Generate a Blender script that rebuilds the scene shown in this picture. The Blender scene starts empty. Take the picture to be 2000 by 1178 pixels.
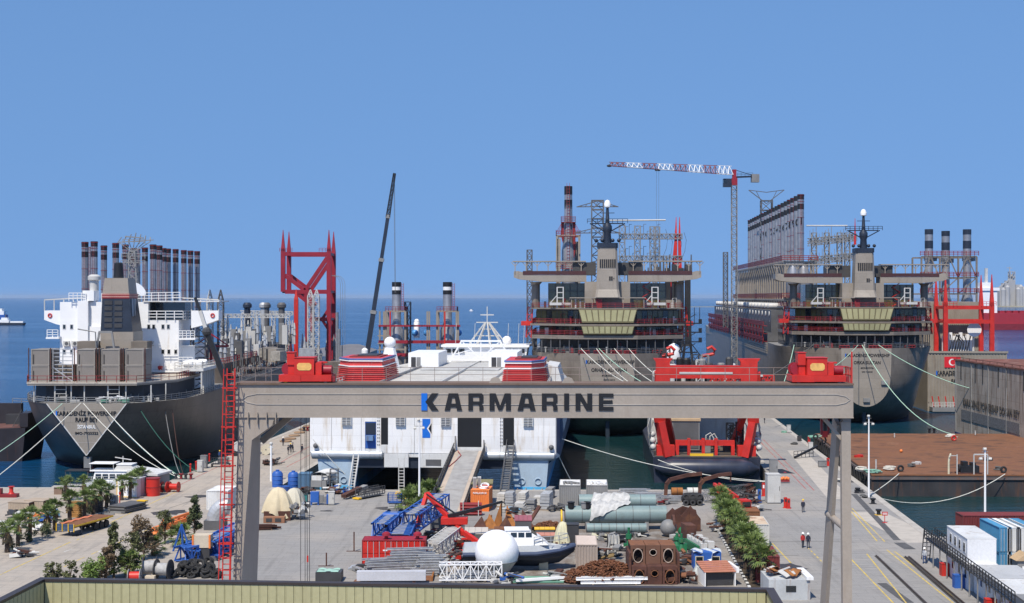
import bpy,math,random
from mathutils import Vector,Matrix
R=math.radians
random.seed(11)
scene=bpy.context.scene
col=scene.collection
# ---- camera, sky, sun, exposure
FPX,CX,HY,CH=2600.0,1000.0,580.0,30.0
cam=bpy.data.objects.new('camera',bpy.data.cameras.new('camera'))
col.objects.link(cam)
cam.location=(0,0,CH)
cam.rotation_euler=(R(90),0,0)
cam.data.sensor_width=36.0
cam.data.lens=36.0*FPX/2000.0
cam.data.shift_y=-9.0/2000.0
cam.data.clip_start=0.5
cam.data.clip_end=60000
scene.camera=cam
SUN_EL,SUN_AZ=57.0,203.0
SKY_TINT=(1.02,.935,.95,1)
world=bpy.data.worlds.new('World')
scene.world=world
world.use_nodes=True
_wn,_wl=world.node_tree.nodes,world.node_tree.links
_bg=_wn['Background']
_sky=_wn.new('ShaderNodeTexSky')
_sky.sky_type='NISHITA'
_sky.sun_disc=False
_sky.sun_elevation=R(SUN_EL)
_sky.sun_rotation=R(SUN_AZ)
_sky.altitude=0
_sky.air_density=1.0
_sky.dust_density=0.15
_sky.ozone_density=2.0
_hs=_wn.new('ShaderNodeHueSaturation')
_hs.inputs['Hue'].default_value=0.5
_hs.inputs['Saturation'].default_value=1.21
_hs.inputs['Value'].default_value=1.0
_tc=_wn.new('ShaderNodeTexCoord')
_va=_wn.new('ShaderNodeVectorMath')
_va.operation='MULTIPLY_ADD'
_va.inputs[1].default_value=(1,1,.26)
_va.inputs[2].default_value=(0,0,.30)
_vn=_wn.new('ShaderNodeVectorMath')
_vn.operation='NORMALIZE'
_wl.new(_tc.outputs['Generated'],_va.inputs[0])
_wl.new(_va.outputs[0],_vn.inputs[0])
_wl.new(_vn.outputs[0],_sky.inputs['Vector'])
_wl.new(_sky.outputs[0],_hs.inputs['Color'])
_ti=_wn.new('ShaderNodeMix')
_ti.data_type='RGBA'
_ti.blend_type='MULTIPLY'
_ti.inputs['Factor'].default_value=1.0
_ti.inputs[7].default_value=SKY_TINT
_wl.new(_hs.outputs[0],_ti.inputs[6])
_wl.new(_ti.outputs[2],_bg.inputs['Color'])
_bg.inputs['Strength'].default_value=0.142
sun=bpy.data.objects.new('sun',bpy.data.lights.new('sun','SUN'))
col.objects.link(sun)
sun.data.energy=4.6
sun.data.angle=R(0.5)
sun.data.color=(1.0,0.915,0.78)
_sd=Vector((math.sin(R(SUN_AZ))*math.cos(R(SUN_EL)),math.cos(R(SUN_AZ))*math.cos(R(SUN_EL)),math.sin(R(SUN_EL))))
sun.rotation_euler=_sd.to_track_quat('Z','Y').to_euler()
sun.location=(-60,-60,120)
vs=scene.view_settings
vs.view_transform='Standard'
vs.look='None'
vs.exposure=0.22
vs.gamma=1.0
vs.use_curve_mapping=False
scene.cycles.use_denoising=True
scene.cycles.max_bounces=6
scene.cycles.diffuse_bounces=3
scene.cycles.glossy_bounces=3
scene.cycles.transmission_bounces=4
scene.cycles.volume_bounces=0
scene.cycles.caustics_reflective=False
scene.cycles.caustics_refractive=False
# ---- helpers
def W(px,py,d):
 return Vector(((px-CX)*d/FPX,d,CH-(py-HY)*d/FPX))
def G(px,py,z=0.0):
 d=FPX*(CH-z)/(py-HY)
 return Vector(((px-CX)*d/FPX,d,z))
def lin(r,g,b,k=1.0):
 def f(c):
  c=c/255.0
  return (c/12.92 if c<=.04045 else ((c+.055)/1.055)**2.4)*k
 return (f(r),f(g),f(b))
class MB:
 def __init__(s):
  s.v,s.f=[],[]
 def add(s,vs,fs):
  o=len(s.v)
  s.v+=[tuple(v)for v in vs]
  s.f+=[tuple(i+o for i in f)for f in fs]
  return s
 def box(s,x0,x1,y0,y1,z0,z1):
  return s.add([(x0,y0,z0),(x1,y0,z0),(x1,y1,z0),(x0,y1,z0),(x0,y0,z1),(x1,y0,z1),(x1,y1,z1),(x0,y1,z1)],[(0,3,2,1),(4,5,6,7),(0,1,5,4),(1,2,6,5),(2,3,7,6),(3,0,4,7)])
 def cbox(s,c,sz,rz=0.0,rx=0.0,ry=0.0):
  m=Matrix.Rotation(rz,3,'Z')@Matrix.Rotation(ry,3,'Y')@Matrix.Rotation(rx,3,'X')
  c=Vector(c)
  a,b,d=sz[0]/2,sz[1]/2,sz[2]/2
  vs=[c+m@Vector(p)for p in ((-a,-b,-d),(a,-b,-d),(a,b,-d),(-a,b,-d),(-a,-b,d),(a,-b,d),(a,b,d),(-a,b,d))]
  return s.add(vs,[(0,3,2,1),(4,5,6,7),(0,1,5,4),(1,2,6,5),(2,3,7,6),(3,0,4,7)])
 def _frame(s,p,q):
  p,q=Vector(p),Vector(q)
  d=q-p
  if d.length<1e-6:
   d=Vector((0,0,1e-3))
  d.normalize()
  u=d.cross(Vector((0,0,1)))
  if u.length<1e-3:
   u=Vector((1,0,0))
  u.normalize()
  return p,q,d,u,u.cross(d)
 def bar(s,p,q,w,h=None,w2=None,h2=None):
  h=w if h is None else h
  w2=w if w2 is None else w2
  h2=h if h2 is None else h2
  p,q,d,u,n=s._frame(p,q)
  vs=[p+u*a*w/2+n*b*h/2 for a,b in ((-1,-1),(1,-1),(1,1),(-1,1))]+[q+u*a*w2/2+n*b*h2/2 for a,b in ((-1,-1),(1,-1),(1,1),(-1,1))]
  return s.add(vs,[(0,1,5,4),(1,2,6,5),(2,3,7,6),(3,0,4,7),(3,2,1,0),(4,5,6,7)])
 def tube(s,p,q,r,r2=None,n=8,cap=True):
  r2=r if r2 is None else r2
  p,q,d,u,w=s._frame(p,q)
  vs=[]
  for c,rr in ((p,r),(q,r2)):
   for i in range(n):
    a=2*math.pi*i/n
    vs.append(c+u*math.cos(a)*rr+w*math.sin(a)*rr)
  fs=[(i,(i+1)%n,n+(i+1)%n,n+i)for i in range(n)]
  if cap:
   fs+=[tuple(range(n-1,-1,-1)),tuple(range(n,2*n))]
  return s.add(vs,fs)
 def path(s,pts,r,n=6):
  pts=[Vector(p)for p in pts]
  vs,fs=[],[]
  for k,p in enumerate(pts):
   d=pts[min(k+1,len(pts)-1)]-pts[max(k-1,0)]
   _,_,d,u,w=s._frame(p,p+d)
   for i in range(n):
    a=2*math.pi*i/n
    vs.append(p+u*math.cos(a)*r+w*math.sin(a)*r)
  for k in range(len(pts)-1):
   for i in range(n):
    fs.append((k*n+i,k*n+(i+1)%n,(k+1)*n+(i+1)%n,(k+1)*n+i))
  fs+=[tuple(range(n-1,-1,-1)),tuple(range((len(pts)-1)*n,len(pts)*n))]
  return s.add(vs,fs)
 def lathe(s,prof,c=(0,0,0),n=16,axis='z',arc=1.0):
  vs,fs=[],[]
  c=Vector(c)
  for r,h in prof:
   for i in range(n):
    a=2*math.pi*i/n
    p=(r*math.cos(a),r*math.sin(a),h)
    if axis=='y':
     p=(p[0],p[2],p[1])
    elif axis=='x':
     p=(p[2],p[0],p[1])
    vs.append(c+Vector(p))
  for k in range(len(prof)-1):
   for i in range(n):
    fs.append((k*n+i,k*n+(i+1)%n,(k+1)*n+(i+1)%n,(k+1)*n+i))
  fs+=[tuple(range(n-1,-1,-1)),tuple(range((len(prof)-1)*n,len(prof)*n))]
  return s.add(vs,fs)
 def prism(s,poly,axis,a,b):
  n=len(poly)
  def P(u,v,t):
   return (u,t,v)if axis=='y' else ((t,u,v)if axis=='x' else (u,v,t))
  vs=[P(u,v,a)for u,v in poly]+[P(u,v,b)for u,v in poly]
  fs=[(i,(i+1)%n,n+(i+1)%n,n+i)for i in range(n)]+[tuple(range(n-1,-1,-1)),tuple(range(n,2*n))]
  return s.add(vs,fs)
 def loft(s,rings,closed=True,cap=True):
  n=len(rings[0])
  vs,fs=[p for r in rings for p in r],[]
  m=n if closed else n-1
  for k in range(len(rings)-1):
   for i in range(m):
    fs.append((k*n+i,k*n+(i+1)%n,(k+1)*n+(i+1)%n,(k+1)*n+i))
  if cap:
   fs+=[tuple(range(n-1,-1,-1)),tuple(range((len(rings)-1)*n,len(rings)*n))]
  return s.add(vs,fs)
 def ball(s,c,r,n=12,m=8,sx=1,sy=1,sz=1,lo=-90):
  prof=[]
  for k in range(m+1):
   t=R(lo)+(R(90)-R(lo))*k/m
   prof.append((max(r*math.cos(t),.001),r*math.sin(t)))
  t=MB().lathe(prof,n=n)
  return s.add([(c[0]+x*sx,c[1]+y*sy,c[2]+z*sz)for x,y,z in t.v],t.f)
 def torus(s,c,r,t,axis='z',n=14,m=6,rz=0.0,tilt=0.0):
  mm=Matrix.Rotation(rz,3,'Z')@Matrix.Rotation(tilt,3,'X')
  vs,fs=[],[]
  c=Vector(c)
  for i in range(n):
   a=2*math.pi*i/n
   for j in range(m):
    b=2*math.pi*j/m
    rr=r+t*math.cos(b)
    p=(rr*math.cos(a),rr*math.sin(a),t*math.sin(b))
    if axis=='y':
     p=(p[0],p[2],p[1])
    elif axis=='x':
     p=(p[2],p[0],p[1])
    vs.append(c+mm@Vector(p))
  for i in range(n):
   for j in range(m):
    fs.append((i*m+j,((i+1)%n)*m+j,((i+1)%n)*m+(j+1)%m,i*m+(j+1)%m))
  return s.add(vs,fs)
 def truss(s,p,q,w,h=None,n=8,r=.08,rd=None,w2=None,h2=None,zig=False):
  """four-chord lattice beam or tower from p to q"""
  h=w if h is None else h
  w2=w if w2 is None else w2
  h2=h if h2 is None else h2
  rd=r*.65 if rd is None else rd
  p,q,d,u,v=s._frame(p,q)
  def pt(t,a,b):
   ww,hh=w+(w2-w)*t,h+(h2-h)*t
   return p.lerp(q,t)+u*a*ww/2+v*b*hh/2
  cs=((-1,-1),(1,-1),(1,1),(-1,1))
  for a,b in cs:
   s.stick(pt(0,a,b),pt(1,a,b),r)
  for k in range(n):
   t0,t1=k/n,(k+1)/n
   for i in range(4):
    a,b=cs[i],cs[(i+1)%4]
    if (k+i)%2:
     a,b=b,a
    s.stick(pt(t0,*a),pt(t1,*b),rd)
    if zig:
     s.stick(pt(t0,*b),pt(t1,*a),rd)
    else :
     s.stick(pt(t1,*a),pt(t1,*b),rd)
  return s
 def stick(s,p,q,r):
  p,q,d,u,n=s._frame(p,q)
  vs=[c+u*a*r+n*b*r for c in (p,q)for a,b in ((-1,-1),(1,-1),(1,1),(-1,1))]
  return s.add(vs,[(0,1,5,4),(1,2,6,5),(2,3,7,6),(3,0,4,7)])
 def rail(s,pts,h=1.1,gap=2.0,r=.04,rails=2,closed=False):
  pts=[Vector(p)for p in pts]
  if closed:
   pts.append(pts[0])
  for a,b in zip(pts,pts[1:]):
   L=(b-a).length
   n=max(1,int(L/gap))
   for k in range(n+1):
    c=a.lerp(b,k/n)
    s.stick(c,c+Vector((0,0,h)),r)
   for k in range(rails):
    z=Vector((0,0,h*(k+1)/rails))
    s.stick(a+z,b+z,r)
  return s
 def ladder(s,p,q,w=.5,side=(1,0,0),step=.4,r=.03):
  p,q,sd=Vector(p),Vector(q),Vector(side).normalized()*w/2
  s.stick(p-sd,q-sd,r)
  s.stick(p+sd,q+sd,r)
  n=max(1,int((q-p).length/step))
  for k in range(1,n):
   c=p.lerp(q,k/n)
   s.stick(c-sd,c+sd,r*.8)
  return s
 def build(s,name,mat,parent=None,smooth=False,loc=None):
  me=bpy.data.meshes.new(name)
  me.from_pydata(s.v,[],s.f)
  me.materials.append(mat)
  if smooth:
   for p in me.polygons:
    p.use_smooth=True
   try:
    me.set_sharp_from_angle(angle=R(38))
   except Exception:
    pass
  o=bpy.data.objects.new(name,me)
  col.objects.link(o)
  if parent is not None:
   o.parent=parent
  if loc is not None:
   o.location=loc
  return o
def thing(name,label,cat,loc=(0,0,0),rz=0.0,group=None):
 o=bpy.data.objects.new(name,None)
 o.empty_display_size=.5
 col.objects.link(o)
 o.location=loc
 o.rotation_euler=(0,0,rz)
 return tag(o,label,cat,group)
def tag(o,label,cat,group=None):
 o['label']=label
 o['category']=cat
 if group:
  o['group']=group
 return o
def struct(o,kind='structure'):
 o['kind']=kind
 return o
_kids={}
def dup(root,loc,rz=None,label=None,group=None,sc=None):
 r=root.copy()
 col.objects.link(r)
 r.location=loc
 if rz is not None:
  r.rotation_euler=(0,0,rz)
 if sc is not None:
  r.scale=(sc,sc,sc)
 if label:
  r['label']=label
 if group:
  r['group']=group
 if root.name not in _kids:
  _kids[root.name]=[(c,list(c.children))for c in root.children]
 for ch,gs in _kids[root.name]:
  c=ch.copy()
  col.objects.link(c)
  c.parent=r
  for g in gs:
   d=g.copy()
   col.objects.link(d)
   d.parent=c
 return r
ORD=['first','second','third','fourth','fifth','sixth','seventh','eighth','ninth','tenth','eleventh','twelfth','thirteenth','fourteenth','fifteenth','sixteenth']
# ---- materials
_mats={}
def mat(name,c,rough=.6,metal=0.0,var=.14,scale=.35,dirt=0.0,dirtc=(.12,.07,.04),streak=True,bump=0.0,bscale=6.0,spec=.4,fine=.05,plates=None):
 """painted or bare surface: large tone drift, fine mottle, vertical streaks of dirt or rust"""
 if name in _mats:
  return _mats[name]
 m=bpy.data.materials.new(name)
 m.use_nodes=True
 nt=m.node_tree
 N,L=nt.nodes,nt.links
 b=N['Principled BSDF']
 b.inputs['Roughness'].default_value=rough
 b.inputs['Metallic'].default_value=metal
 b.inputs['Specular IOR Level'].default_value=spec
 g=N.new('ShaderNodeNewGeometry')
 n1=N.new('ShaderNodeTexNoise')
 n1.inputs['Scale'].default_value=scale
 n1.inputs['Detail'].default_value=4
 L.new(g.outputs['Position'],n1.inputs['Vector'])
 n2=N.new('ShaderNodeTexNoise')
 n2.inputs['Scale'].default_value=scale*14
 n2.inputs['Detail'].default_value=2
 L.new(g.outputs['Position'],n2.inputs['Vector'])
 mr=N.new('ShaderNodeMapRange')
 mr.inputs['From Min'].default_value=.3
 mr.inputs['From Max'].default_value=.7
 mr.inputs['To Min'].default_value=1-var
 mr.inputs['To Max'].default_value=1+var
 L.new(n1.outputs['Fac'],mr.inputs['Value'])
 mr2=N.new('ShaderNodeMapRange')
 mr2.inputs['From Min'].default_value=.3
 mr2.inputs['From Max'].default_value=.7
 mr2.inputs['To Min'].default_value=1-fine
 mr2.inputs['To Max'].default_value=1+fine
 L.new(n2.outputs['Fac'],mr2.inputs['Value'])
 mu=N.new('ShaderNodeMath')
 mu.operation='MULTIPLY'
 L.new(mr.outputs[0],mu.inputs[0])
 L.new(mr2.outputs[0],mu.inputs[1])
 vm=N.new('ShaderNodeVectorMath')
 vm.operation='SCALE'
 vm.inputs[0].default_value=c[:3]
 L.new(mu.outputs[0],vm.inputs['Scale'])
 out=vm.outputs[0]
 if dirt>0:
  mp=N.new('ShaderNodeMapping')
  mp.inputs['Scale'].default_value=(1.1,1.1,.12)if streak else (.6,.6,.6)
  L.new(g.outputs['Position'],mp.inputs['Vector'])
  n3=N.new('ShaderNodeTexNoise')
  n3.inputs['Scale'].default_value=1.0
  n3.inputs['Detail'].default_value=6
  n3.inputs['Roughness'].default_value=.65
  L.new(mp.outputs[0],n3.inputs['Vector'])
  m3=N.new('ShaderNodeMapRange')
  m3.inputs['From Min'].default_value=.66-dirt*.3
  m3.inputs['From Max'].default_value=.78-dirt*.25
  m3.inputs['To Max'].default_value=min(1.0,.45+dirt*.6)
  L.new(n3.outputs['Fac'],m3.inputs['Value'])
  mx=N.new('ShaderNodeMix')
  mx.data_type='RGBA'
  L.new(m3.outputs[0],mx.inputs['Factor'])
  L.new(out,mx.inputs[6])
  mx.inputs[7].default_value=(*dirtc,1)
  out=mx.outputs[2]
 if plates:
  sp=N.new('ShaderNodeSeparateXYZ')
  L.new(g.outputs['Position'],sp.inputs[0])
  ad=N.new('ShaderNodeMath')
  L.new(sp.outputs['X'],ad.inputs[0])
  L.new(sp.outputs['Y'],ad.inputs[1])
  cx=N.new('ShaderNodeCombineXYZ')
  L.new(ad.outputs[0],cx.inputs['X'])
  L.new(sp.outputs['Z'],cx.inputs['Y'])
  bk=N.new('ShaderNodeTexBrick')
  bk.inputs['Scale'].default_value=1.0
  bk.inputs['Brick Width'].default_value=plates[0]
  bk.inputs['Row Height'].default_value=plates[1]
  bk.inputs['Mortar Size'].default_value=.05
  bk.inputs['Mortar Smooth'].default_value=.3
  bk.inputs['Color1'].default_value=(1,1,1,1)
  bk.inputs['Color2'].default_value=(.9,.9,.9,1)
  bk.inputs['Mortar'].default_value=(plates[2],)*3+(1,)
  L.new(cx.outputs[0],bk.inputs['Vector'])
  pm=N.new('ShaderNodeMix')
  pm.data_type='RGBA'
  pm.blend_type='MULTIPLY'
  pm.inputs['Factor'].default_value=1.0
  L.new(out,pm.inputs[6])
  L.new(bk.outputs['Color'],pm.inputs[7])
  out=pm.outputs[2]
 L.new(out,b.inputs['Base Color'])
 if bump>0:
  n4=N.new('ShaderNodeTexNoise')
  n4.inputs['Scale'].default_value=bscale
  n4.inputs['Detail'].default_value=3
  L.new(g.outputs['Position'],n4.inputs['Vector'])
  bp=N.new('ShaderNodeBump')
  bp.inputs['Strength'].default_value=bump
  bp.inputs['Distance'].default_value=.1
  L.new(n4.outputs['Fac'],bp.inputs['Height'])
  L.new(bp.outputs[0],b.inputs['Normal'])
 _mats[name]=m
 return m
RUST=(.16,.06,.025)
BEIGE=mat('gantry_beige_paint',(.33,.285,.24),.5,var=.08,dirt=.3,dirtc=(.285,.235,.19))
SHIPTAN=mat('ship_tan_paint',(.30,.265,.225),.5,var=.08,dirt=.25,dirtc=(.2,.16,.13),plates=(7.0,2.4,.82))
SHIPGREY=mat('ship_grey_paint',(.20,.172,.145),.42,var=.16,dirt=.35,dirtc=(.11,.085,.07),plates=(9.0,2.6,.72))
SHIPDARK=mat('ship_dark_paint',(.06,.057,.055),.5,var=.2,dirt=.2,dirtc=(.1,.08,.06))
BOOT=mat('boot_topping',(.02,.03,.045),.4,var=.25)
WHITE=mat('white_paint',(.80,.805,.81),.4,var=.03,dirt=.16,dirtc=(.60,.53,.45),fine=.012)
WHITEDIRTY=mat('weathered_white_paint',(.62,.625,.62),.5,var=.1,dirt=.4,dirtc=(.38,.32,.26))
OFFWHITE=mat('off_white_steel',(.50,.495,.475),.5,var=.1,dirt=.2,dirtc=(.35,.3,.25))
BLACK=mat('black_paint',(.018,.018,.02),.45,var=.2)
NAVY=mat('navy_paint',(.022,.03,.048),.4,var=.2)
CHAR=mat('charcoal_steel',(.045,.045,.048),.5,var=.25)
RED=mat('red_paint',(.52,.028,.02),.45,var=.14,scale=.8,dirt=.3,dirtc=(.26,.045,.035))
MAROON=mat('maroon_paint',(.27,.018,.032),.45,var=.12,dirt=.12,dirtc=(.16,.03,.03))
DKRED=mat('dark_red_rail_paint',(.22,.022,.026),.5,var=.15)
RUSTY=mat('rusted_steel',(.20,.085,.04),.85,var=.35,scale=.6,dirt=.5,dirtc=(.08,.04,.03),streak=False,bump=.4)
DARKRUST=mat('dark_rusted_steel',(.085,.036,.027),.85,var=.35,scale=.7,dirt=.4,dirtc=(.16,.07,.035),streak=False,bump=.3)
SILVER=mat('stack_aluminium',(.36,.36,.375),.42,.6,var=.15,scale=.8)
GALV=mat('galvanised_steel',(.46,.47,.48),.45,.4,var=.18,scale=1.0)
GREYMID=mat('mid_grey_steel',(.22,.22,.22),.55,var=.15)
GREYDK=mat('dark_grey_steel',(.10,.10,.105),.55,var=.2)
BLUE=mat('blue_paint',(.028,.105,.38),.5,var=.18,dirt=.2,dirtc=(.08,.12,.22))
LBLUE=mat('light_blue_paint',(.13,.38,.62),.5,var=.15,dirt=.3,dirtc=(.3,.33,.33))
YELLOW=mat('yellow_paint',(.75,.46,.03),.5,var=.1)
ORANGE=mat('orange_paint',(.72,.20,.05),.5,var=.08,dirt=.12,dirtc=(.4,.12,.05))
GREEN=mat('green_paint',(.02,.15,.065),.5,var=.2,dirt=.25,dirtc=(.12,.10,.06))
GREYGREEN=mat('grey_green_paint',(.20,.27,.27),.38,var=.08,dirt=.25,dirtc=(.16,.18,.17))
TYRE=mat('tyre_rubber',(.02,.02,.021),.75,var=.3,scale=2)
def _glass(name,c,rough=.08):
 m=mat(name,c,rough,0,var=.25,scale=.4,fine=.15,spec=.8)
 return m
GLASS=_glass('dark_glass',(.012,.016,.02))
GLASSO=_glass('ochre_glass',(.10,.085,.03),.15)
# ---- sea, quay, piers
def sea_material():
 m=bpy.data.materials.new('sea_water')
 m.use_nodes=True
 N,L=m.node_tree.nodes,m.node_tree.links
 b=N['Principled BSDF']
 b.inputs['IOR'].default_value=1.33
 b.inputs['Roughness'].default_value=.12
 b.inputs['Specular IOR Level'].default_value=.32
 g=N.new('ShaderNodeNewGeometry')
 sx=N.new('ShaderNodeSeparateXYZ')
 L.new(g.outputs['Position'],sx.inputs[0])
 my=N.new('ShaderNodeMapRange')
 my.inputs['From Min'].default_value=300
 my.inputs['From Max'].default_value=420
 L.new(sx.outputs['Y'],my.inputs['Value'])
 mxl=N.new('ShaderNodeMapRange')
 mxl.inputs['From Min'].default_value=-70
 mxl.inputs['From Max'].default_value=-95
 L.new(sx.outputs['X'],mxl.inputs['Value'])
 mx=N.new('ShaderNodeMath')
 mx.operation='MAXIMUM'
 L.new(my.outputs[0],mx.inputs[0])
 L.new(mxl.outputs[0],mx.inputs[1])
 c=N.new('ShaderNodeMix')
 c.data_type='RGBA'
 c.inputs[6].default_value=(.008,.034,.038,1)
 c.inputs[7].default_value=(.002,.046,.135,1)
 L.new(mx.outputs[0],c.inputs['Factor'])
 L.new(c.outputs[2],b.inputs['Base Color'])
 mp=N.new('ShaderNodeMapping')
 mp.inputs['Scale'].default_value=(.0012,.011,1)
 L.new(g.outputs['Position'],mp.inputs['Vector'])
 ns=N.new('ShaderNodeTexNoise')
 ns.inputs['Scale'].default_value=1
 ns.inputs['Detail'].default_value=5
 L.new(mp.outputs[0],ns.inputs['Vector'])
 st=N.new('ShaderNodeMapRange')
 st.inputs['From Min'].default_value=.38
 st.inputs['From Max'].default_value=.62
 st.inputs['To Min'].default_value=.3
 st.inputs['To Max'].default_value=1.0
 L.new(ns.outputs['Fac'],st.inputs['Value'])
 calm=N.new('ShaderNodeMapRange')
 calm.inputs['To Min'].default_value=.35
 calm.inputs['To Max'].default_value=1.0
 L.new(mx.outputs[0],calm.inputs['Value'])
 ml=N.new('ShaderNodeMath')
 ml.operation='MULTIPLY'
 L.new(st.outputs[0],ml.inputs[0])
 L.new(calm.outputs[0],ml.inputs[1])
 w1=N.new('ShaderNodeTexNoise')
 w1.inputs['Scale'].default_value=1
 w1.inputs['Detail'].default_value=5
 w1.inputs['Roughness'].default_value=.6
 mp2=N.new('ShaderNodeMapping')
 mp2.inputs['Scale'].default_value=(.16,.55,1)
 L.new(g.outputs['Position'],mp2.inputs['Vector'])
 L.new(mp2.outputs[0],w1.inputs['Vector'])
 bp=N.new('ShaderNodeBump')
 bp.inputs['Distance'].default_value=2.2
 L.new(ml.outputs[0],bp.inputs['Strength'])
 L.new(w1.outputs['Fac'],bp.inputs['Height'])
 L.new(bp.outputs[0],b.inputs['Normal'])
 return m
mb=MB()
E=45000
mb.add([(-E,-200,-2),(E,-200,-2),(E,E,-2),(-E,E,-2)],[(0,1,2,3)])
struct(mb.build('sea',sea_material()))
def quay_material():
 m=bpy.data.materials.new('quay_concrete')
 m.use_nodes=True
 N,L=m.node_tree.nodes,m.node_tree.links
 b=N['Principled BSDF']
 b.inputs['Roughness'].default_value=.85
 g=N.new('ShaderNodeNewGeometry')
 def noise(sc,det,vec=None,rough=.55,dist=0.0):
  n=N.new('ShaderNodeTexNoise')
  n.inputs['Scale'].default_value=sc
  n.inputs['Detail'].default_value=det
  n.inputs['Roughness'].default_value=rough
  n.inputs['Distortion'].default_value=dist
  L.new(vec or g.outputs['Position'],n.inputs['Vector'])
  return n.outputs['Fac']
 def ramp(v,a,b_,lo=0.0,hi=1.0):
  r=N.new('ShaderNodeMapRange')
  r.inputs['From Min'].default_value=a
  r.inputs['From Max'].default_value=b_
  r.inputs['To Min'].default_value=lo
  r.inputs['To Max'].default_value=hi
  L.new(v,r.inputs['Value'])
  return r.outputs[0]
 def mix(f,a,b_):
  x=N.new('ShaderNodeMix')
  x.data_type='RGBA'
  L.new(f,x.inputs['Factor'])
  for i,s in ((6,a),(7,b_)):
   if isinstance(s,tuple):
    x.inputs[i].default_value=(*s,1)
   else :
    L.new(s,x.inputs[i])
  return x.outputs[2]
 sx=N.new('ShaderNodeSeparateXYZ')
 L.new(g.outputs['Position'],sx.inputs[0])
 warm=ramp(sx.outputs['X'],-30,-42)
 base=mix(warm,(.255,.248,.24),(.40,.345,.285))
 big=mix(ramp(noise(.045,5,dist=1.0),.42,.66,0,.7),base,(.35,.315,.275))
 worn=mix(ramp(noise(.16,6,rough=.7),.52,.72,0,.55),big,(.15,.145,.142))
 mp=N.new('ShaderNodeMapping')
 mp.inputs['Scale'].default_value=(.75,.045,1)
 mp.inputs['Rotation'].default_value=(0,0,R(14))
 L.new(g.outputs['Position'],mp.inputs['Vector'])
 tr=mix(ramp(noise(1.0,4,mp.outputs[0],dist=.6),.56,.70,0,.45),worn,(.13,.125,.12))
 fine=mix(ramp(noise(3.5,5,rough=.75),.45,.75,0,.35),tr,(.36,.34,.315))
 oil=mix(ramp(noise(.33,3,dist=1.5),.70,.76,0,.7),fine,(.06,.055,.05))
 mp2=N.new('ShaderNodeMapping')
 mp2.inputs['Scale'].default_value=(.22,1.5,1)
 mp2.inputs['Rotation'].default_value=(0,0,R(-7))
 L.new(g.outputs['Position'],mp2.inputs['Vector'])
 br=mix(ramp(noise(1.0,7,mp2.outputs[0],.72,.8),.50,.68,0,.5),oil,(.17,.16,.155))
 mp3=N.new('ShaderNodeMapping')
 mp3.inputs['Scale'].default_value=(.35,2.6,1)
 mp3.inputs['Rotation'].default_value=(0,0,R(5))
 L.new(g.outputs['Position'],mp3.inputs['Vector'])
 br=mix(ramp(noise(1.0,6,mp3.outputs[0],.7,.5),.56,.70,0,.5),br,(.40,.375,.34))
 bk=N.new('ShaderNodeTexBrick')
 bk.inputs['Scale'].default_value=.18
 bk.inputs['Mortar Size'].default_value=.006
 bk.inputs['Mortar Smooth'].default_value=.6
 L.new(g.outputs['Position'],bk.inputs['Vector'])
 br=mix(ramp(bk.outputs['Fac'],0,1,0,.45),br,(.10,.095,.09))
 def rng(o,a,b_,w=5):
  x=ramp(sx.outputs[o],a-w,a+w)
  y=ramp(sx.outputs[o],b_+w,b_-w)
  m_=N.new('ShaderNodeMath')
  m_.operation='MULTIPLY'
  L.new(x,m_.inputs[0])
  L.new(y,m_.inputs[1])
  return m_.outputs[0]
 m2=N.new('ShaderNodeMath')
 m2.operation='MULTIPLY'
 L.new(rng('X',-6,24),m2.inputs[0])
 L.new(rng('Y',136,180),m2.inputs[1])
 m3=N.new('ShaderNodeMath')
 m3.operation='MULTIPLY'
 L.new(m2.outputs[0],m3.inputs[0])
 L.new(ramp(noise(.5,6,rough=.7),.36,.6,0,.85),m3.inputs[1])
 br=mix(m3.outputs[0],br,(.115,.085,.065))
 L.new(br,b.inputs['Base Color'])
 bp=N.new('ShaderNodeBump')
 bp.inputs['Strength'].default_value=.15
 bp.inputs['Distance'].default_value=.05
 L.new(noise(9,4),bp.inputs['Height'])
 L.new(bp.outputs[0],b.inputs['Normal'])
 return m
QUAY=quay_material()
poly=[(-260,20),(260,20),(260,166.7),(52.7,166.7),(72.4,430),(63.7,430),(41.4,207),(-37,207),(-23.3,420),(-40.7,420),(-56.5,209.5),(-260,209.5)]
quay=struct(MB().prism(poly,'z',-6,0).build('quay',QUAY))
KERB=mat('quay_edge_concrete',(.40,.375,.34),.85,var=.12,scale=.5,dirt=.3,dirtc=(.26,.2,.15),streak=False)
STAINWALL=mat('wet_quay_wall',(.12,.115,.10),.8,var=.3,dirt=.5,dirtc=(.05,.05,.04))
edge=[(260,166.7),(52.7,166.7),(72.4,430)]
edge2=[(63.7,430),(41.4,207),(-37,207),(-23.3,420)]
edge3=[(-40.7,420),(-56.5,209.5),(-200,209.5)]
for ed in (edge,edge2,edge3):
 for a,b in zip(ed,ed[1:]):
  a,b=Vector((*a,0)),Vector((*b,0))
  d=(b-a)
  Ln=d.length
  d.normalize()
  n=Vector((-d.y,d.x,0))
  k,t=0,0.2
  while t+9<min(Ln,190):
   c=a+d*(t+4.4)+n*.48
   w=.82 if b.y<208 and a.y<211 else 1.05
   MB().cbox((c.x,c.y,.016),(8.8,w*1.0,.03+.004*(k%2)),math.atan2(d.y,d.x)).build('coping_slab',KERB,quay)
   t+=9.0
   k+=1
LINE=mat('yellow_road_line',(.55,.40,.08),.8,var=.25,scale=2.0,dirt=.55,dirtc=(.33,.30,.26),streak=False)
LINEW=mat('white_road_line',(.52,.52,.50),.8,var=.2,scale=2.0,dirt=.5,dirtc=(.33,.31,.28),streak=False)
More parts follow.
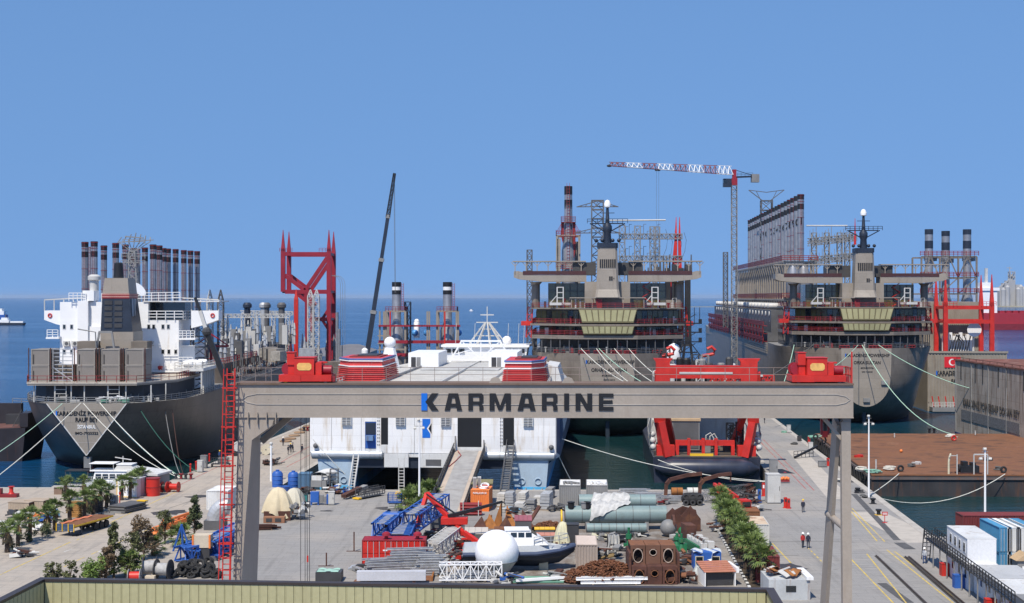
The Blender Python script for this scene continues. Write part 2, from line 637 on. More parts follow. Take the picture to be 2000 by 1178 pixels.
LINER=mat('red_road_line',(.36,.10,.09),.8,var=.25,scale=2.0,dirt=.6,dirtc=(.30,.27,.25),streak=False)
JOINT=mat('expansion_joint',(.05,.05,.05),.9)
ASPH=mat('asphalt_patch',(.085,.085,.088),.9,var=.2,scale=1.0)
PALE=mat('pale_concrete_strip',(.42,.385,.34),.85,var=.12,scale=.6,dirt=.25,dirtc=(.28,.25,.22),streak=False)
_lz=[0.004]
def strip(name,a,b,w,m,z=None):
 a,b=Vector(a),Vector(b)
 d=(b-a).normalized()
 n=Vector((-d.y,d.x,0))*w/2
 _lz[0]=.006+(_lz[0]+.0007)%.006
 z=_lz[0]if z is None else z
 return struct(MB().add([(p.x,p.y,z)for p in (a-n,b-n,b+n,a+n)],[(0,1,2,3)]).build(name,m,quay))
for a,b in (((0,1123),(137,1059)),((215,1021),(345,960)),((1662,1092),(1745,1178)),((1732,1074),(1862,1178)),((1747,1077),(1880,1178)),((1660,996),(1713,1057)),((1664,993),(1728,1058)),((1693,1082),(1770,1178)),((1508,1061),(1545,1100))):
 strip('yellow_line',G(*a),G(*b),.16,LINE)
for a,b in (((150,1055),(205,1027)),((40,1150),(140,1100)),((150,1095),(300,1030))):
 a,b=G(*a),G(*b)
 for k in range(6):
  strip('yellow_dash',a.lerp(b,k/6),a.lerp(b,k/6+.09),.15,LINE)
for k in range(7):
 a,b=G(1578,1070),G(1620,1112)
 strip('yellow_dash',a.lerp(b,k/7),a.lerp(b,k/7+.08),.15,LINE)
for a,b in (((124,1078),(141,1073)),((190,1079),(204,1073))):
 strip('white_arrow_line',G(*a),G(*b),.2,LINEW)
for a,b in (((1480,858),(1574,955)),((1490,858),(1590,958)),((545,905),(612,868)),((560,912),(618,882)),((345,950),(440,905))):
 strip('red_safety_line',G(*a),G(*b),.18,LINER)
for a,b in (((1480,997),(1700,997)),((1300,1058),(1640,1058)),((330,993),(470,946)),((1470,1085),(1560,1085))):
 strip('joint_line',G(*a),G(*b),.10,JOINT)
strip('pale_concrete_apron',G(1690,1000),G(1812,1060),5.0,PALE,.005)
strip('pale_concrete_apron',G(1640,975),G(1555,880),3.4,PALE,.005)
strip('asphalt_patch',G(1722,1139),G(1776,1178),1.0,ASPH)
strip('asphalt_patch',G(1756,1060),G(1778,1073),1.4,ASPH)
strip('asphalt_strip',G(1695,990),G(1752,1050),.9,JOINT,.0125)if False else strip('asphalt_strip',G(1668,965),G(1752,1055),.9,ASPH)
RAILM=mat('crane_rail_steel',(.10,.07,.055),.5,.5,var=.2)
for a,b in (((1711,1086),(1830,1200)),((1775,1088),(1895,1190)),((1768,1088),(1885,1190))):
 a,b=G(*a),G(*b)
 r=thing('crane_rail','x','rail',(0,0,0))
 MB().bar(a+Vector((0,0,.07)),b+Vector((0,0,.07)),.12,.13).build('rail_head',RAILM,r)
 MB().bar(a+Vector((0,0,.015)),b+Vector((0,0,.015)),.42,.03).build('rail_foot',JOINT,r)
 tag(r,{1711:'rusty crane rail set in concrete nearest the gantry leg',1775:'rusty crane rail passing beside the white cabins, outer of the close pair',1768:'rusty crane rail passing beside the white cabins, inner of the close pair'}[{-1:0}.get(0,[1711,1775,1768][len([o for o in col.objects if o.name.startswith('crane_rail')])-1])],'rail','crane rails in the quay')
# ---- roof of the near building with its panelled parapet
PANEL=mat('olive_cream_cladding',(.40,.375,.215),.5,var=.04,dirt=.06,dirtc=(.3,.26,.15))
SEAM=mat('cladding_seam',(.06,.055,.04),.7)
CAP=mat('parapet_cap_brown',(.045,.035,.032),.45,var=.15)
ROOF=mat('grey_roof_sheet',(.2,.2,.19),.8)
zt=16.88
A,B=Vector((-21.8,62,0)),Vector((11.5,59.8,0))
u=(B-A).normalized()
v=Vector((u.y,-u.x,0))
bl=thing('clad_building','flat-roofed building with olive cream panel parapet and dark cap below the camera','building',(A.x,A.y,0),math.atan2(u.y,u.x))
LB=(B-A).length
DB=75.0
pan=MB().box(0,.385,0,.05,14.6,zt-.14)
pan.box(.03,.05,-.012,0,14.6,zt-.16)
p0=pan.build('cladding_panel',PANEL,bl)
n=int(LB/.405)
for k in range(n):
 o=p0 if k==0 else p0.copy()
 if k:
  col.objects.link(o)
  o.parent=bl
 o.location=(.06+k*.405,-.06,0)
for k in range(40):
 o=p0.copy()
 col.objects.link(o)
 o.parent=bl
 o.rotation_euler=(0,0,R(90))
 o.location=(.06,-.12-(k+1)*.405,0)
 o=p0.copy()
 col.objects.link(o)
 o.parent=bl
 o.rotation_euler=(0,0,R(-90))
 o.location=(LB-.06,-.12-k*.405,0)
MB().box(-.1,LB+.1,0,.22,0,zt-.12).build('rear_wall',SEAM,bl)
MB().box(-.22,-.0,-DB,.22,0,zt-.124).build('side_wall',SEAM,bl)
MB().box(LB,LB+.22,-DB,.22,0,zt-.124).build('side_wall',SEAM,bl)
MB().box(-.3,LB+.3,-.10,.30,zt-.12,zt).build('parapet_cap',CAP,bl)
MB().box(-.3,.06,-DB,-.102,zt-.12,zt+.002).build('parapet_cap',CAP,bl)
MB().box(LB-.1,LB+.3,-DB,-.102,zt-.12,zt+.002).build('parapet_cap',CAP,bl)
MB().box(0,LB,-DB,-.05,14.2,14.6).build('roof_deck',ROOF,bl)
# ---- lettering
_dg=None
def text(txt,h,parent,loc,m,sx=1.0,bold=.02,rz=0.0,name='lettering',rx=90,align='CENTER',space=1.0,width=None):
 cu=bpy.data.curves.new('t','FONT')
 cu.body=txt
 cu.size=h/.73
 cu.align_x=align
 cu.offset=bold*h
 cu.extrude=.015
 cu.space_character=space
 cu.resolution_u=3
 ob=bpy.data.objects.new('t',cu)
 col.objects.link(ob)
 dg=bpy.context.evaluated_depsgraph_get()
 me=bpy.data.meshes.new_from_object(ob.evaluated_get(dg))
 col.objects.unlink(ob)
 bpy.data.objects.remove(ob)
 me.name=name
 me.materials.clear()
 me.materials.append(m)
 o=bpy.data.objects.new(name,me)
 col.objects.link(o)
 o.parent=parent
 o.location=loc
 o.rotation_euler=(R(rx),0,rz)
 if width:
  xs=[v.co.x for v in me.vertices]
  sx=width/max(.01,max(xs)-min(xs))
 o.scale=(sx,1,1)
 return o
INK=mat('letter_black',(.015,.015,.017),.5)
INKW=mat('letter_white',(.8,.8,.8),.5)
KBLUE=mat('emblem_blue',(.01,.14,.58),.45,var=.05)
def catmull(rows,k=3):
 """rows: list of lists of tuples (same length); interpolates k steps between rows"""
 out=[]
 n=len(rows)
 for i in range(n-1):
  a,b,c,d=rows[max(i-1,0)],rows[i],rows[i+1],rows[min(i+2,n-1)]
  for j in range(k):
   t=j/k
   r=[]
   for p0,p1,p2,p3 in zip(a,b,c,d):
    r.append(tuple(.5*(2*p1[q]+(p2[q]-p0[q])*t+(2*p0[q]-5*p1[q]+4*p2[q]-p3[q])*t*t+(3*p1[q]-p0[q]-3*p2[q]+p3[q])*t**3)for q in range(3)))
   out.append(r)
 out.append(list(rows[-1]))
 return out
def smooth_half(pts,k=3):
 return [r[0]for r in catmull([[(x,0,z)]for x,z in pts],k)]
def hull_rings(stations,kp=3,ks=3):
 rows=[]
 for y,prof in stations:
  h=[(p[0],y if len(q)<3 else q[2],p[2])for p,q in zip(smooth_half(prof,1),prof)]
  full=[(-x,yy,z)for x,yy,z in reversed(h)]+h[1:]
  rows.append(full)
 rows=catmull(rows,ks)
 cols=catmull([list(c)for c in zip(*rows)],kp)
 return [list(r)for r in zip(*cols)]
# ---- ships
def octagon(hw,cf,y0,yq,y1):
 """deck outline with a flat stern of half width cf and angled quarters"""
 return [(-cf,y0),(cf,y0),(hw,yq),(hw,y1),(-hw,y1),(-hw,yq)]
def offset_line(hw,cf,y0,yq,y1,z):
 return [(-hw,y1,z),(-hw,yq,z),(-cf,y0,z),(cf,y0,z),(hw,yq,z),(hw,y1,z)]
REDRAIL=DKRED
def stack_unit(h,r,bands=True,ladder=True,parent=None,loc=(0,0,0),cone=None,num=None,base_r=None):
 """exhaust stack: shell, black tip bands, red ladder with platforms"""
 s=MB()
 if cone:
  z1,rb=cone
  s.lathe([(rb,0),(rb,z1*.8),(r,z1),(r,h)],n=16)
 else :
  s.lathe([(r,0),(r,h)],n=14)
 o=s.build('exhaust_stack',SILVER,parent,True,loc)
 if bands:
  b=MB()
  b.lathe([(r*1.05,h-r*1.5),(r*1.05,h+.05),(r*.8,h+.05),(r*.8,h-.3)],n=14).build('tip_band',BLACK,o,True)
  MB().lathe([(r*1.03,h-r*4.6),(r*1.03,h-r*2.9)],n=14).build('tip_band',BLACK,o,True)
 if ladder:
  l=MB()
  l.ladder((0,-r-.1,h*.1),(0,-r-.1,h),.4,step=.7,r=.022)
  k=1
  while k*4.5<h-1:
   l.torus((0,0,k*4.5),r*1.08,.05,n=10,m=4)
   k+=1
  l.torus((0,0,h-.2),r*1.15,.06,n=10,m=4)
  l.build('ladder',DKRED,o)
 if num:
  text(num,r*1.5,o,(0,-r-.06,h-r*8),INK,1.0,name='number')
 return o
def powership_hull(root,L,B2,zd,zs=5.0):
 """bulk hull with a shield shaped flat transom"""
 st=[(0,[(0,zs),(2.6,zs+.8),(4.8,zs+3),(5.9,zs+6.5),(6.2,zd)]),(6,[(0,1.2),(5.2,2.4),(9.8,5.6),(13,10.5),(14.6,zd)]),(15,[(0,-1.5),(7.5,-.9),(13.2,2.2),(16,8),(B2,zd)]),(34,[(0,-7),(9,-6.6),(15.5,-3),(B2-.2,4),(B2,zd)]),(70,[(0,-9),(11,-9),(B2-1,-8),(B2,0),(B2,zd)]),(L-45,[(0,-9),(11,-9),(B2-1,-8),(B2,0),(B2,zd)]),(L-18,[(0,-9),(6,-8.5),(10,-6),(12,0),(14,zd)]),(L,[(0,-6),(.2,-4),(.3,-1),(.5,2),(1.2,zd+2)])]
 rings=hull_rings(st,3,3)
 MB().loft(rings,closed=False,cap=False).build('hull',SHIPGREY,root,True)
 half=[p for p in rings[0]]
 n=len(half)
 t=MB().add([(x,-.05,z)for x,y,z in half],[tuple(range(n))])
 t.add([(x,-.05,z)for x,y,z in half]+[(x,.02,z)for x,y,z in half],[(i,i+1,n+i+1,n+i)for i in range(n-1)])
 t.build('transom',SHIPTAN,root)
 out=[(x,y)for x,y,z in (r[-1]for r in rings)]
 deck=out+[(-x,y)for x,y in reversed(out)]
 MB().add([(x,y,zd-.05)for x,y in deck],[tuple(range(len(deck)))]).build('weather_deck',GREYMID,root)
 MB().prism([(2,-6),(6.5,-6),(6,3.8),(2.8,3.8)],'x',-.45,.45).build('rudder',BOOT,root)
 bt=MB()
 for sgn in (-1,1):
  bt.box(*(sorted((sgn*(B2+.005),sgn*(B2+.05)))),72,L-48,-3,1.6)
 bt.build('boot_band',BOOT,root)
 return rings
def stern_house(root,zd,s=1.0):
 """open mooring deck, two glazed tiers, wings, funnel and mast of the tan powerships"""
 d1,d2,d3,d4=zd+3.2,zd+6.2,zd+10.0,zd+16.3
 q=dict(hw=17.2,cf=6.6,y0=.4,yq=7.0,y1=34)
 MB().prism(octagon(15.6,6.0,6.0,11,33),'z',zd,d1-.02).build('mooring_deck_wall',SHIPDARK,root)
 mb=MB()
 for a,b in zip(offset_line(zd=0,**{})if False else offset_line(q['hw'],q['cf'],q['y0'],q['yq'],q['y1'],zd),offset_line(q['hw'],q['cf'],q['y0'],q['yq'],q['y1'],zd)[1:]):
  a,b=Vector(a),Vector(b)
  k=max(2,int((b-a).length/2.1))
  for i in range(k+1):
   c=a.lerp(b,i/k)
   mb.stick(c,c+Vector((0,0,3.2)),.09)
 mb.rail(offset_line(q['hw']+.05,q['cf'],q['y0']-.1,q['yq'],q['y1'],zd),1.1,1.1,.045,3)
 mb.build('stanchions',GREYDK,root)
 for x in (-5.4,-1.9,1.9,5.0,-11,11.5):
  yy=.15 if abs(x)<7 else 3.4
  f=MB().box(x-1.3,x+1.3,yy-.25,yy+.5,zd+.5,zd+.72).box(x-1.3,x+1.3,yy-.25,yy+.5,zd,zd+.12)
  for e in (-1.3,-.45,.45,1.15):
   f.box(x+e,x+e+.15,yy-.2,yy+.4,zd+.12,zd+.5)
  f.build('fairlead',DKRED,root)
 for x in (-9,-3.4,3.4,8.6):
  w=MB().lathe([(.9,-1),(.9,-.9),(.5,-.9),(.5,.9),(.9,.9),(.9,1)],(x,4.2,zd+1),12,'x')
  w.box(x-1.3,x+1.3,3.6,4.8,zd,zd+.4)
  w.build('winch',GREYMID,root,True)
 for nm,z0,z1,gx in (('tier_slab',d1,d1+.85,.25),('tier_slab',d2,d2+.45,.6),('tier_slab',d3,d3+.3,.4)):
  MB().prism(octagon(q['hw']+gx,q['cf']+gx*.6,q['y0']-gx,q['yq']-gx,q['y1']),'z',z0,z1).build(nm,SHIPGREY,root)
 for zi,(za,zb,inset)in enumerate(((d1+.85,d2,1.8),(d2+.45,d3,.9))):
  hw,cf,y0,yq,y1=q['hw']-inset*.8,q['cf'],q['y0']+1.6+inset*.3,q['yq']+inset,30
  MB().prism(octagon(hw-.12,cf-.1,y0+.12,yq+.1,y1),'z',za+.002,zb-.002).build('inner_wall',SHIPDARK,root)
  for sg in (-1,1):
   a,b=Vector((sg*cf,y0,0)),Vector((sg*hw,yq,0))
   nn=8
   for k in range(nn):
    c,e=a.lerp(b,(k+.05)/nn),a.lerp(b,(k+.95)/nn)
    zz=(za+.35,zb-.35)
    MB().add([(c.x,c.y,zz[0]),(e.x,e.y,zz[0]),(e.x,e.y,zz[1]),(c.x,c.y,zz[1])],[(0,1,2,3)]).build('pane',GLASSO if (k*3+zi)%4 else GLASS,root)
   for k in range(9):
    e=Vector((sg*hw,yq,0)).lerp(Vector((sg*hw,y1,0)),k/9)
    f=Vector((sg*hw,yq,0)).lerp(Vector((sg*hw,y1,0)),(k+.9)/9)
    MB().add([(e.x,e.y,za+.4),(f.x,f.y,za+.4),(f.x,f.y,zb-.4),(e.x,e.y,zb-.4)],[(0,1,2,3)]).build('pane',GLASS,root)
  w0,w1=(5.5,6.0)if zi==0 else (5.8,6.6)
  yb,yt=q['y0']-.75,q['y0']-1.15
  bay=MB().loft([[(-w0,yb,za+.3),(w0,yb,za+.3),(w0,yb+2.5,za+.3),(-w0,yb+2.5,za+.3)],[(-w1,yt,zb),(w1,yt,zb),(w1,yt+3,zb),(-w1,yt+3,zb)]])
  bo=bay.build('window_bay',FRAMEY,root)
  nn=9
  for k in range(nn):
   t0,t1=-1+2*(k+.1)/nn,-1+2*(k+.9)/nn
   h0,h1=.10,.94
   def bp(t,h):
    w=w0+(w1-w0)*h
    return (t*w,yb+(yt-yb)*h-.05,za+.3+(zb-za-.3)*h)
   MB().add([bp(t0,h0),bp(t1,h0),bp(t1,h1),bp(t0,h1)],[(0,1,2,3)]).build('pane',BAYGLASS,bo)
 r=MB()
 for z in (d1+.85,d2+.45,d3+.3):
  r.rail(offset_line(q['hw']+.1,q['cf']+.2,q['y0']-.1,q['yq']-.1,q['y1'],z),1.1,1.6,.045,3)
 r.build('railing',REDRAIL,root)
 MB().box(-5.2,5.2,4.2,14,d3+.3,d4).build('deckhouse',SHIPTAN,root)
 for x0,x1 in ((-13.6,-5.25),(5.25,13.6)):
  MB().box(x0,x1,9,18,d3+.3,d4-.3).build('glazed_house',GLASSO,root)
  f=MB()
  for k in range(6):
   x=x0+(x1-x0)*k/5
   f.box(x-.09,x+.09,8.86,9.02,d3+.3,d4-.3)
  for z in (d3+2.2,d3+4.1):
   f.box(x0,x1,8.88,9.01,z,z+.15)
  f.build('mullions',SHIPDARK,root)
 for x in (-16.6,16.6):
  MB().lathe([(.95,d3+.3),(.95,d4-.6),(1.5,d4)],(x,10,0),10).build('wing_column',SHIPGREY,root,True)
 for sg in (-1,1):
  pf=[(sg*4.8,d4),(sg*15,d4),(sg*20.5,d4+.6),(sg*21.6,d4+1.0),(sg*21.6,d4+2.4),(sg*20.6,d4+2.5),(sg*17,d4+1.6),(sg*4.8,d4+1.6)]
  MB().prism(pf,'y',6.5,12).build('bridge_wing',SHIPTAN,root)
  MB().box(*sorted((sg*4.9,sg*19.5)),6.42,6.46,d4+1.62,d4+2.5).build('wing_screen',mat('wing_screen_dark',(.06,.022,.025),.6),root)
  aw=MB()
  for k in range(7):
   x=sg*(6+k*2.55)
   aw.stick((x,6.6,d4+1.6),(x,6.6,d4+4.6),.1)
   aw.stick((x,6.6,d4+3.6),(x-.9,6.6,d4+4.6),.07)
   aw.stick((x,6.6,d4+3.6),(x+.9,6.6,d4+4.6),.07)
  aw.box(*sorted((sg*4.9,sg*21.9)),6.3,9.5,d4+4.6,d4+4.85)
  aw.build('awning',SHIPTAN,root)
  ho=MB().box(*sorted((sg*2.6,sg*8)),7,16,d4+1.6,d4+4.5)
  ho=ho.build('wheelhouse_block',SHIPDARK,root)
  dv=MB()
  x=sg*10.8
  for a in (-.7,.7):
   dv.bar((x+a,3.2,d3+.3),(x+a,3.2,d3+5),.25)
  for z in (1.4,2.6,3.8,5):
   dv.bar((x-.8,3.2,d3+z),(x+.8,3.2,d3+z),.2)
  dv.box(x-2.4,x+2.4,2.6,3.9,d3+.9,d3+1.5)
  dv.bar((x-2.2,3.2,d3+1.5),(x-.7,3.2,d3+3.2),.18)
  dv.build('davit',OFFWHITE,root)
  cr=MB()
  x=sg*19.2
  cr.truss((x-sg*.8,12,d1),(x-sg*1.2,12,d3+.4),1.2,1.2,4,.1)
  cr.box(x-1.2-sg*.3,x+1.2-sg*.3,10.6,13.4,d2-.1,d2+.9)
  cr.build('boat_davit',RED,root)
 st=MB()
 for k in range(5):
  st.bar((8.2+(k%2)*2,8.5,d3+.4+k*1.2),(10.2-(k%2)*2,8.5,d3+1.6+k*1.2),.5,.12)
 st.build('stairway',RED,root)
 rq=random.Random(int(zd*10)+len(root.children))
 for k in range(90):
  zz=(zd,d1+.85,d2+.45,d3+.3)[k%4]
  t=rq.uniform(-1,1)
  x=t*q['hw']*.96
  ye=q['y0']+.35 if abs(x)<q['cf']else q['y0']+.4+(abs(x)-q['cf'])/(q['hw']-q['cf'])*(q['yq']-q['y0'])
  if k%4 in (1,2)and abs(x)<6.8:
   continue
  h=rq.uniform(.5,1.9)
  b_=MB()
  if k%3==0:
   b_.cbox((x,ye+.9,zz+h/2),(rq.uniform(.4,1.4),.6,h))
  elif k%3==1:
   b_.lathe([(.22,0),(.22,h),(.35,h),(.35,h+.2)],(x,ye+.8,zz),7)
  else :
   b_.path([(x,ye+.7,zz),(x,ye+.7,zz+h+.4),(x+.9,ye+.8,zz+h+.5),(x+.9,ye+.8,zz)],.09,5)
  b_.build('deck_fitting',(CHAR,OFFWHITE,DKRED,GREYMID,CHAR)[k%5],root)
 c=MB().box(-8.6,8.6,.9,3.4,d3+2.5,d3+2.7)
 for x in (-8.2,-3.5,3.5,8.2):
  c.stick((x,1.2,d3+.3),(x,1.2,d3+2.5),.09)
 c.build('canopy',SHIPTAN,root)
 zf,zt=d3+2.7,d3+14.0
 def fr(w,y0,y1,z,ch=.5):
  return [(-w+ch,y0,z),(w-ch,y0,z),(w,y0+ch,z),(w,y1,z),(-w,y1,z),(-w,y0+ch,z)]
 fu=MB().loft([fr(2.9,.6,6.5,zf-.01),fr(2.55,1.3,6.2,zf+1.8),fr(2.2,1.6,6.0,zt)]).build('funnel',SHIPTAN,root)
 MB().loft([fr(2.36,1.45,6.1,zt),fr(2.36,1.45,6.1,zt+1.1)]).build('funnel_top',NAVY,fu)
 for k in range(8):
  x=-1.65+k*.47
  MB().cbox((x,1.43,zt-3.6),(.3,.16,1.9),0,R(-2)).build('funnel_slot',BLACK,fu)
 for k in range(3):
  MB().cbox((.5+k*.45,1.33,zt-7.0),(.34 if k<2 else .2,.1,.9 if k<2 else .2),0,R(-2)).build('funnel_vent',BLACK,fu)
 m=MB().lathe([(.95,zt+1.1),(.8,zt+3.3),(1.05,zt+4.0),(1.05,zt+5),(.5,zt+5.8),(.3,zt+9.2)],(0,3.6,0),10)
 m.bar((-3.6,3.6,zt+5.6),(3.6,3.6,zt+5.6),.25)
 m.rail([(-4.6,3.0,zt+5.6),(4.6,3.0,zt+5.6)],1.0,1.1,.06)
 for sg in (-1,1):
  m.stick((0,3.6,zt+3.4),(sg*4,3.4,zt+5.6),.13)
  for e in (1.2,2.6):
   m.ball((sg*e,3.2,zt+1.7),.45,8,5)
 m.bar((-1.6,3.6,zt+8),(1.6,3.6,zt+8),.15)
 m.build('signal_mast',NAVY,root,True)
 MB().lathe([(.3,0),(.75,.2),(.8,.9),(.5,1.6),(.1,1.8)],(0,3.6,zt+9.2),10).build('mast_dome',WHITE,root,True)
FRAMEY=mat('pale_window_frames',(.20,.17,.09),.5,var=.1)
BAYGLASS=mat('pale_green_bay_glass',(.46,.43,.24),.2,var=.12,spec=.5)
def ship_loc(px,d):
 return Vector(((px-CX)*d/FPX,d,-2.0))
# --- middle powership, seen square on its stern
zd=19.2
P1=ship_loc(1187,301)
ship1=thing('powership','tan powership with one tall silver stack moored between ferry and red-framed vessel','ship',P1,R(-3.0))
powership_hull(ship1,250,17.7,zd,6.2)
stern_house(ship1,zd)
text('KARADENIZ POWERSHIP',.8,ship1,(.6,-.09,zd-2.3),INK,bold=.03,width=10.8)
MB().box(-4.95,-4.6,-.1,-.075,zd-2.3,zd-1.5).build('emblem_blue',KBLUE,ship1)
text('ORHAN ALI KHAN',.8,ship1,(.3,-.09,zd-4.1),INK,bold=.03,width=8.0)
text('MONROVIA',.45,ship1,(.3,-.09,zd-5.2),INK,width=3.2)
text('IMO 9133410',.32,ship1,(.3,-.09,zd-6.1),INK,width=2.6)
for sg in (-1,1):
 MB().box(sg*4.6-.7,sg*4.6+.7,-.45,-.06,zd-8.2,zd-7.3).build('towing_bracket',GREYMID,ship1)
def loc_of(ship,px,py,d):
 """local coordinates in a ship for a point on its far structures"""
 w=W(px,py,d)-ship.location
 return Matrix.Rotation(-ship.rotation_euler.z,3,'Z')@w
def frame_tower(mbx,x0,x1,y0,y1,z0,z1,levels,r=.25,x=True):
 for xx in (x0,x1):
  for yy in (y0,y1):
   mbx.bar((xx,yy,z0),(xx,yy,z1),r*2)
 for k in range(levels+1):
  z=z0+(z1-z0)*k/levels
  for a,b in (((x0,y0),(x1,y0)),((x1,y0),(x1,y1)),((x1,y1),(x0,y1)),((x0,y1),(x0,y0))):
   mbx.bar((*a,z),(*b,z),r*1.6)
  if x and k<levels:
   z2=z0+(z1-z0)*(k+1)/levels
   mbx.stick((x0,y0,z),(x1,y0,z2),r*.6)
   mbx.stick((x1,y1,z),(x0,y1,z2),r*.6)
   mbx.stick((x0,y0,z2),(x0,y1,z),r*.6)
   mbx.stick((x1,y0,z2),(x1,y1,z),r*.6)
 return mbx
def lpt(ship,px,py,d):
 p=loc_of(ship,px,py,d)
 return p
d=352
b=lpt(ship1,1110,545,d)
tp=lpt(ship1,1110,364,d)
stk=MB().lathe([(1.75,b.z-12),(1.75,b.z+7.5),(1.15,b.z+11.4),(1.0,tp.z)],(b.x,b.y,0),18).build('main_stack',SILVER,ship1,True)
MB().lathe([(1.08,tp.z-2.2),(1.08,tp.z),(.8,tp.z),(.8,tp.z-.5)],(b.x,b.y,0),16).build('tip_band',BLACK,stk,True)
MB().lathe([(1.07,tp.z-6),(1.07,tp.z-3.6)],(b.x,b.y,0),16).build('tip_band',BLACK,stk,True)
f=frame_tower(MB(),b.x-2.9,b.x+2.9,b.y-2.9,b.y+2.9,zd,b.z+11.3,4,.3,False)
f.box(b.x-2.9,b.x-2.0,b.y-3.2,b.y-2.4,zd,b.z+10.5).box(b.x+1.6,b.x+2.9,b.y+2.4,b.y+3.2,zd,b.z+10)
f.build('stack_frame',SHIPTAN,ship1)
l=MB().ladder((b.x,b.y-1.9,b.z+4),(b.x,b.y-1.2,tp.z+.8),.7,step=.8,r=.045)
for z,w in ((b.z+11.3,3.2),(b.z+2.8,3.2),(tp.z-9.5,1.9)):
 l.rail([(b.x-w,b.y-w,z),(b.x+w,b.y-w,z),(b.x+w,b.y+w,z),(b.x-w,b.y+w,z)],1.4,1.2,.045,3,True)
 l.box(b.x-w,b.x+w,b.y-w,b.y-w+.9,z-.15,z)
for sg in (-1,1):
 l.prism([(b.x+sg*1.1,tp.z-9.6),(b.x+sg*1.9,tp.z-9.6),(b.x+sg*1.9,tp.z-15-sg*2),(b.x+sg*1.5,tp.z-17-sg*2),(b.x+sg*1.2,tp.z-14)],'y',b.y-1,b.y-.5)
for sg in (-1,1):
 for k in (0,1):
  l.stick((b.x+sg*1.6,b.y-1,tp.z-9.5),(b.x+sg*(2.6+k*.6),b.y-2.8,b.z+12),.035)
l.build('stack_ladder',DKRED,stk)
d=345
b,tp=lpt(ship1,1167,545,d),lpt(ship1,1167,392,d)
lt=MB().truss((b.x,b.y,zd),(b.x,b.y,tp.z),3.0,3.0,16,.16,.1)
for zz,w in ((tp.z-1.6,5.4),(tp.z-8.4,6.0),(tp.z-17,5.6)):
 for sg in (-1,1):
  lt.stick((b.x,b.y-1,zz),(b.x+sg*w,b.y,zz),.12)
  lt.stick((b.x,b.y-1,zz+1.4),(b.x+sg*w,b.y,zz),.1)
  for k in range(4):
   e=w*(k+.5)/4
   lt.stick((b.x+sg*e,b.y,zz),(b.x+sg*(e-w/8),b.y,zz+1.4*(1-e/w)),.06)
lt.build('lattice_mast',GREYDK,ship1)
d=350
sub=MB()
P=lambda x,y:tuple(lpt(ship1,x,y,d))
for px in (1215,1245,1275,1283):
 a,e=lpt(ship1,px,545,d),lpt(ship1,px,440+(px-1215)*.05,d)
 sub.truss((a.x,a.y,zd),e,1.5,1.5,14,.1,.07)
for py in (462,505):
 sub.truss(P(1208,py),P(1332,py),1.3,1.3,16,.1,.07)
sub.build('substation_gantry',GREYMID,ship1)
ins=MB()
random.seed(3)
for py in (459,502):
 for px in range(1222,1335,7):
  a=lpt(ship1,px,py,d-2+random.random()*5)
  if px<1290:
   hh=(1.0,1.6,2.2,2.8)[(px//7)%4]
   ins.stick(a,a+Vector((0,0,hh)),.06)
   ins.stick(a+Vector((0,0,hh)),a+Vector((.7,0,hh)),.05)
for px in range(1254,1352,6):
 a=lpt(ship1,px,545,d+random.uniform(-6,3))
 h=random.uniform(2,6.5)
 ins.lathe([(.18,0),(.3,.2),(.18,.4),(.3,.6),(.18,.8),(.3,1),(.15,h)],a,6)
for k in range(5):
 a=lpt(ship1,1300+k*9,448+10*k%17,d)
 ins.path([a,a+Vector((.6,0,-2)),a+Vector((.2,0,-5)),a+Vector((-.6,0,-7))],.05,4)
ins.build('insulators',GREYDK,ship1)
tr=MB()
for k in range(4):
 a=lpt(ship1,1300+k*13,535,d-6)
 tr.box(a.x,a.x+1.3,a.y,a.y+3,zd,a.z+1.5+k%2)
 for j in range(5):
  tr.box(a.x+.05+j*.26,a.x+.17+j*.26,a.y-.3,a.y,zd+1,a.z+1.2)
tr.build('transformers',CHAR,ship1)
a=lpt(ship1,1215,430,d)
e=lpt(ship1,1300,430,d)
MB().tube(lpt(ship1,1185,431,d),e,.22).build('white_boom',OFFWHITE,ship1)
am=MB()
a,e=lpt(ship1,1324,522,d),lpt(ship1,1324,424,d)
for sg in (-1,1):
 am.loft([[(a.x+sg*1.1-.5,a.y-.6,zd),(a.x+sg*1.1+.5,a.y-.6,zd),(a.x+sg*1.1+.5,a.y+.6,zd),(a.x+sg*1.1-.5,a.y+.6,zd)],[(a.x+sg*.5-.45,a.y-.5,e.z-7),(a.x+sg*.5+.3,a.y-.5,e.z-7),(a.x+sg*.5+.3,a.y+.5,e.z-7),(a.x+sg*.5-.45,a.y+.5,e.z-7)],[(a.x+sg*.45-.06,a.y-.1,e.z),(a.x+sg*.45+.06,a.y-.1,e.z),(a.x+sg*.45+.06,a.y+.1,e.z),(a.x+sg*.45-.06,a.y+.1,e.z)]])
am.prism([(a.x-3.6,zd),(a.x-.5,zd),(a.x-.3,e.z-5),(a.x-.9,e.z-6)],'y',a.y-.3,a.y+.3)
am.build('red_mast',RED,ship1)
wh=MB()
for k in range(6):
 z=zd+1+k*1.6
 wh.tube((-16.5,36,z),(-11,36,z),.7)
wh.build('radiator_bank',OFFWHITE,ship1)
MB().truss((-19.5,46,zd),(-19.5,46,lpt(ship1,1070,488,346).z),1.3,1.3,14,.12,.1).build('lattice_post',GREYDK,ship1)
MB().box(14.5,17.4,24,60,zd,zd+12).build('side_casing',SHIPTAN,ship1)
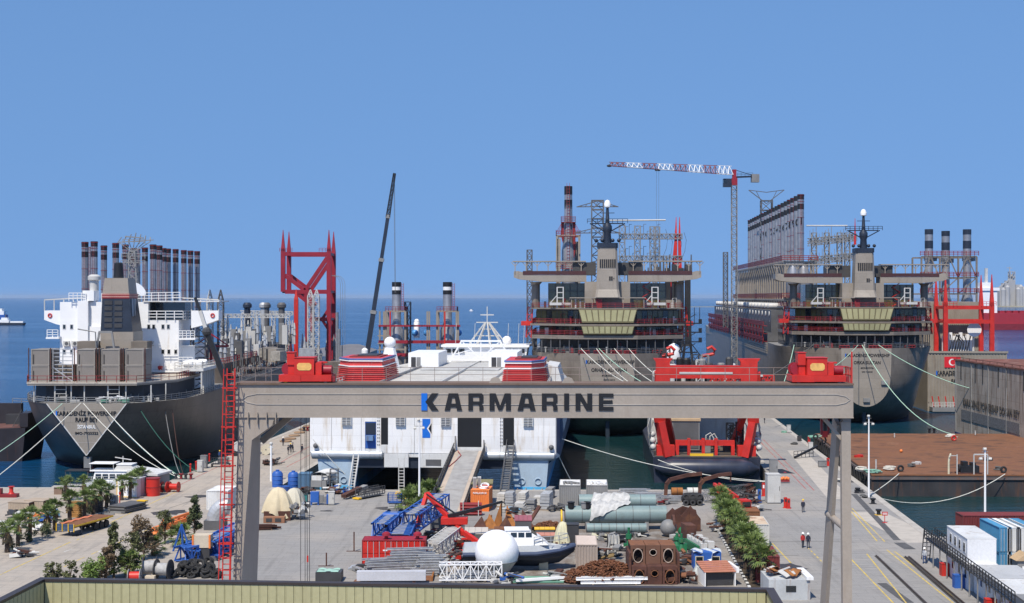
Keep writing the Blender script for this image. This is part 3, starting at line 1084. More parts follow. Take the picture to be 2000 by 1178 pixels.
# --- powership with the long row of stacks
P2=ship_loc(1692,333)
ship2=thing('powership','tan powership with a long receding row of numbered silver stacks, right of the tower crane','ship',P2,R(-3.8))
powership_hull(ship2,300,19.5,zd,4.5)
stern_house(ship2,zd)
text('KARADENIZ POWERSHIP',.8,ship2,(.3,-.09,zd-2.2),INK,bold=.03,width=10.8)
MB().box(-5.25,-4.9,-.1,-.075,zd-2.2,zd-1.4).build('emblem_blue',KBLUE,ship2)
text('ORKA SULTAN',.8,ship2,(.2,-.09,zd-4.0),INK,bold=.03,width=6.6)
text('MONROVIA',.45,ship2,(.2,-.09,zd-5.2),INK,width=3.2)
text('IMO 9145308',.32,ship2,(.2,-.09,zd-6.1),INK,width=2.6)
for k,(sx,sz)in enumerate(((4.4,8.6),(0,13.0))):
 MB().box(sx-.8,sx+.8,-.5,-.06,zd-sz-.5,zd-sz+.5).build('towing_bracket',GREYMID,ship2)
n=19
a0,a1=lpt(ship2,1563,380,380),lpt(ship2,1466,432,508)
xs=(a0.x+a1.x)/2
base=zd+22
for k in range(n):
 t=k/(n-1)
 yy=a0.y+(a1.y-a0.y)*t
 o=stack_unit(a0.z-base,.92,True,k%3==0 or k==2,ship2,(xs,yy,base),num=None)
 if k<14:
  text(str((11-k)%10),2.0,o,(0,-1.06,a0.z-base-8.5),INK,1.0,name='number')
fr=MB()
y0,y1=a0.y-4,a1.y+4
for k in range(26):
 y=y0+(y1-y0)*k/25
 for x in (xs-5,xs+3):
  fr.bar((x,y,zd),(x,y,base+1),.45)
 fr.bar((xs-5,y,zd+1),(xs-5,y+(y1-y0)/25,base-9),.25)
for z in (zd+3,zd+12,base+.6):
 for x in (xs-5,xs+3):
  fr.bar((x,y0,z),(x,y1,z),.5)
 fr.bar((xs-5,y0,z),(xs+3,y0,z),.5)
fr.build('stack_frame',SHIPTAN,ship2)
MB().box(xs-3.6,xs+1.2,y0+9,y1,zd,base-.3).build('casing',SHIPGREY,ship2)
for dx in (-2.6,.9):
 MB().lathe([(1.9,zd),(1.9,zd+9),(1.0,zd+11),(1.9,zd+13),(1.9,base-3),(1.0,base)],(xs+dx,y0+3.5+dx,0),16).build('silencer',SILVER,ship2,True)
r=MB()
for z in (zd+3.3,zd+12.3,base+.9):
 r.rail([(xs+4,y0-1,z),(xs-6,y0-1,z),(xs-6,y1,z)],1.5,2.5,.09,3)
r.build('stack_railing',DKRED,ship2)
for row in range(3):
 for k in range(22):
  MB().lathe([(.7,-2.0),(.85,-1.8),(.85,1.8),(.7,2.0)],(-16.4+row*.2,48+k*8.2,zd+10.2-row*2.3),8,'x').build('radiator',OFFWHITE,ship2,True)
cs=MB().box(-19,-9,44,232,zd+.1,zd+2.6).box(-18,-9,44,232,zd+2.6,zd+9)
cs.build('engine_casing',GREYDK,ship2)
wk=MB()
for z in (zd+.2,zd+2.4,zd+4.6):
 wk.box(-20.2,-19.0,44,236,z-.12,z)
 wk.rail([(-20.2,44,z),(-20.2,236,z)],1.2,3,.1,3)
for k in range(24):
 wk.bar((-20.1,46+k*8,zd-.5),(-20.1,46+k*8,zd+4.6),.35)
wk.build('side_walkway',DKRED,ship2)
pl=MB()
for k in range(5):
 pl.box(-19.75,-19.52,40,255,zd-3.1+k*.62,zd-2.65+k*.62)
pl.build('bulwark_strakes',SHIPTAN,ship2)
d=395
sub=MB()
P=lambda x,y,dd=395:tuple(lpt(ship2,x,y,dd))
for px in (1590,1615,1640,1655):
 a,e=lpt(ship2,px,545,d),lpt(ship2,px,455,d)
 sub.truss((a.x,a.y,zd),e,1.4,1.4,12,.1,.08)
for py in (468,505):
 sub.truss(P(1578,py+3),P(1672,py-6),1.5,1.5,14,.1,.08)
 sub.truss(P(1578,py+8,420),P(1672,py-2,420),1.5,1.5,14,.1,.08)
for px in range(1582,1668,6):
 a=lpt(ship2,px,463,d)
 sub.stick(a,a+Vector((0,0,1+(px%5)*.5)),.07)
 a=lpt(ship2,px,500,d)
 sub.stick(a,a+Vector((0,0,1+(px%4)*.6)),.07)
sub.build('substation_gantry',GREYMID,ship2)
MB().tube(P(1575,441),P(1655,441),.22).build('white_boom',OFFWHITE,ship2)
a=lpt(ship2,1497,420,470)
lt=MB().truss((a.x,a.y,zd),(a.x,a.y,a.z+5),3.8,3.8,14,.16,.12)
for sg in (-1,1):
 lt.stick((a.x,a.y,a.z+4),(a.x+sg*6.2,a.y,a.z+8.8),.14)
 lt.stick((a.x+sg*1.5,a.y,a.z+8.2),(a.x+sg*6.2,a.y,a.z+8.8),.12)
 lt.stick((a.x,a.y,a.z+8.0),(a.x+sg*1.5,a.y,a.z+8.2),.12)
 lt.stick((a.x+sg*1.9,a.y,a.z+5),(a.x+sg*3.6,a.y,a.z+8.5),.1)
lt.build('lattice_mast',GREYDK,ship2)
for px in (1670,1685):
 a=lpt(ship2,px,478,352)
 MB().lathe([(.35,0),(.05,7)],(a.x,a.y,a.z),6).build('red_spike',RED,ship2)
MB().truss(lpt(ship2,1417,640,470),lpt(ship2,1417,493,470),1.5,1.5,20,.14,.1).build('lattice_post',GREYDK,ship2)
# --- powership with the white house and the V transom
P3=Vector((-77.0,241,-2))
ship3=thing('powership','dark hulled powership with white house, V shaped tan transom and cluster of stacks','ship',P3,R(0.6))
zd=12.7
st=[(0,[(0,3.3),(1.8,5.65),(3.6,8),(5.4,10.35),(7.2,zd)]),(4.5,[(0,1.2),(3.6,3.2),(7.0,6.2),(9.6,9.4),(11.3,zd)]),(13,[(0,-1),(6,0.3),(10.8,3.8),(13.6,8),(15.0,zd)]),(30,[(0,-6),(9,-5.5),(14,-2),(16,4),(16.5,zd+.2)]),(60,[(0,-8),(10,-8),(15.5,-7),(16.5,0),(16.5,zd+.2)]),(120,[(0,-8),(10,-8),(15.5,-7),(16.5,0),(16.5,zd+.4)]),(138,[(0,-8),(6,-8),(9.5,-6),(11,0),(13,zd+1.2)]),(152,[(0,-6),(.2,-4),(.4,-1),(.6,3),(1.5,zd+2.5)])]
rings=hull_rings(st,3,3)
MB().loft(rings,closed=False,cap=False).build('hull',mat('rauf_hull_paint',(.15,.122,.102),.4,var=.2,scale=.12,dirt=.4,dirtc=(.10,.075,.06),plates=(8.0,2.2,.75)),ship3,True)
MB().prism([(0,3.35),(7.15,zd-.02),(-7.15,zd-.02)],'y',-.06,.04).build('transom',SHIPTAN,ship3)
rim=MB()
for sg in (-1,1):
 rim.bar((0,-.1,3.3),(sg*7.2,-.1,zd),.16,.16)
rim.build('transom_rim',WHITEDIRTY,ship3)
for z in (7.0,5.6):
 w=(z-3.3)/(zd-3.3)*7.0
 MB().box(-w,w,-.075,-.05,z,z+.08).build('transom_seam',mat('seam_light',(.36,.33,.3)),ship3)
text('KARADENİZ POWERSHIP',.78,ship3,(-.1,-.12,zd-2.15),INK,bold=.03,width=10.9)
MB().prism([(-5.55,zd-2.15),(-5.3,zd-2.15),(-5.3,zd-1.33),(-5.55,zd-1.33)],'y',-.14,-.12).build('emblem_blue',KBLUE,ship3)
text('RAUF BEY',.8,ship3,(0,-.12,zd-3.3),INK,bold=.04,width=4.1)
text('İSTANBUL',.62,ship3,(0,-.12,zd-4.5),INKW,bold=.03,width=3.3)
text('IMO-7925522',.5,ship3,(0,-.12,zd-5.6),INK,bold=.02,width=4.2)
out=[(r[-1][0],r[-1][1])for r in rings]
MB().add([(x,y,zd-.1)for x,y in out+[(-x,y)for x,y in reversed(out)]],[tuple(range(2*len(out)))]).build('weather_deck',GREYMID,ship3)
MB().prism([(1,-5),(3.2,-5),(2.6,2.4),(1.3,2.4)],'x',-.35,.35).build('rudder',mat('antifouling_red',(.18,.03,.03),.6),ship3)
MB().box(-.6,.6,.2,1.4,1.0,3.0).build('rudder_head',GREYMID,ship3)
stern_out=[(-x,y,zd)for x,y in reversed(out[:10])]+[(x,y,zd)for x,y in out[:16]]
MB().rail(stern_out,1.1,1.6,.05,3).build('stern_railing',GREYMID,ship3)
random.seed(5)
for k in range(22):
 x,y=random.uniform(-11,12),random.uniform(1.2,4.5)
 if abs(x)>7:
  y+=3
 c=MB()
 t=k%4
 if t==0:
  c.lathe([(.22,0),(.22,.8),(.32,.8),(.32,.95)],(x,y,zd),8).lathe([(.22,0),(.22,.8),(.32,.8),(.32,.95)],(x+.9,y,zd),8).box(x-.4,x+1.3,y-.3,y+.3,zd,zd+.1)
 elif t==1:
  for j in range(3):
   c.torus((x,y,zd+.15+j*.2),.6,.13,n=10,m=5)
 elif t==2:
  c.lathe([(.7,-.8),(.7,-.7),(.35,-.7),(.35,.7),(.7,.7),(.7,.8)],(x,y+.6,zd+.8),10,'x')
 else :
  c.cbox((x,y,zd+.35),(1.6,.6,.5),random.random()*3)
 c.build(('bollard','rope_coil','winch','deck_box')[t],(OFFWHITE,mat('rope_green',(.10,.27,.2),.9),GREYMID,OFFWHITE)[t],ship3,t==2)
for k in range(7):
 MB().cbox((2.2+k*.75,1.6+.2*(k%3),zd+.9+.12*(k%2)),(2.6,.18,.12),.2*((k*7)%5-2),0,.15*((k%3)-1)).build('white_plank',WHITE,ship3)
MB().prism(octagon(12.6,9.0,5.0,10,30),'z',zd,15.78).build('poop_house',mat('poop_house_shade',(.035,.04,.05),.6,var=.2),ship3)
for x in (-10.6,-6.8,-3.8,-1.4,2.9,6.2,10.8):
 MB().stick((x,3.2,zd),(x,3.2,15.8),.1).build('stanchion',OFFWHITE,ship3)
for x0 in (-6.8,2.9):
 MB().ladder((x0+1.1,3.1,zd),(x0+1.1,3.1,15.8),2.0,step=.75,r=.06).build('ladder',OFFWHITE,ship3)
for k in range(8):
 MB().stick((12.3+.3*(k%2),8+k*3,zd),(12.3,8+k*3,15.8),.09).build('stanchion',OFFWHITE,ship3)
slab=[(-11.6,2.4),(8.4,2.4),(13.5,12),(13.5,31),(-13.5,31),(-13.5,8)]
MB().prism(slab,'z',15.8,16.1).build('platform_slab',SHIPTAN,ship3)
MB().prism([(x*1.005,y-.08)for x,y in slab],'z',16.1,16.35).build('platform_edge',mat('weathered_pale_edge',(.42,.38,.33),.7,dirt=.3),ship3)
MB().rail([(-13.4,8,16.35),(-11.6,2.5,16.35),(8.3,2.5,16.35),(13.4,12,16.35),(13.4,31,16.35)],1.2,1.8,.045,2).build('red_railing',DKRED,ship3)
CONT=mat('taupe_module_paint',(.215,.195,.175),.5,var=.06,dirt=.2,dirtc=(.14,.11,.09))
CONTR=mat('module_frame',(.30,.275,.245),.5,var=.08,dirt=.25,dirtc=(.2,.1,.06))
for x in (-9.95,-1.55,3.0,7.55-.15):
 for t in range(2):
  z=16.37+t*3.02
  c=MB().box(x-1.62,x+1.62,4.6,10.4,z,z+2.95)
  mo=c.build('accommodation_module',CONT,ship3)
  f=MB()
  for e in (-1.66,1.5):
   f.box(x+e,x+e+.16,4.5,4.62,z,z+2.98)
  f.box(x-1.5,x+1.5,4.52,4.62,z+2.8,z+2.98).box(x-1.5,x+1.5,4.52,4.62,z,z+.14)
  f.build('frame',CONTR,mo)
  MB().box(x-1.28,x-1.16,4.5,4.6,z+.2,z+2.0).build('drain_pipe',BLACK,mo)
  MB().box(x+1.625,x+1.66,5.4,6.3,z+.2,z+2.2).build('door',CHAR,mo)
 for e in (-2.0,2.0):
  MB().box(x+e-.08,x+e+.08,4.2,4.36,16.37,22.6).build('post',DARKRUST,ship3)
sc_=MB()
for k in range(9):
 sc_.stick((-7.8,5.2,16.6+k*.72),(-4.2,5.2,16.6+k*.72),.07)
sc_.stick((-7.8,5.2,19),(-4.2,5.1,16.4),.09)
for x in (-7.8,-6.0,-4.2):
 sc_.stick((x,5.2,16.4),(x,5.2,22.4),.07)
sc_.build('scaffold_stair',GALV,ship3)
MB().box(-7.2,-4.4,6,9,16.37,19.4).build('deck_store',mat('tan_store',(.2,.17,.14),.7,dirt=.4),ship3)
H=MB()
yw=31.0
H.box(-15.0,9.2,yw,yw+13,16.1,27.3)
H.box(-15.0,3.0,yw+.02,yw+12,27.3,30.95)
H.box(9.2,11.8,yw+3,yw+13,13,22)
house=H.build('accommodation_house',WHITE,ship3)
tw=MB().box(-11.1,-9.0,yw-1.0,yw+4,16.2,31.2).box(-10.2,-7.9,yw-.6,yw+3,31.2,33.3).box(-9.0,-6.2,yw-.5,yw+2,16.3,26).build('stair_tower',WHITE,ship3)
MB().box(3.05,10.2,yw+1.2,yw+9,27.4,30.9).build('wheelhouse',GLASS,ship3)
MB().box(2.0,17.5,yw-.2,yw+10,30.96,31.2).build('wheelhouse_roof',WHITEDIRTY,ship3)
MB().box(-15.2,-9.2,yw+.8,yw+6,27.4,28.3).build('wing_screen',GLASS,ship3)
for sg,x0,x1 in ((-1,-18.4,-12.5),(1,11.6,17.2)):
 a,e=(x0,x1)if sg<0 else (x1,x0)
 MB().prism([(a,29.2),(e,29.2),(e,25.6),(a+sg*-2.5,26.4),(a,27.3)],'y',yw+.6,yw+4.2).build('bridge_wing',WHITE,ship3)
 MB().torus((a-sg*1.2,yw+.5,28.2),.36,.12,'y',12,6).build('lifebuoy',RED,ship3)
 w=MB()
 for k in range(4):
  x=a+(e-a)*k/3
  w.stick((x,yw+.8,29.2),(x,yw+.8,31.4),.09)
 w.stick((a,yw+.8,31.4),(e-sg*4,yw+.8,31.9),.12)
 w.build('wing_awning',OFFWHITE,ship3)
MB().rail([(-12.9,yw-.8,31.2),(-9.5,yw-.8,31.2)],1.6,.8,.06,3).build('white_railing',WHITE,ship3)
MB().rail([(-6.5,yw,31),(9.5,yw-.1,31.25)],1.7,1.4,.06,3).build('white_railing',WHITE,ship3)
MB().rail([(3,yw-.3,27.3),(10.2,yw-.3,27.3),(10.2,yw+6,27.3)],1.8,1.5,.07,3).build('white_railing',WHITE,ship3)
for z,x0,x1 in ((23.8,-17.3,-15.1),(18.6,-17.3,-15.1),(23.6,9.4,12.6),(18.2,9.3,12.3),(17.0,2.4,10)):
 MB().rail([(x0,yw-.9,z),(x1,yw-.9,z)],1.5,.8,.06,3).build('white_railing',WHITE,ship3)
 MB().box(x0-.2,x1+.2,yw-1.1,yw+2,z-.35,z).build('balcony',WHITE,ship3)
MB().rail([(-7,yw-1.6,21.2),(4.8,yw-1.6,21.2),(9,yw-1.6,21.2)],1.2,1.4,.05,2).build('white_railing',WHITE,ship3)
for zz,xs in ((25.9,(-13.8,-12.3,3.4,4.4,6.3,7.4)),(20.8,(-13.8,-12.3,6.3,7.5,8.9))):
 for x in xs:
  wn=MB().cbox((x-1.5+1.2,yw-.02,zz),(.72,.06,1.1)).build('window',mat('window_surround',(.6,.6,.6)),ship3)
  MB().cbox((x-.3,yw-.06,zz),(.5,.04,.8)).build('pane',GLASS,wn)
for x in (-13.6,-11.9,3.6):
 a=MB().box(x-.6,x+.6,yw-.5,yw,22.0,23.0).build('air_conditioner',OFFWHITE,ship3)
 MB().lathe([(.36,0),(.36,.06)],(x+.1,yw-.55,22.5),12,'y').build('fan_grille',GREYDK,a)
for x,z in ((-10.9,20.8),(-11.6,17.5),(5.6,17.6)):
 MB().ball((x,yw-.6,z),.55,10,6).build('red_buoy',RED,ship3,True)
MB().lathe([(.9,0),(.9,2.0),(1.3,2.2),(1.3,2.9),(.7,3.3)],(-8.3,yw+1,33.3),14).build('vent_cowl',OFFWHITE,ship3,True)
MB().lathe([(.1,0),(1.1,.25),(1.7,.7),(1.75,.75)],(5.0,yw+2,0),16).build('dish_tmp',WHITE)if False else None
ds=MB().lathe([(.05,0),(1.0,.18),(1.7,.6),(1.72,.62)],(0,0,0),16).build('satellite_dish',WHITE,ship3,True,(.2,yw+2,33.2))
ds.rotation_euler=(R(20),R(50),0)
m=MB().truss((-1.5,yw+6,31),(-1.8,yw+6,41.5),2.0,2.0,7,.12,.08,1.2,1.2)
for z in (38.6,40.0,43):
 m.rail([(-4.2+(z-38)*.1,yw+5.4,z),(.9,yw+5.4,z)],1.0,1.0,.06)
m.bar((-5,yw+6,43.4),(2.5,yw+6,43.9),.18)
m.bar((-3.4,yw+6,44.6),(.4,yw+6,44.3),.25)
for k in range(7):
 m.stick((-4.8+k*1.1,yw+6,43.5),(-4.2+k,yw+6.3,45.4-abs(k-3)*.3),.08)
 m.stick((-4.8+k*1.1,yw+6,43.5),(-1.8,yw+6,41.2),.07)
m.torus((-1.8,yw+6,39.2),1.6,.08,n=12,m=4)
m.build('radar_mast',GREYMID,ship3)
yf=19.0
fu=MB().box(-3.2,3.2,yf,yf+7,16.4,25.2).build('funnel_casing',SHIPTAN,ship3)
MB().loft([[(-3.15,yf-.02,25.2),(3.1,yf-.02,25.2),(3.1,yf+6.9,25.2),(-3.15,yf+6.9,25.2)],[(-2.9,yf+.2,31.7),(2.35,yf+.2,31.7),(2.35,yf+6.3,31.7),(-2.9,yf+6.3,31.7)]]).build('louvre_box',NAVY,fu)
for i in range(2):
 for j in range(5):
  MB().cbox((-1.65+i*1.95,yf-.03+.04*j,26.4+j*1.12),(1.5,.16,.8),0,R(-2)).build('louvre_panel',CHAR,fu)
for i in range(2):
 MB().bar((2.7-.1*i,yf+1.5+i*1.6,28.2),(2.45,yf+2.2+i*1.6,31.6),.35,.5).build('steam_pipe',OFFWHITE,fu)
for j in range(4):
 MB().box(-2.95,2.4,yf+.12,yf+6.4,31.7+j*.24,31.7+j*.24+.23).build('stripe',(DKRED if j%2==0 else mat('faded_pink',(.42,.2,.17))),fu)
MB().loft([[(-2.85,yf+.25,32.66),(2.3,yf+.25,32.66),(2.3,yf+6.2,32.66),(-2.85,yf+6.2,32.66)],[(-2.5,yf+.5,35.7),(2.0,yf+.5,35.7),(2.0,yf+6.0,35.7),(-2.5,yf+6.0,35.7)]]).build('funnel_crown',SHIPTAN,fu)
MB().lathe([(1.0,35.7),(.85,38.6),(.6,38.8)],(-.5,yf+3,0),14).build('funnel_pipe',BLACK,fu,True)
g=MB()
for sg in (-1,1):
 g.bar((-1.6+sg*1.9,17,20.4),(-1.6+sg*1.2,17,25.2),.35)
g.bar((-2.9,17,25.2),(-.3,17,25.2),.4)
g.path([(-6.8,16.5,25.8),(-3.4,16.5,25.2),(-3.2,16.5,21)],.14)
g.build('deck_gantry',GREYMID,ship3)
for x0,x1 in ((-6.9,-3.4),(3.5,6.6)):
 MB().box(x0,x1,16.4,20,19.5,23.4).build('vent_house',mat('weathered_timber',(.17,.145,.12),.8,dirt=.3),ship3)
MB().box(2.3,4.4,15.8,18,21.2,24).build('vent_hood',CHAR,ship3)if False else None
MB().box(10.5,16.2,22,34,17.3,17.9).build('boat_platform',WHITEDIRTY,ship3)
b=MB()
for k in range(8):
 b.stick((15.8,22.3+k*1.6,zd),(15.8,22.3+k*1.6,17.3),.14)
b.rail([(10.6,22,17.9),(16,22,17.9),(16,34,17.9)],1.1,1.2,.06,2)
b.build('platform_posts',OFFWHITE,ship3)
for k in range(4):
 MB().lathe([(.55,-.9),(.7,-.7),(.7,.7),(.55,.9)],(13+(k%2)*1.5,23+k*2,18.7),10,'x').build('life_raft',WHITE,ship3,True)
gg=MB()
frame_tower(gg,10.8,13.8,34.6,37.4,zd,26,6,.12)
gg.build('scaffold',GREYDK,ship3)
stk=[(166,473),(184,472),(203,480),(226,475),(245,478),(261,485),(283,484),(299,478),(311,480),(319,485),(328,486),(343,487),(359,489),(372,490),(385,491),(176,482),(270,486)]
for k,(px,py)in enumerate(stk):
 d=12.3*FPX/(580-py)
 p=loc_of(ship3,px,py,d)
 o=stack_unit(24.0,.74 if k<15 else .55,k<15,True,ship3,(p.x,p.y,p.z-24.0))
MB().box(-14,13,58,124,zd-.1,17.0).build('engine_house',mat('brown_casing',(.10,.085,.075),.7,var=.25,dirt=.4,dirtc=(.16,.1,.07)),ship3)
mr=MB()
mr.rail([(-12.6,58,17),(12.9,58,17),(12.9,124,17)],1.2,2,.07,2)
mr.bar((12.6,46,zd),(12.6,46,24),.5).bar((9,46,21.4),(16.4,46,21.4),.4).bar((9,46,21.4),(12.6,46,24),.25).bar((16.4,46,21.4),(12.6,46,24),.25).box(9,11.6,44,48,17,20.5)
mr.build('stack_deck_railing',MAROON,ship3)
d=372
sub=MB()
Q=lambda x,y,dd=372:loc_of(ship3,x,y,dd)
a,e=Q(437,617),Q(566,617)
sub.truss(a,e,1.0,1.0,18,.09,.07)
MB().truss(Q(470,610,385),Q(572,612,385),1.0,1.0,16,.09,.07).build('substation_beam',OFFWHITE,ship3)
for px in (440,475,494,534,562):
 a=Q(px,620)
 sub.truss((a.x,a.y,zd),a,1.0,1.0,9,.08,.06)
sub.build('substation_gantry',OFFWHITE,ship3)
for px,py in ((410,566),(431,566)):
 a=Q(px,py,366)
 MB().truss((a.x,a.y,zd),(a.x,a.y,a.z-3.5),1.5,1.5,12,.1,.07).truss((a.x,a.y,a.z-3.5),a,1.5,1.5,3,.1,.07,.1,.1).build('lattice_tower',OFFWHITE if px<420 else GREYDK,ship3)
random.seed(8)
for k in range(130):
 px=random.uniform(428,575)
 a=Q(px,680,random.uniform(362,384)if k<44 else random.uniform(300,362))
 h=random.uniform(2.0,8.0)if k<44 else random.uniform(2,6.5)
 z0=19.0 if k<44 else 17.0
 if k>=44 and not -13.5<a.x<12.8:
  continue
 if k%3==0:
  MB().box(a.x-.7,a.x+.7,a.y-1,a.y+1,z0,z0+h*.8).build('switchgear',(GREYMID,GREYDK,OFFWHITE)[k%9//3],ship3)
 else :
  MB().lathe([(.35,0),(.3,h*.4),(.5,h*.42),(.25,h*.7),(.4,h*.72),(.15,h)],(a.x,a.y,z0),7).build('insulator',(OFFWHITE,GALV)[k%2],ship3)
MB().box(-14,14,124.2,142,zd,19.0).build('substation_deck',GREYDK,ship3)
for px,m_ in ((408+75,NAVY),(412+108,GREYDK),(550,GREYDK),(515,GALV)):
 a=Q(px,595,380)
 MB().lathe([(.9,19),(.9,a.z-1),(1.3,a.z-.8),(1.3,a.z),(.8,a.z+.6)],(a.x,a.y,0),10).build('bushing_tank',m_,ship3,True)
random.seed(14)
for k in range(26):
 y=60+k*2.5
 MB().bar((14.2,y,zd),(14.2,y,16.5+random.random()*2),.12).bar((14.2,y,zd+.6),(14.2,y+2.5,zd+3.2),.07).bar((14.2,y,15.2),(14.2,y+2.5,15.2),.08).build('scaffold_bay',(GREYMID,DARKRUST)[k%3==0],ship3)
 if k%2:
  MB().lathe([(.5,-1.0),(.5,1.0)],(13.9,y+1,zd+.8+1.6*random.random()),9,'y').build('side_pipe',(OFFWHITE,SHIPTAN,GREYDK)[k%3],ship3,True)
for k in range(7):
 a=Q(520+4*k,660,330-3*k)
 MB().cbox((a.x,a.y,18.2),(3.0,2.6,2.2+.5*(k%3)),.2*k).build('covered_unit',(mat('grey_tarp',(.3,.28,.25),.9,var=.3,scale=1.5),CHAR,SHIPTAN)[k%3],ship3)
# ---- fast catamaran ferry
F0=Vector((-12.8,214,-2))
fer=thing('catamaran_ferry','wide white catamaran ferry with stern doors behind the gantry crane beam','ferry',F0,R(-3.74))
FW=mat('ferry_white',(.80,.80,.80),.4,var=.04,dirt=.45,dirtc=(.55,.46,.35),fine=.012,plates=(6.0,1.9,.86))
HULLB=mat('ferry_hull_pale_blue',(.36,.46,.56),.5,var=.1,dirt=.4,dirtc=(.30,.27,.22))
HULLB2=mat('ferry_waterline_blue',(.10,.42,.72),.5,var=.2,dirt=.3,dirtc=(.2,.25,.27))
DEEP=mat('ferry_flank_blue',(.06,.10,.17),.45,var=.2)
for sg in (-1,1):
 c=sg*15.7
 def sec(w1,w0,y,z1,z0):
  return [(c-w1,y,z1),(c+w1,y,z1),(c+w0,y,z0),(c-w0,y,z0)]
 MB().loft([sec(3.0,2.6,0,6.2,1.6),sec(3.2,2.7,70,6.2,1.6),sec(1.2,.5,112,6.2,1.6)]).build('demihull',HULLB,fer)
 MB().loft([sec(2.62,2.3,-.04,1.6,-4),sec(2.7,2.4,70,1.6,-4),sec(.5,.2,110,1.6,-4)]).build('demihull_bottom',HULLB2,fer)
 for e in (-1.3,1.3):
  jet=MB().torus((c+e,-.12,2.5),.5,.08,'y',14,6)
  jet.build('fender_ring',HULLB,fer)
  j=MB()
  j.lathe([(.75,0),(.8,-.9),(.55,-1.6),(.55,-1.9)],(c+e,0,.3),12,'y')
  for t in (-.7,.7):
   j.bar((c+e+t,-.1,1.4),(c+e+t*.5,-1.6,.6),.14)
   j.bar((c+e+t,-.1,-.6),(c+e+t*.5,-1.6,.4),.12)
  j.bar((c+e-.8,-1.5,.9),(c+e+.8,-1.5,.9),.2)
  j.build('water_jet',GREYMID,fer,True)
top=17.0
def fsec(y,hw,zt=top,hb=None,zb=6.2):
 hb=hw if hb is None else hb
 return [(-hb,y,zb),(hb,y,zb),(hw,y,zt-1.8),(hw-1.6,y,zt),(-hw+1.6,y,zt),(-hw,y,zt-1.8)]
MB().loft([fsec(0,19.9),fsec(2.5,20.4),fsec(62,20.4),fsec(95,16.5),fsec(113,9.5)]).build('upper_hull',WHITEDIRTY,fer)
MB().loft([[(19.9,.05,6.3),(20.0,.05,14.9),(20.6,3,15.0),(20.5,3,6.3)],[(19.9,60,6.3),(20.4,60,15),(20.8,60,15),(20.8,60,6.3)]]).build('flank',DEEP,fer)
MB().prism([(17.6,4.0),(20.1,6.4),(21.8,13.4),(21.6,15.1),(20.3,15),(19.95,6.6)],'y',3,40).build('side_flare',DEEP,fer)
cuts=[-19.85,-16.3,-11.7,-11.35]
ft=lambda px:(px-1000)/12.15+12.8
pan=[(603,645),(646,704),(706,743.5),(757.5,809),(810,894),(941,978),(979,983),(1004.5,1062),(1063,1085)]
for a,b in pan:
 zs=[(6.9,14.9)]
 if a==706:
  MB().box(ft(706),ft(712),-.12,0,6.9,14.9).box(ft(734),ft(743.5),-.12,0,6.9,14.9).box(ft(712),ft(734),-.12,0,11.9,14.9).build('transom_panel',FW,fer)
  continue
 MB().box(ft(a),ft(b),-.12,0,6.9,14.9).build('transom_panel',FW,fer)
for a,b in ((743.5,757.5),(894,941),(983,1004.5)):
 z0=8.2 if b-a<30 else 7.9
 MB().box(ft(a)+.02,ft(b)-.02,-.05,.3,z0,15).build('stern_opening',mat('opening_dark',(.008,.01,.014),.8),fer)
 MB().box(ft(a),ft(b),-.11,.2,6.9,z0).build('sill',WHITEDIRTY,fer)
MB().box(ft(712),ft(734),-.05,.2,7.6,11.9).build('blue_door',BLUE,fer)
MB().box(ft(713),ft(733),-.1,-.05,9.8,11.7).build('door_window',NAVY,fer)
MB().cbox((ft(722),-.5,9.3),(1.2,.8,.8)).build('door_winch',mat('worn_blue',(.12,.22,.4),.6,dirt=.4),fer)
for px in (676,782,871,1032):
 v=MB().box(ft(px-9.5),ft(px+9.5),-.5,-.1,11.3,13.0).build('vent_box',WHITEDIRTY,fer)
 for k in range(6):
  MB().cbox((ft(px),-.53,11.46+k*.26),(1.36,.1,.13),0,R(35)).build('louvre',GREYMID,v)
 MB().box(ft(px)-.03,ft(px)+.03,-.6,-.5,11.3,13).build('mullion',WHITE,v)
for px in (737,740,978,981):
 s=MB()
 for k in range(11):
  s.cbox((ft(px),-.16,8.2+k*.55),(.12,.1,.16))
 s.build('hinge_row',GREYDK,fer)
def kmark(parent,x0,z0,h,y,th=.02):
 """blue notched bar and dark chevron"""
 w=h*.42
 MB().prism([(x0,z0),(x0+w,z0),(x0+w,z0+h*.22),(x0+w*.55,z0+h*.5),(x0+w,z0+h*.78),(x0+w,z0+h),(x0,z0+h)],'y',y-th,y).build('emblem_bar',KBLUE,parent)
kmark(fer,ft(825),9.35,3.05,-.13)
MB().prism([(ft(837),10.85),(ft(843),11.7),(ft(843),10.0)],'y',-.15,-.13).build('emblem_chevron',INK,fer)
for a,b in ((603,750),(941,1087)):
 MB().lathe([(.1,0),(.75,.35),(.75,ft(b)-ft(a)-.35),(.1,ft(b)-ft(a))],(ft(a),.15,6.55),14,'x').build('fender_tube',mat('tube_steel',(.42,.46,.5),.4,.3,var=.15,dirt=.3,dirtc=(.2,.17,.14)),fer,True)
for a,b in ((750,798),(820,905)):
 MB().box(ft(a),ft(b),-.3,1.2,4.6,6.8).build('transom_bracket',WHITEDIRTY,fer)
MB().box(ft(832),ft(862),-.34,-.28,4.9,5.9).build('bracket_recess',GREYDK,fer)
for px in (615,1077):
 MB().ball((ft(px),-.5,8.0),.42,10,6).build('fairlead',GREYDK,fer,True)
MB().box(-12.8,12.8,.4,100,4.4,6.3).build('wet_deck',NAVY,fer)
for k in range(62):
 y=3+k*1.6
 hw=18.6 if y<62 else 18.6-(y-62)*.12
 MB().box(-hw,hw,y,y+.3,top,top+.14).build('roof_rib',OFFWHITE,fer)
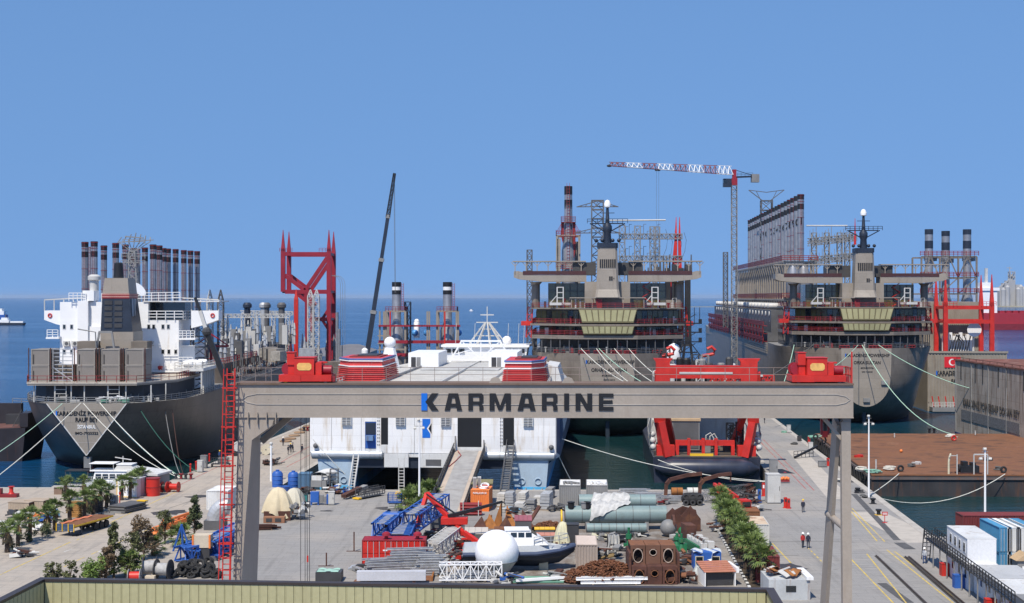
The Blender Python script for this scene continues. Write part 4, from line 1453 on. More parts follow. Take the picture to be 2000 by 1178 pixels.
for x0,x1 in ((-11,-10.6),(-.5,-.2),(7.8,8.1)):
 MB().box(x0,x1,3,92,top+.18,top+.55).build('roof_channel',GREYMID if x0<-5 else OFFWHITE,fer)
MB().box(-9.5,6.5,55,84,top+.17,top+.3).build('grey_deck_mat',mat('roof_mat',(.42,.42,.41),.8),fer)
rr=MB()
for x in (-18,18.2):
 rr.rail([(x,4,top),(x,60,top)],1.0,2.6,.045,2)
rr.rail([(-18,3.5,top),(18,3.5,top)],1.0,2.6,.045,2)
rr.build('roof_railing',OFFWHITE,fer)
FR2=mat('ferry_funnel_red',(.55,.05,.045),.5,var=.12,dirt=.2,dirtc=(.5,.3,.28))
for sg,cx_,cy_,Wd in ((-1,-15.4,26,5.0),(1,14.0,20,3.9)):
 p=[(-Wd,-8),(Wd*.4,-8),(Wd,-3),(Wd,9),(-Wd,9)]if sg>0 else [(Wd,-8),(-Wd*.4,-8),(-Wd,-3),(-Wd,9),(Wd,9)]
 b=thing if False else None
 body=MB().loft([[(cx_+x*.93,cy_+y*.93,top)for x,y in p],[(cx_+x*.80,cy_+y*.88,top+4.2)for x,y in p]]).build('exhaust_housing',FR2,fer)
 for k in range(8):
  t=.06+k*.085
  q=.955-.13*t
  MB().loft([[(cx_+x*q*1.02,cy_+y*(.955-.05*t),top+4.2*t)for x,y in p],[(cx_+x*q*1.02,cy_+y*(.955-.05*t),top+4.2*t+.16)for x,y in p]]).build('louvre',FR2 if k!=7 else WHITE,body)
 for t,m_,hh in ((.88,WHITE,.14),(.94,mat('funnel_stripe_blue',(.08,.13,.33),.5),.24)):
  MB().loft([[(cx_+x*.86,cy_+y*.92,top+4.2*t)for x,y in p],[(cx_+x*.85,cy_+y*.915,top+4.2*t+hh)for x,y in p]]).build('stripe',m_,body)
 MB().cbox((cx_+.4,cy_+1,top+4.2),(Wd*1.1,9,.4)).build('uptake_well',mat('uptake_red',(.2,.03,.03),.7),body)
 MB().cbox((cx_+.6,cy_+1.2,top+4.45),(Wd*.7,6,.3)).build('uptake_grille',CHAR,body)
MB().prism([(15.8,top-1.7),(20.6,top-1.9),(19.4,top+2.6),(17.4,top+2.9)],'y',24,40).build('side_locker',WHITEDIRTY,fer)
for x0,x1,y0,y1,h in ((-13.4,-7.0,66,82,3.2),(3.6,9.6,66,84,3.3)):
 MB().box(x0,x1,y0,y1,top+.2,top+h).build('roof_house',WHITE,fer)
 MB().box(x0+.6,x0+1.6,y0-.06,y0,top+.25,top+2.3).build('door',CHAR,fer)
 MB().box(x0+1.75,x0+2.6,y0-.07,y0,top+.25,top+2.3).build('door',GREYMID,fer)
MB().lathe([(2.2,top),(1.1,top+4.4)],(-17,64,0),8).build('radome_pedestal',WHITE,fer)
MB().ball((-17,64,top+5.4),1.25,16,10).build('radome',WHITE,fer,True)
yb=100
MB().loft([[(-9.4,yb,top),(9.4,yb,top),(9.4,yb+9,top),(-9.4,yb+9,top)],[(-10,yb-.5,top+3.2),(10,yb-.5,top+3.2),(10,yb+8,top+3.2),(-10,yb+8,top+3.2)]]).build('bridge',WHITE,fer)
for k in range(12):
 x=-9.2+k*1.58
 if 2<k<9:
  continue
 MB().cbox((x+.5,yb-.5,top+2.3),(1.2,.12,.9)).build('pane',GLASS,fer)
MB().box(-10.4,10.4,yb-1,yb+9,top+3.2,top+3.7).build('bridge_roof',WHITE,fer)
t=MB()
yt=88
for sg in (-1,1):
 t.bar((sg*7.2,yt,top),(sg*4.4,yt,top+5),.34)
 t.bar((sg*4.4,yt,top+5),(0,yt,top+1.0),.24)
 t.bar((sg*6,yt,top+2),(sg*2.2,yt,top+3),.2)
 t.bar((sg*2.2,yt,top+3),(sg*2.2,yt,top+5),.2)
t.bar((-4.6,yt,top+5),(4.6,yt,top+5),.4)
t.bar((0,yt,top+.9),(0,yt,top+5),.22)
t.bar((-7.4,yt,top+.7),(7.4,yt,top+.7),.3)
t.build('roof_truss',WHITE,fer)
mp_=MB()
zb=top+3.7
for k in range(9):
 a=2*math.pi*k/9
 mp_.stick((4.6*math.cos(a),105+3*math.sin(a),zb),(.5*math.cos(a),105+.5*math.sin(a),zb+5.2),.13)
for z,w in ((zb+2,3.2),(zb+3.6,2.0),(zb+5.2,2.6)):
 mp_.stick((-w,105,z),(w,105,z),.12)
mp_.stick((0,105,zb+5),(0,105,zb+9),.1)
mp_.stick((-1.6,105,zb+7),(1.6,105,zb+7),.12)
for x in (-7.5,-3,5,7.5,8.8):
 mp_.stick((x,104,zb),(x+.2,104,zb+5),.05)
mp_.build('mast_pyramid',OFFWHITE,fer)
MB().ball((4.8,104,zb+.9),1.1,12,7).build('satcom_dome',WHITE,fer,True)
a,b=Vector((-6.8,213.2,5.4)),Vector((-9.2,184,.15))
rp=thing('vehicle_ramp','long tan vehicle ramp with dark side trusses leading up into the ferry','ramp',(b.x,b.y,0))
a,b=a-Vector((b.x,b.y,0)),Vector((0,0,.15))
d=(a-b)
u=Vector((d.y,-d.x,0)).normalized()
RD=mat('ramp_deck',(.42,.35,.29),.8,var=.1,scale=.5,dirt=.2,dirtc=(.28,.25,.23),streak=False)
RT=mat('ramp_tread',(.30,.295,.29),.75,var=.15,scale=.8,dirt=.3,dirtc=(.2,.19,.185),streak=False)
for k in range(3):
 p,q=b.lerp(a,k/3+.002),b.lerp(a,(k+1)/3-.002)
 MB().add([p-u*2.4,p+u*2.4,q+u*2.4,q-u*2.4,p-u*2.4-Vector((0,0,.3)),p+u*2.4-Vector((0,0,.3)),q+u*2.4-Vector((0,0,.3)),q-u*2.4-Vector((0,0,.3))],[(0,1,2,3),(7,6,5,4),(0,4,5,1),(1,5,6,2),(2,6,7,3),(3,7,4,0)]).build('deck_plate',RD,rp)
 z=Vector((0,0,.02))
 MB().add([p-u*1.5+z,p+u*1.5+z,q+u*1.5+z,q-u*1.5+z],[(0,1,2,3)]).build('tread_strip',RT,rp)
for sg in (-1,1):
 t=MB()
 p,q=b+u*sg*2.5,a+u*sg*2.5
 t.bar(p+Vector((0,0,.1)),q+Vector((0,0,.1)),.14,.5)
 t.stick(p+Vector((0,0,1.15)),q+Vector((0,0,1.15)),.06)
 for k in range(22):
  c=p.lerp(q,k/22)
  e=p.lerp(q,(k+1)/22)
  t.stick(c,c+Vector((0,0,1.15)),.05)
  t.stick(c+Vector((0,0,.1)),e+Vector((0,0,1.1)),.035)
 t.build('side_truss',CHAR,rp)
 MB().bar((a.x+u.x*sg*2.3,a.y-.6,a.z),(a.x+u.x*sg*2.3,a.y+.6,a.z+2.4),.2).build('hinge_post',GREYDK,rp)
MB().path([a-u*1.9+Vector((0,-1,.1)),b.lerp(a,.9)-u*1.0+Vector((0,0,.1)),b.lerp(a,.8)-u*1.5+Vector((0,0,.1)),b.lerp(a,.7)-u*2.2+Vector((0,0,.1))],.06).build('hose',mat('red_hose',(.3,.03,.03)),rp)
a,b=Vector((-.2,213.2,6.2)),Vector((-1.2,200,.1))
gw=thing('gangway','steep narrow dark gangway up to the small stern opening of the ferry','gangway',(b.x,b.y,0))
a=a-Vector((b.x,b.y,0))
b=Vector((0,0,.1))
d=a-b
u=Vector((d.y,-d.x,0)).normalized()
for sg in (-1,1):
 t=MB().bar(b+u*sg*.6,a+u*sg*.6,.1,.35)
 t.stick(b+u*sg*.6+Vector((0,0,1)),a+u*sg*.6+Vector((0,0,1)),.04)
 for k in range(13):
  c=b.lerp(a,k/12)+u*sg*.6
  t.stick(c,c+Vector((0,0,1)),.035)
 t.build('side_rail',GREYDK,gw)
t=MB()
for k in range(30):
 c=b.lerp(a,(k+.5)/30)
 t.cbox(c,(1.1,.34,.05),math.atan2(u.y,u.x))
t.build('treads',GREYMID,gw)
for px,py,h,x2,lab in ((686,962,5.4,6,'white ladder leaning up to the pale blue hull of the ferry beside the blue cabin'),(784,973,5.0,0,'white free-standing ladder on yellow lift before the dark ferry tunnel')):
 g=G(px,py)
 o=thing('boarding_ladder',lab,'ladder',g)
 MB().ladder((0,0,0),(x2*.09,2.6 if x2 else 0,h),.8,step=.45,r=.07).build('rungs',OFFWHITE,o)
 MB().stick((-.4,0,1.0),(-.4+x2*.09,2.6 if x2 else 0,h+1.0),.04).stick((.4,0,1.0),(.4+x2*.09,2.6 if x2 else 0,h+1),.04).build('hand_rail',OFFWHITE,o)
 if not x2:
  MB().box(-.9,.9,-.6,.6,.6,.9).box(-.8,-.6,-.5,.5,0,.6).box(.6,.8,-.5,.5,0,.6).build('lift_base',YELLOW,o)
# ---- gantry crane in front
gan=thing('gantry_crane','beige gantry crane whose long beam carries the black KARMARINE lettering','crane',(0,105,0),R(-.7))
s=FPX/105.0
bx0,bx1,bz0,bz1=(465-1000)/s,(1658-1000)/s,CH-232/s,CH-170/s
beam=MB().box(bx0,bx1,-1.1,1.1,bz0,bz1).build('beam',BEIGE,gan)
MB().box(bx0-.06,bx1+.02,-1.25,1.25,bz1,bz1+.14).build('top_flange',mat('rusted_walkway',(.16,.11,.085),.8,dirt=.4),beam)
MB().box(bx0-.02,bx1+.02,-1.16,1.16,bz0-.07,bz0).build('bottom_flange',BEIGE,beam)
o=MB()
zc,hh=(bz0+bz1)/2+.12,.41
xa,xb=bx0+.55,bx1-.25
loop=[(xa,zc),(xa+.35,zc+hh*.62),(xa+1.1,zc+hh),(xb-1.1,zc+hh),(xb-.35,zc+hh*.62),(xb,zc),(xb-.35,zc-hh*.62),(xb-1.1,zc-hh),(xa+1.1,zc-hh),(xa+.35,zc-hh*.62)]
for p,q in zip(loop,loop[1:]+loop[:1]):
 o.bar((p[0],-1.12,p[1]),(q[0],-1.12,q[1]),.05,.05)
o.build('beam_moulding',mat('beige_trim',(.40,.365,.325),.5),beam)
bl_=MB()
for k in range(56):
 x=xa+2+k*(xb-xa-4)/55
 bl_.ball((x,-1.1,zc),.035,6,4)
struct(bl_.build('bolt_heads',BEIGE,beam),'stuff')
for k in range(1,5):
 x=bx0+(bx1-bx0)*k/5+.3
 MB().box(x-.012,x+.012,-1.105,-1.098,bz0,bz1).build('weld_seam',mat('weld_dark',(.26,.235,.205)),beam)
for k in range(4):
 x=bx0+1.0+k*.72
 MB().box(x-.03,x+.03,-1.32,-1.1,bz0-.55,bz0+.35).build('bolted_rib',BEIGE,beam)
lx=lambda px:(px-1000)/s
lz=lambda py:CH-(py-580)/s
L0,L1=lz(799.5),lz(766.5)
LHt=L1-L0
def letter(ch,x0,x1):
 m=MB()
 w=x1-x0
 t=w*.30
 yy=[-1.17]
 def P(pts):
  yy[0]-=.0015
  m.prism([(x0+a,L0+b*LHt)for a,b in pts],'y',yy[0],-1.1)
 if ch=='A':
  P([(0,0),(t,0),(w*.5-t*.12,1),(w*.5-t*.95+.02,1)])
  P([(w,0),(w-t,0),(w*.5+t*.12,1),(w*.5+t*.95-.02,1)])
  P([(w*.5-t*.6,1),(w*.5+t*.6,1),(w*.5+t*.45,.76),(w*.5-t*.45,.76)])
  P([(w*.2,.2),(w*.8,.2),(w*.74,.4),(w*.26,.4)])
 elif ch=='R':
  P([(0,0),(t,0),(t,1),(0,1)])
  P([(t*.9,1),(w-.12,1),(w,.9),(w,.81),(t*.9,.81)])
  P([(w-t*.9,.82),(w,.82),(w,.5),(w-.12,.40),(w-t*.9,.40)])
  P([(t*.9,.53),(w-t*.8,.53),(w-t*.8,.34),(t*.9,.34)])
  P([(w-t*1.3,.36),(w-t*.35,.40),(w,.26),(w,0),(w-t*.9,0),(w-t*.9,.24),(w-t*1.1,.34)])
 elif ch=='M':
  t=w*.23
  P([(0,0),(t,0),(t,1),(0,1)])
  P([(w-t,0),(w,0),(w,1),(w-t,1)])
  P([(t*.4,1),(t*1.25,1),(w*.5+t*.35,.02),(w*.5-t*.35,.02)])
  P([(w-t*.4,1),(w-t*1.25,1),(w*.5-t*.35,.02),(w*.5+t*.35,.02)])
 elif ch=='I':
  P([(0,0),(w,0),(w,1),(0,1)])
 elif ch=='N':
  t=w*.29
  P([(0,0),(t,0),(t,1),(0,1)])
  P([(w-t,0),(w,0),(w,1),(w-t,1)])
  P([(t*.2,1),(t*1.15,1),(w-t*.2,0),(w-t*1.15,0)])
 elif ch=='E':
  P([(0,0),(t,0),(t,1),(0,1)])
  P([(t*.9,1),(w,1),(w,.78),(t*.9,.78)])
  P([(t*.9,.6),(w*.94,.6),(w*.94,.4),(t*.9,.4)])
  P([(t*.9,.22),(w,.22),(w,0),(t*.9,0)])
 m.build('letter',INK,beam)
for ch,a,b in (('A',870,904),('R',916,945),('M',957,998),('A',1011,1046),('R',1058,1088),('I',1101,1110.5),('N',1123,1155),('E',1168,1196)):
 letter(ch,lx(a),lx(b))
xk=lx(825)
wk_=lx(836.5)-xk
MB().prism([(xk,L0),(xk+wk_,L0),(xk+wk_,L0+LHt*.33),(xk+wk_*.66,L0+LHt*.5),(xk+wk_,L0+LHt*.67),(xk+wk_,L1),(xk,L1)],'y',-1.17,-1.1).build('emblem_bar',KBLUE,beam)
MB().prism([(lx(833.5),(L0+L1)/2),(lx(845),L1),(lx(858),L1),(lx(846),(L0+L1)/2),(lx(858),L0),(lx(845),L0)],'y',-1.173,-1.1).build('emblem_chevron',INK,beam)
lt_=lambda px,py=0:(px-1000)/s
zt_=bz0-.07
MB().loft([[(-22.1,-.9,0),(-21.7,-.9,0),(-21.7,6.6,0),(-22.1,6.6,0)],[(-21.7,-1.0,12),(-20.9,-1.0,12),(-20.9,4.6,12),(-21.7,4.6,12)],[(-21.45,-1.05,18.8),(-20.35,-1.05,18.8),(-20.35,2.4,18.8),(-21.45,2.4,18.8)],[(-21.42,-1.05,19.95),(-18.75,-1.05,19.95),(-18.75,1.6,19.95),(-21.42,1.6,19.95)],[(-21.4,-1.05,zt_),(-18.6,-1.05,zt_),(-18.6,1.1,zt_),(-21.4,1.1,zt_)]]).build('portal_leg',BEIGE,gan)
MB().bar((-17.6,.9,zt_),(-20.1,1.6,18.4),.2,.5).build('haunch',BEIGE,gan)
MB().bar((-21.68,1.6,15),(-21.85,5.2,.6),.3,.9).build('inner_stiffener',GREYDK,gan)
MB().box(-23,-21,-3,9,0.15,.95).build('bogie_sill',BEIGE,gan)
MB().bar((26.15,-.2,zt_-.35),(26.15,-.9,.9),.72,.6).build('strut',BEIGE,gan)
MB().bar((25.75,.9,zt_-.35),(25.95,7.2,.9),.3,2.0).build('strut',BEIGE,gan)
MB().box(25.9,26.5,-.6,.4,zt_-.36,zt_-.01).build('leg_pin',GREYMID,gan)
MB().bar((24.4,-.2,zt_),(25.85,-.2,zt_-1.7),.28,.28).build('brace',BEIGE,gan)
MB().tube((26.1,-.6,11.9),(25.8,4.2,12.3),.3,n=12).build('cross_strut',BEIGE,gan,True)
MB().box(25.2,27,-3,9,.15,.9).build('bogie_sill',BEIGE,gan)
for x in (-22,26.1):
 for y in (-2.2,-.8,6.8,8.2):
  MB().lathe([(.38,-.12),(.38,.12)],(x,y,.39),14,'x').build('rail_wheel',GREYDK,gan)
l=MB()
p,q=Vector((-22.4,-1.6,.3)),Vector((-21.85,-1.6,bz1+1.3))
l.ladder(p,q,.62,step=.42,r=.04)
for k in range(24):
 c=p.lerp(q,(k+.5)/24)
 if k%3==1:
  l.stick(c+Vector((-.6,-.3,0)),c+Vector((.6,-.3,0)),.05)
 l.stick(c+Vector((-.42,0,0)),c+Vector((-.42,-.7,0)),.022)
 l.stick(c+Vector((.42,0,0)),c+Vector((.42,-.7,0)),.022)
 l.stick(c+Vector((-.42,-.7,0)),c+Vector((.42,-.7,0)),.022)
for e in (-.42,.42):
 l.stick(p+Vector((e,-.7,2)),q+Vector((e,-.7,0)),.03)
l.build('caged_ladder',RED,gan)
cb=MB()
for k in range(9):
 z=1.5+k*2.4
 cb.path([(-21.9+.02*k,-1.3,z+2.3),(-21.5+.02*k,-1.4,z+1.8),(-21.3+.02*k,-1.4,z+1.0),(-21.6+.02*k,-1.4,z+.3),(-21.9,-1.3,z)],.016,5)
cb.build('festoon_cable',BLACK,gan)
rl=MB().rail([(bx0,1.1,bz1+.14),(bx1,1.1,bz1+.14)],1.1,1.9,.018,2)
rl.rail([(bx0+.3,-1.15,bz1+.14),(-18.8,-1.15,bz1+.14)],1.1,1.2,.018,2)
rl.build('beam_railing',mat('thin_rail_grey',(.25,.2,.18),.6),gan)
MB().bar((bx1-.1,-1.0,bz1+.1),(bx1-.1,-1.0,bz1+2.6),.1).rail([(bx1-2.2,1.0,bz1+.14),(bx1-.1,1.0,bz1+.14),(bx1-.1,-1.0,bz1+.14)],1.2,.5,.035).build('end_post',RED,gan)
for px in (968,1109):
 MB().prism([(lx(px)-.5,bz1+.14),(lx(px)+.5,bz1+.14),(lx(px)+.3,bz1+.5),(lx(px),bz1+.62),(lx(px)-.3,bz1+.5)],'y',-1.1,-.8).build('lifting_lug',BEIGE,gan)
def trolley(px0,px1,label,flip=1):
 x0=lx(px0)
 w=lx(px1)-x0
 t=thing('hoist_trolley',label,'trolley',(x0+w/2,105-.012*(x0+w/2),bz1+.14),R(-.7),'red hoist trolleys on the gantry beam')
 h=w/2
 MB().box(-h,h*.92,-1.15,1.15,.12,.62).build('chassis',RED,t)
 MB().box(-h,-h*.2,-1.2,-1.16,.1,.6).build('side_plate',RED,t)
 c=MB().box(-h+1.2,-h+2.75,-1.1,.6,.63,1.95).build('control_cabinet',RED,t)
 MB().box(-h+1.15,-h+2.8,-1.15,.65,1.95,2.0).build('cabinet_lid',RED,c)
 ov=MB().prism([(-h+1.42,1.12),(-h+1.56,.98),(-h+2.4,.98),(-h+2.54,1.12),(-h+2.54,1.42),(-h+2.4,1.56),(-h+1.56,1.56),(-h+1.42,1.42)],'y',-1.13,-1.1)
 ov.build('yellow_plate',mat('faded_yellow_plate',(.72,.42,.13),.6,var=.2,scale=3,dirt=.2,dirtc=(.6,.5,.4)),c)
 MB().box(-h+.62,-h+1.15,-.6,.6,.63,1.4).box(-h+.55,-h+1.15,-.7,.3,1.4,2.35).box(-h+.5,-h+1.2,-.75,.35,2.35,2.4).build('motor_housing',RED,t)
 MB().lathe([(.5,-.1),(.5,.02),(.34,.02),(.34,1.0),(.5,1.0),(.5,1.1)],(-h+.55,-.2,1.05),12,'y').build('rope_drum',MAROON,t,True)
 m=MB().box(-h+2.8,-h+3.3,-.9,.9,.63,1.6).box(-h+3.3,h*.85,.2,.9,.63,1.15).box(-h+2.8,h*.7,-.2,.1,1.5,1.62)
 m.build('gear_case',RED,t)
 MB().lathe([(.36,-.5),(.36,.5)],(h-.75,-.3,.98),12,'x').build('hoist_drum',MAROON,t,True)
 for x in (-h+.5,h*.7):
  MB().lathe([(.2,-.07),(.2,.07)],(x,-1.0,.2),12,'y').build('wheel',YELLOW if px0<900 and x<0 else GREYDK,t)
 MB().box(h*.92,h*1.05,-1.0,-.6,.1,.5).build('buffer',DKRED,t)
 return t
trolley(549,655,'red hoist trolley on the beam end above the caged ladder')
trolley(1540,1648,'red hoist trolley on the beam end above the slender double leg')
hr=thing('hoist_ropes','four thin dark hoist ropes hanging below the gantry beam near the caged ladder','rope',(lx(597),105,0))
for e in (-.33,0,.12,.33):
 MB().tube((e,-.3,bz0-.05),(e*1.1+(.08 if e==.12 else 0),-.3,.5),.022,n=5).build('strand',BLACK,hr)
MB().cbox((.2,-.3,9.4),(.12,.12,.5)).build('rope_clamp',RED,hr)
hk=thing('hook_block','red and black hook block hanging under the gantry beam by the double leg','hook',(lx(1611),105,bz0-1.7))
MB().box(-.34,-.2,-.15,.15,.2,1.6).box(.2,.34,-.15,.15,.2,1.6).build('cheek_plate',DKRED,hk)
MB().box(-.2,.2,-.12,.12,.0,.5).build('sheave_case',RED,hk)
MB().box(-.12,.12,-.1,.1,.5,1.7).build('rope_fall',BLACK,hk)
MB().path([(0,0,0),(.1,0,-.25),(0,0,-.5),(-.2,0,-.45),(-.22,0,-.25)],.07).build('hook',BLACK,hk)
# ---- red goalpost ship beyond the ferry
def goalpost(root,cols,zb,zs,zc1,zc2,zlow,m,pw,y0,y1,diag=True,lowright=True):
 """cols: (x left, x right); two portal frames y0 and y1 joined along the ship"""
 for fi,y in enumerate((y0,y1)):
  g=MB()
  for i,x in enumerate(cols):
   z0=zb if (i==1 or not diag)else zc2
   g.bar((x,y,z0),(x,y,zc1+.6),pw,pw)
   g.loft([[(x-pw/2,y-pw/2,zc1+.6),(x+pw/2,y-pw/2,zc1+.6),(x+pw/2,y+pw/2,zc1+.6),(x-pw/2,y+pw/2,zc1+.6)],[(x-.08,y-.08,zs),(x+.08,y-.08,zs),(x+.08,y+.08,zs),(x-.08,y+.08,zs)]])
  g.bar((cols[0]+pw/2,y,zc1),(cols[1]-pw/2,y,zc1),pw*.85,pw*.85)
  g.bar((cols[0]+pw/2,y,zc2),(cols[1]-pw/2,y,zc2),pw*.85,pw*.95)
  if diag:
   xm=cols[0]+(cols[1]-cols[0])*.48
   g.bar((xm,y,zc2+.4),(cols[1]-pw*.4,y,zc1-1.2),pw*.7,pw*.9)
   g.bar((xm,y,zc2+.4),(cols[0]+pw*.4,y,zc2+5.2),pw*.7,pw*.9)
   g.bar((xm-3,y,zc2-.3),(xm+2,y,zc2-4.2),pw*.7,pw*.8)
   g.bar((xm+.5,y,zc2),(xm+.5,y,zb+6),pw*.75,pw*.8)
   g.bar((xm+.5,y,zlow),(cols[1]-pw/2,y,zlow),pw*.7,pw*.8)
   for c in ((cols[1]-1.6,zlow+1.6,cols[1]-.3,zlow+3),(cols[1]-1.6,zlow-1.6,cols[1]-.3,zlow-3)):
    g.bar((c[0]-.6,y,zlow),(c[2],y,c[3]),pw*.6)
  g.build('portal_frame',m,root)
 t=MB()
 for x in cols:
  for z in (zc1,zc2)+((zlow,)if diag else ()):
   if diag and x==cols[0]and z==zlow:
    continue
   t.bar((x,y0+pw/2,z),(x,y1-pw/2,z),pw*.6)
 t.rail([(cols[0]-1,y0-.8,zc1+pw/2),(cols[0]+3,y0-.8,zc1+pw/2)],1.1,1,.05)
 t.rail([(cols[1]-3,y0-.8,zc1+pw/2),(cols[1]+1,y0-.8,zc1+pw/2)],1.1,1,.05)
 t.build('tie_beams',m,root)
d=420
s6=FPX/d
loc=Vector(((606-1000)/s6,d,-2))
gp=thing('powership','maroon goalpost framed powership beyond the white ferry, mostly hidden','ship',loc)
lx6=lambda px:(px-606)/s6
lz6=lambda py:32-(py-580)/s6
MB().loft([[(-13,-6,-4),(11.5,-6,-4),(12,-7,11.8),(-14,-7,11.8)],[(-13,90,-4),(11.5,90,-4),(12,90,11.8),(-14,90,11.8)],[(-1,110,-4),(1,110,-4),(2,116,13),(-2,116,13)]]).build('hull',SHIPGREY,gp)
goalpost(gp,(lx6(553),lx6(642.5)),11.8,lz6(449),lz6(496),lz6(570),lz6(624),MAROON,1.35,0,11)
MB().loft([[(lx6(577),-3,11.8),(lx6(585),-3,11.8),(lx6(585),-2,11.8),(lx6(577),-2,11.8)],[(lx6(577),-3,lz6(585)),(lx6(585),-3,lz6(585)),(lx6(585),-2,lz6(585)),(lx6(577),-2,lz6(585))],[(lx6(580.5),-2.6,lz6(565)),(lx6(581.5),-2.6,lz6(565)),(lx6(581.5),-2.4,lz6(565)),(lx6(580.5),-2.4,lz6(565))]]).build('fore_mast',RED,gp)
MB().loft([[(lx6(547),-6,11.8),(lx6(576),-6,11.8),(lx6(576),-2,11.8),(lx6(547),-2,11.8)],[(lx6(553),-6,lz6(655)),(lx6(571),-6,lz6(655)),(lx6(571),-3,lz6(655)),(lx6(553),-3,lz6(655))],[(lx6(559),-5,lz6(632)),(lx6(564),-5,lz6(632)),(lx6(564),-4,lz6(632)),(lx6(559),-4,lz6(632))]]).build('winch_tower',MAROON,gp)
for px in (611,623):
 x=lx6(px)
 MB().truss((x,-5,11.8),(x,-5,lz6(580)),1.6,1.6,14,.1,.07).truss((x,-5,lz6(580)),(x,-5,lz6(566)),1.6,1.6,3,.1,.07,.1,.1).build('lattice_tower',OFFWHITE,gp)
random.seed(21)
for k in range(20):
 x=random.uniform(lx6(580),lx6(650))
 h=random.uniform(3,9)
 MB().lathe([(.4,0),(.4,h*.5),(.65,h*.52),(.3,h*.8),(.15,h)],(x,random.uniform(-4,9),11.8),7).build('insulator',(OFFWHITE,GALV,GREYMID)[k%3],gp)
for px in (660,664,668):
 MB().lathe([(.5,11.8),(.5,lz6(610+(px-660)*8))],(lx6(px),-2,0),10).build('exhaust_pipe',SILVER,gp,True)
pp=MB()
for k in range(3):
 x=lx6(665)+k*.7
 pp.path([(x,0,15),(x,0,lz6(555)),(x-.4,0,lz6(546)),(x-1.4,0,lz6(540)),(x-3.5,0,lz6(538))],.06,5)
pp.build('hose_loops',GREYMID,gp)
MB().box(lx6(590),lx6(620),-6,-3,11.8,16).build('grey_transformer',GALV,gp)
d=380
s7=FPX/d
base=Vector(((706-1000)/s7,d,0))
tc=thing('mobile_crane','black telescopic crane boom with lattice tip rising behind the ferry roof','crane',base)
p,q=Vector((0,0,3.2)),W(770.5,339,d)-base
o=q-p
cu=[(0,.36,1.15),(.36,.60,.98),(.60,.80,.84)]
for k,(t0,t1,w)in enumerate(cu):
 MB().bar(p+o*t0,p+o*(t1+.004),w,w*1.15).build('boom_section',NAVY,tc)
 MB().bar(p+o*(t1-.006),p+o*(t1+.01),w*1.35,w*1.5).build('boom_collar',GREYMID,tc)
MB().truss(p+o*.80,q,.95,1.0,18,.11,.08,.6,.6).build('lattice_jib',BLACK,tc)
MB().stick(q,q+Vector((.3,0,-34)),.05).stick(q+Vector((-.2,0,0)),q+Vector((.1,0,-34)),.04).build('hoist_rope',GREYDK,tc)
MB().box(-2,4,-6,6,.8,2.2).box(-1.5,2.5,-2.5,1,2.2,4.2).build('carrier',YELLOW,tc)
for k in range(5):
 for e in (-2,3.6):
  MB().lathe([(.8,0),(.8,.5)],(e,-5+k*2.5,.8),12,'x').build('wheel',TYRE,tc)
wb=thing('satcom_dome','small white dome on a post at the foot of the black crane boom','dome',W(712.5,692,378))
MB().lathe([(.5,-1.5),(.5,0),(.95,.3),(.95,1.2),(.5,1.7),(.1,1.85)],n=12).build('dome_shell',WHITE,wb,True)
MB().tube((0,0,-1.5),(0,0,-wb.location.z+.01),.3).build('post',GREYMID,wb)
d=252
bp_=Vector(((478-1000)*d/FPX,d,0))
kc=thing('knuckle_crane','black articulated loader crane standing on the pier beside the white ship house','crane',bp_)
pts=[Vector((0,0,2.0)),W(447,760,d)-bp_,W(404,648,d)-bp_,W(391,607,d)-bp_,W(381,581,d)-bp_]
for k,w in enumerate((1.0,.85,.6,.45)):
 MB().bar(pts[k],pts[k+1],w,w*1.1).build('boom',BLACK if k!=2 else OFFWHITE,kc)
MB().ball(pts[2],.95,8,6).build('knuckle_joint',CHAR,kc)
MB().box(-2,2,-1.2,3.5,.9,2.4).build('truck_body',OFFWHITE,kc)
for e in (-1.6,0,1.6):
 MB().lathe([(.5,0),(.5,.4)],(e,-1.4,.5),10,'y').build('wheel',TYRE,kc)
d=400
s8=FPX/d
tp_=thing('power_barge','steel barge carrying two banded silver stacks in a tan and maroon frame','barge',((820-1000)/s8,d,-2))
x8=lambda px:(px-820)/s8
z8=lambda py:32-(py-580)/s8
MB().loft([[(-13,-8,-2),(13,-8,-2),(13.4,-8.5,5),(-13.4,-8.5,5)],[(-13,40,-2),(13,40,-2),(13.4,40,5),(-13.4,40,5)]]).build('hull',SHIPGREY,tp_)
for px in (774.5,874):
 x=x8(px)
 sk=MB().lathe([(2.2,5),(2.2,z8(644)),(1.35,z8(632)),(1.35,z8(551.5))],(x,0,0),18).build('exhaust_stack',SILVER,tp_,True)
 MB().lathe([(1.4,z8(560)),(1.4,z8(551)),(1.1,z8(551)),(1.1,z8(553))],(x,0,0),18).build('tip_band',BLACK,sk,True)
 MB().lathe([(1.39,z8(575)),(1.39,z8(567))],(x,0,0),18).build('tip_band',BLACK,sk,True)
 MB().lathe([(1.365,z8(567)),(1.365,z8(560))],(x,0,0),18).build('white_band',WHITE,sk,True)
 f=frame_tower(MB(),x-2.9,x+2.9,-3.4,4,5,z8(608),2,.3,False)
 f.build('stack_frame',SHIPTAN,tp_)
 rl=MB().rail([(x-3,-3.6,z8(608)),(x+3,-3.6,z8(608)),(x+3,4,z8(608))],1.4,.9,.06,3)
 rl.ladder((x+1.9,-1,z8(605)),(x+1.9,-1,z8(553)),.6,step=.5,r=.06)
 rl.build('maroon_railing',DKRED,tp_)
 MB().bar((x-1.5 if px<800 else x-.6,-4.2,5),(x-1.5 if px<800 else x-.6,-4.2,z8(608)),.42).build('red_post',RED,tp_)
fr=MB()
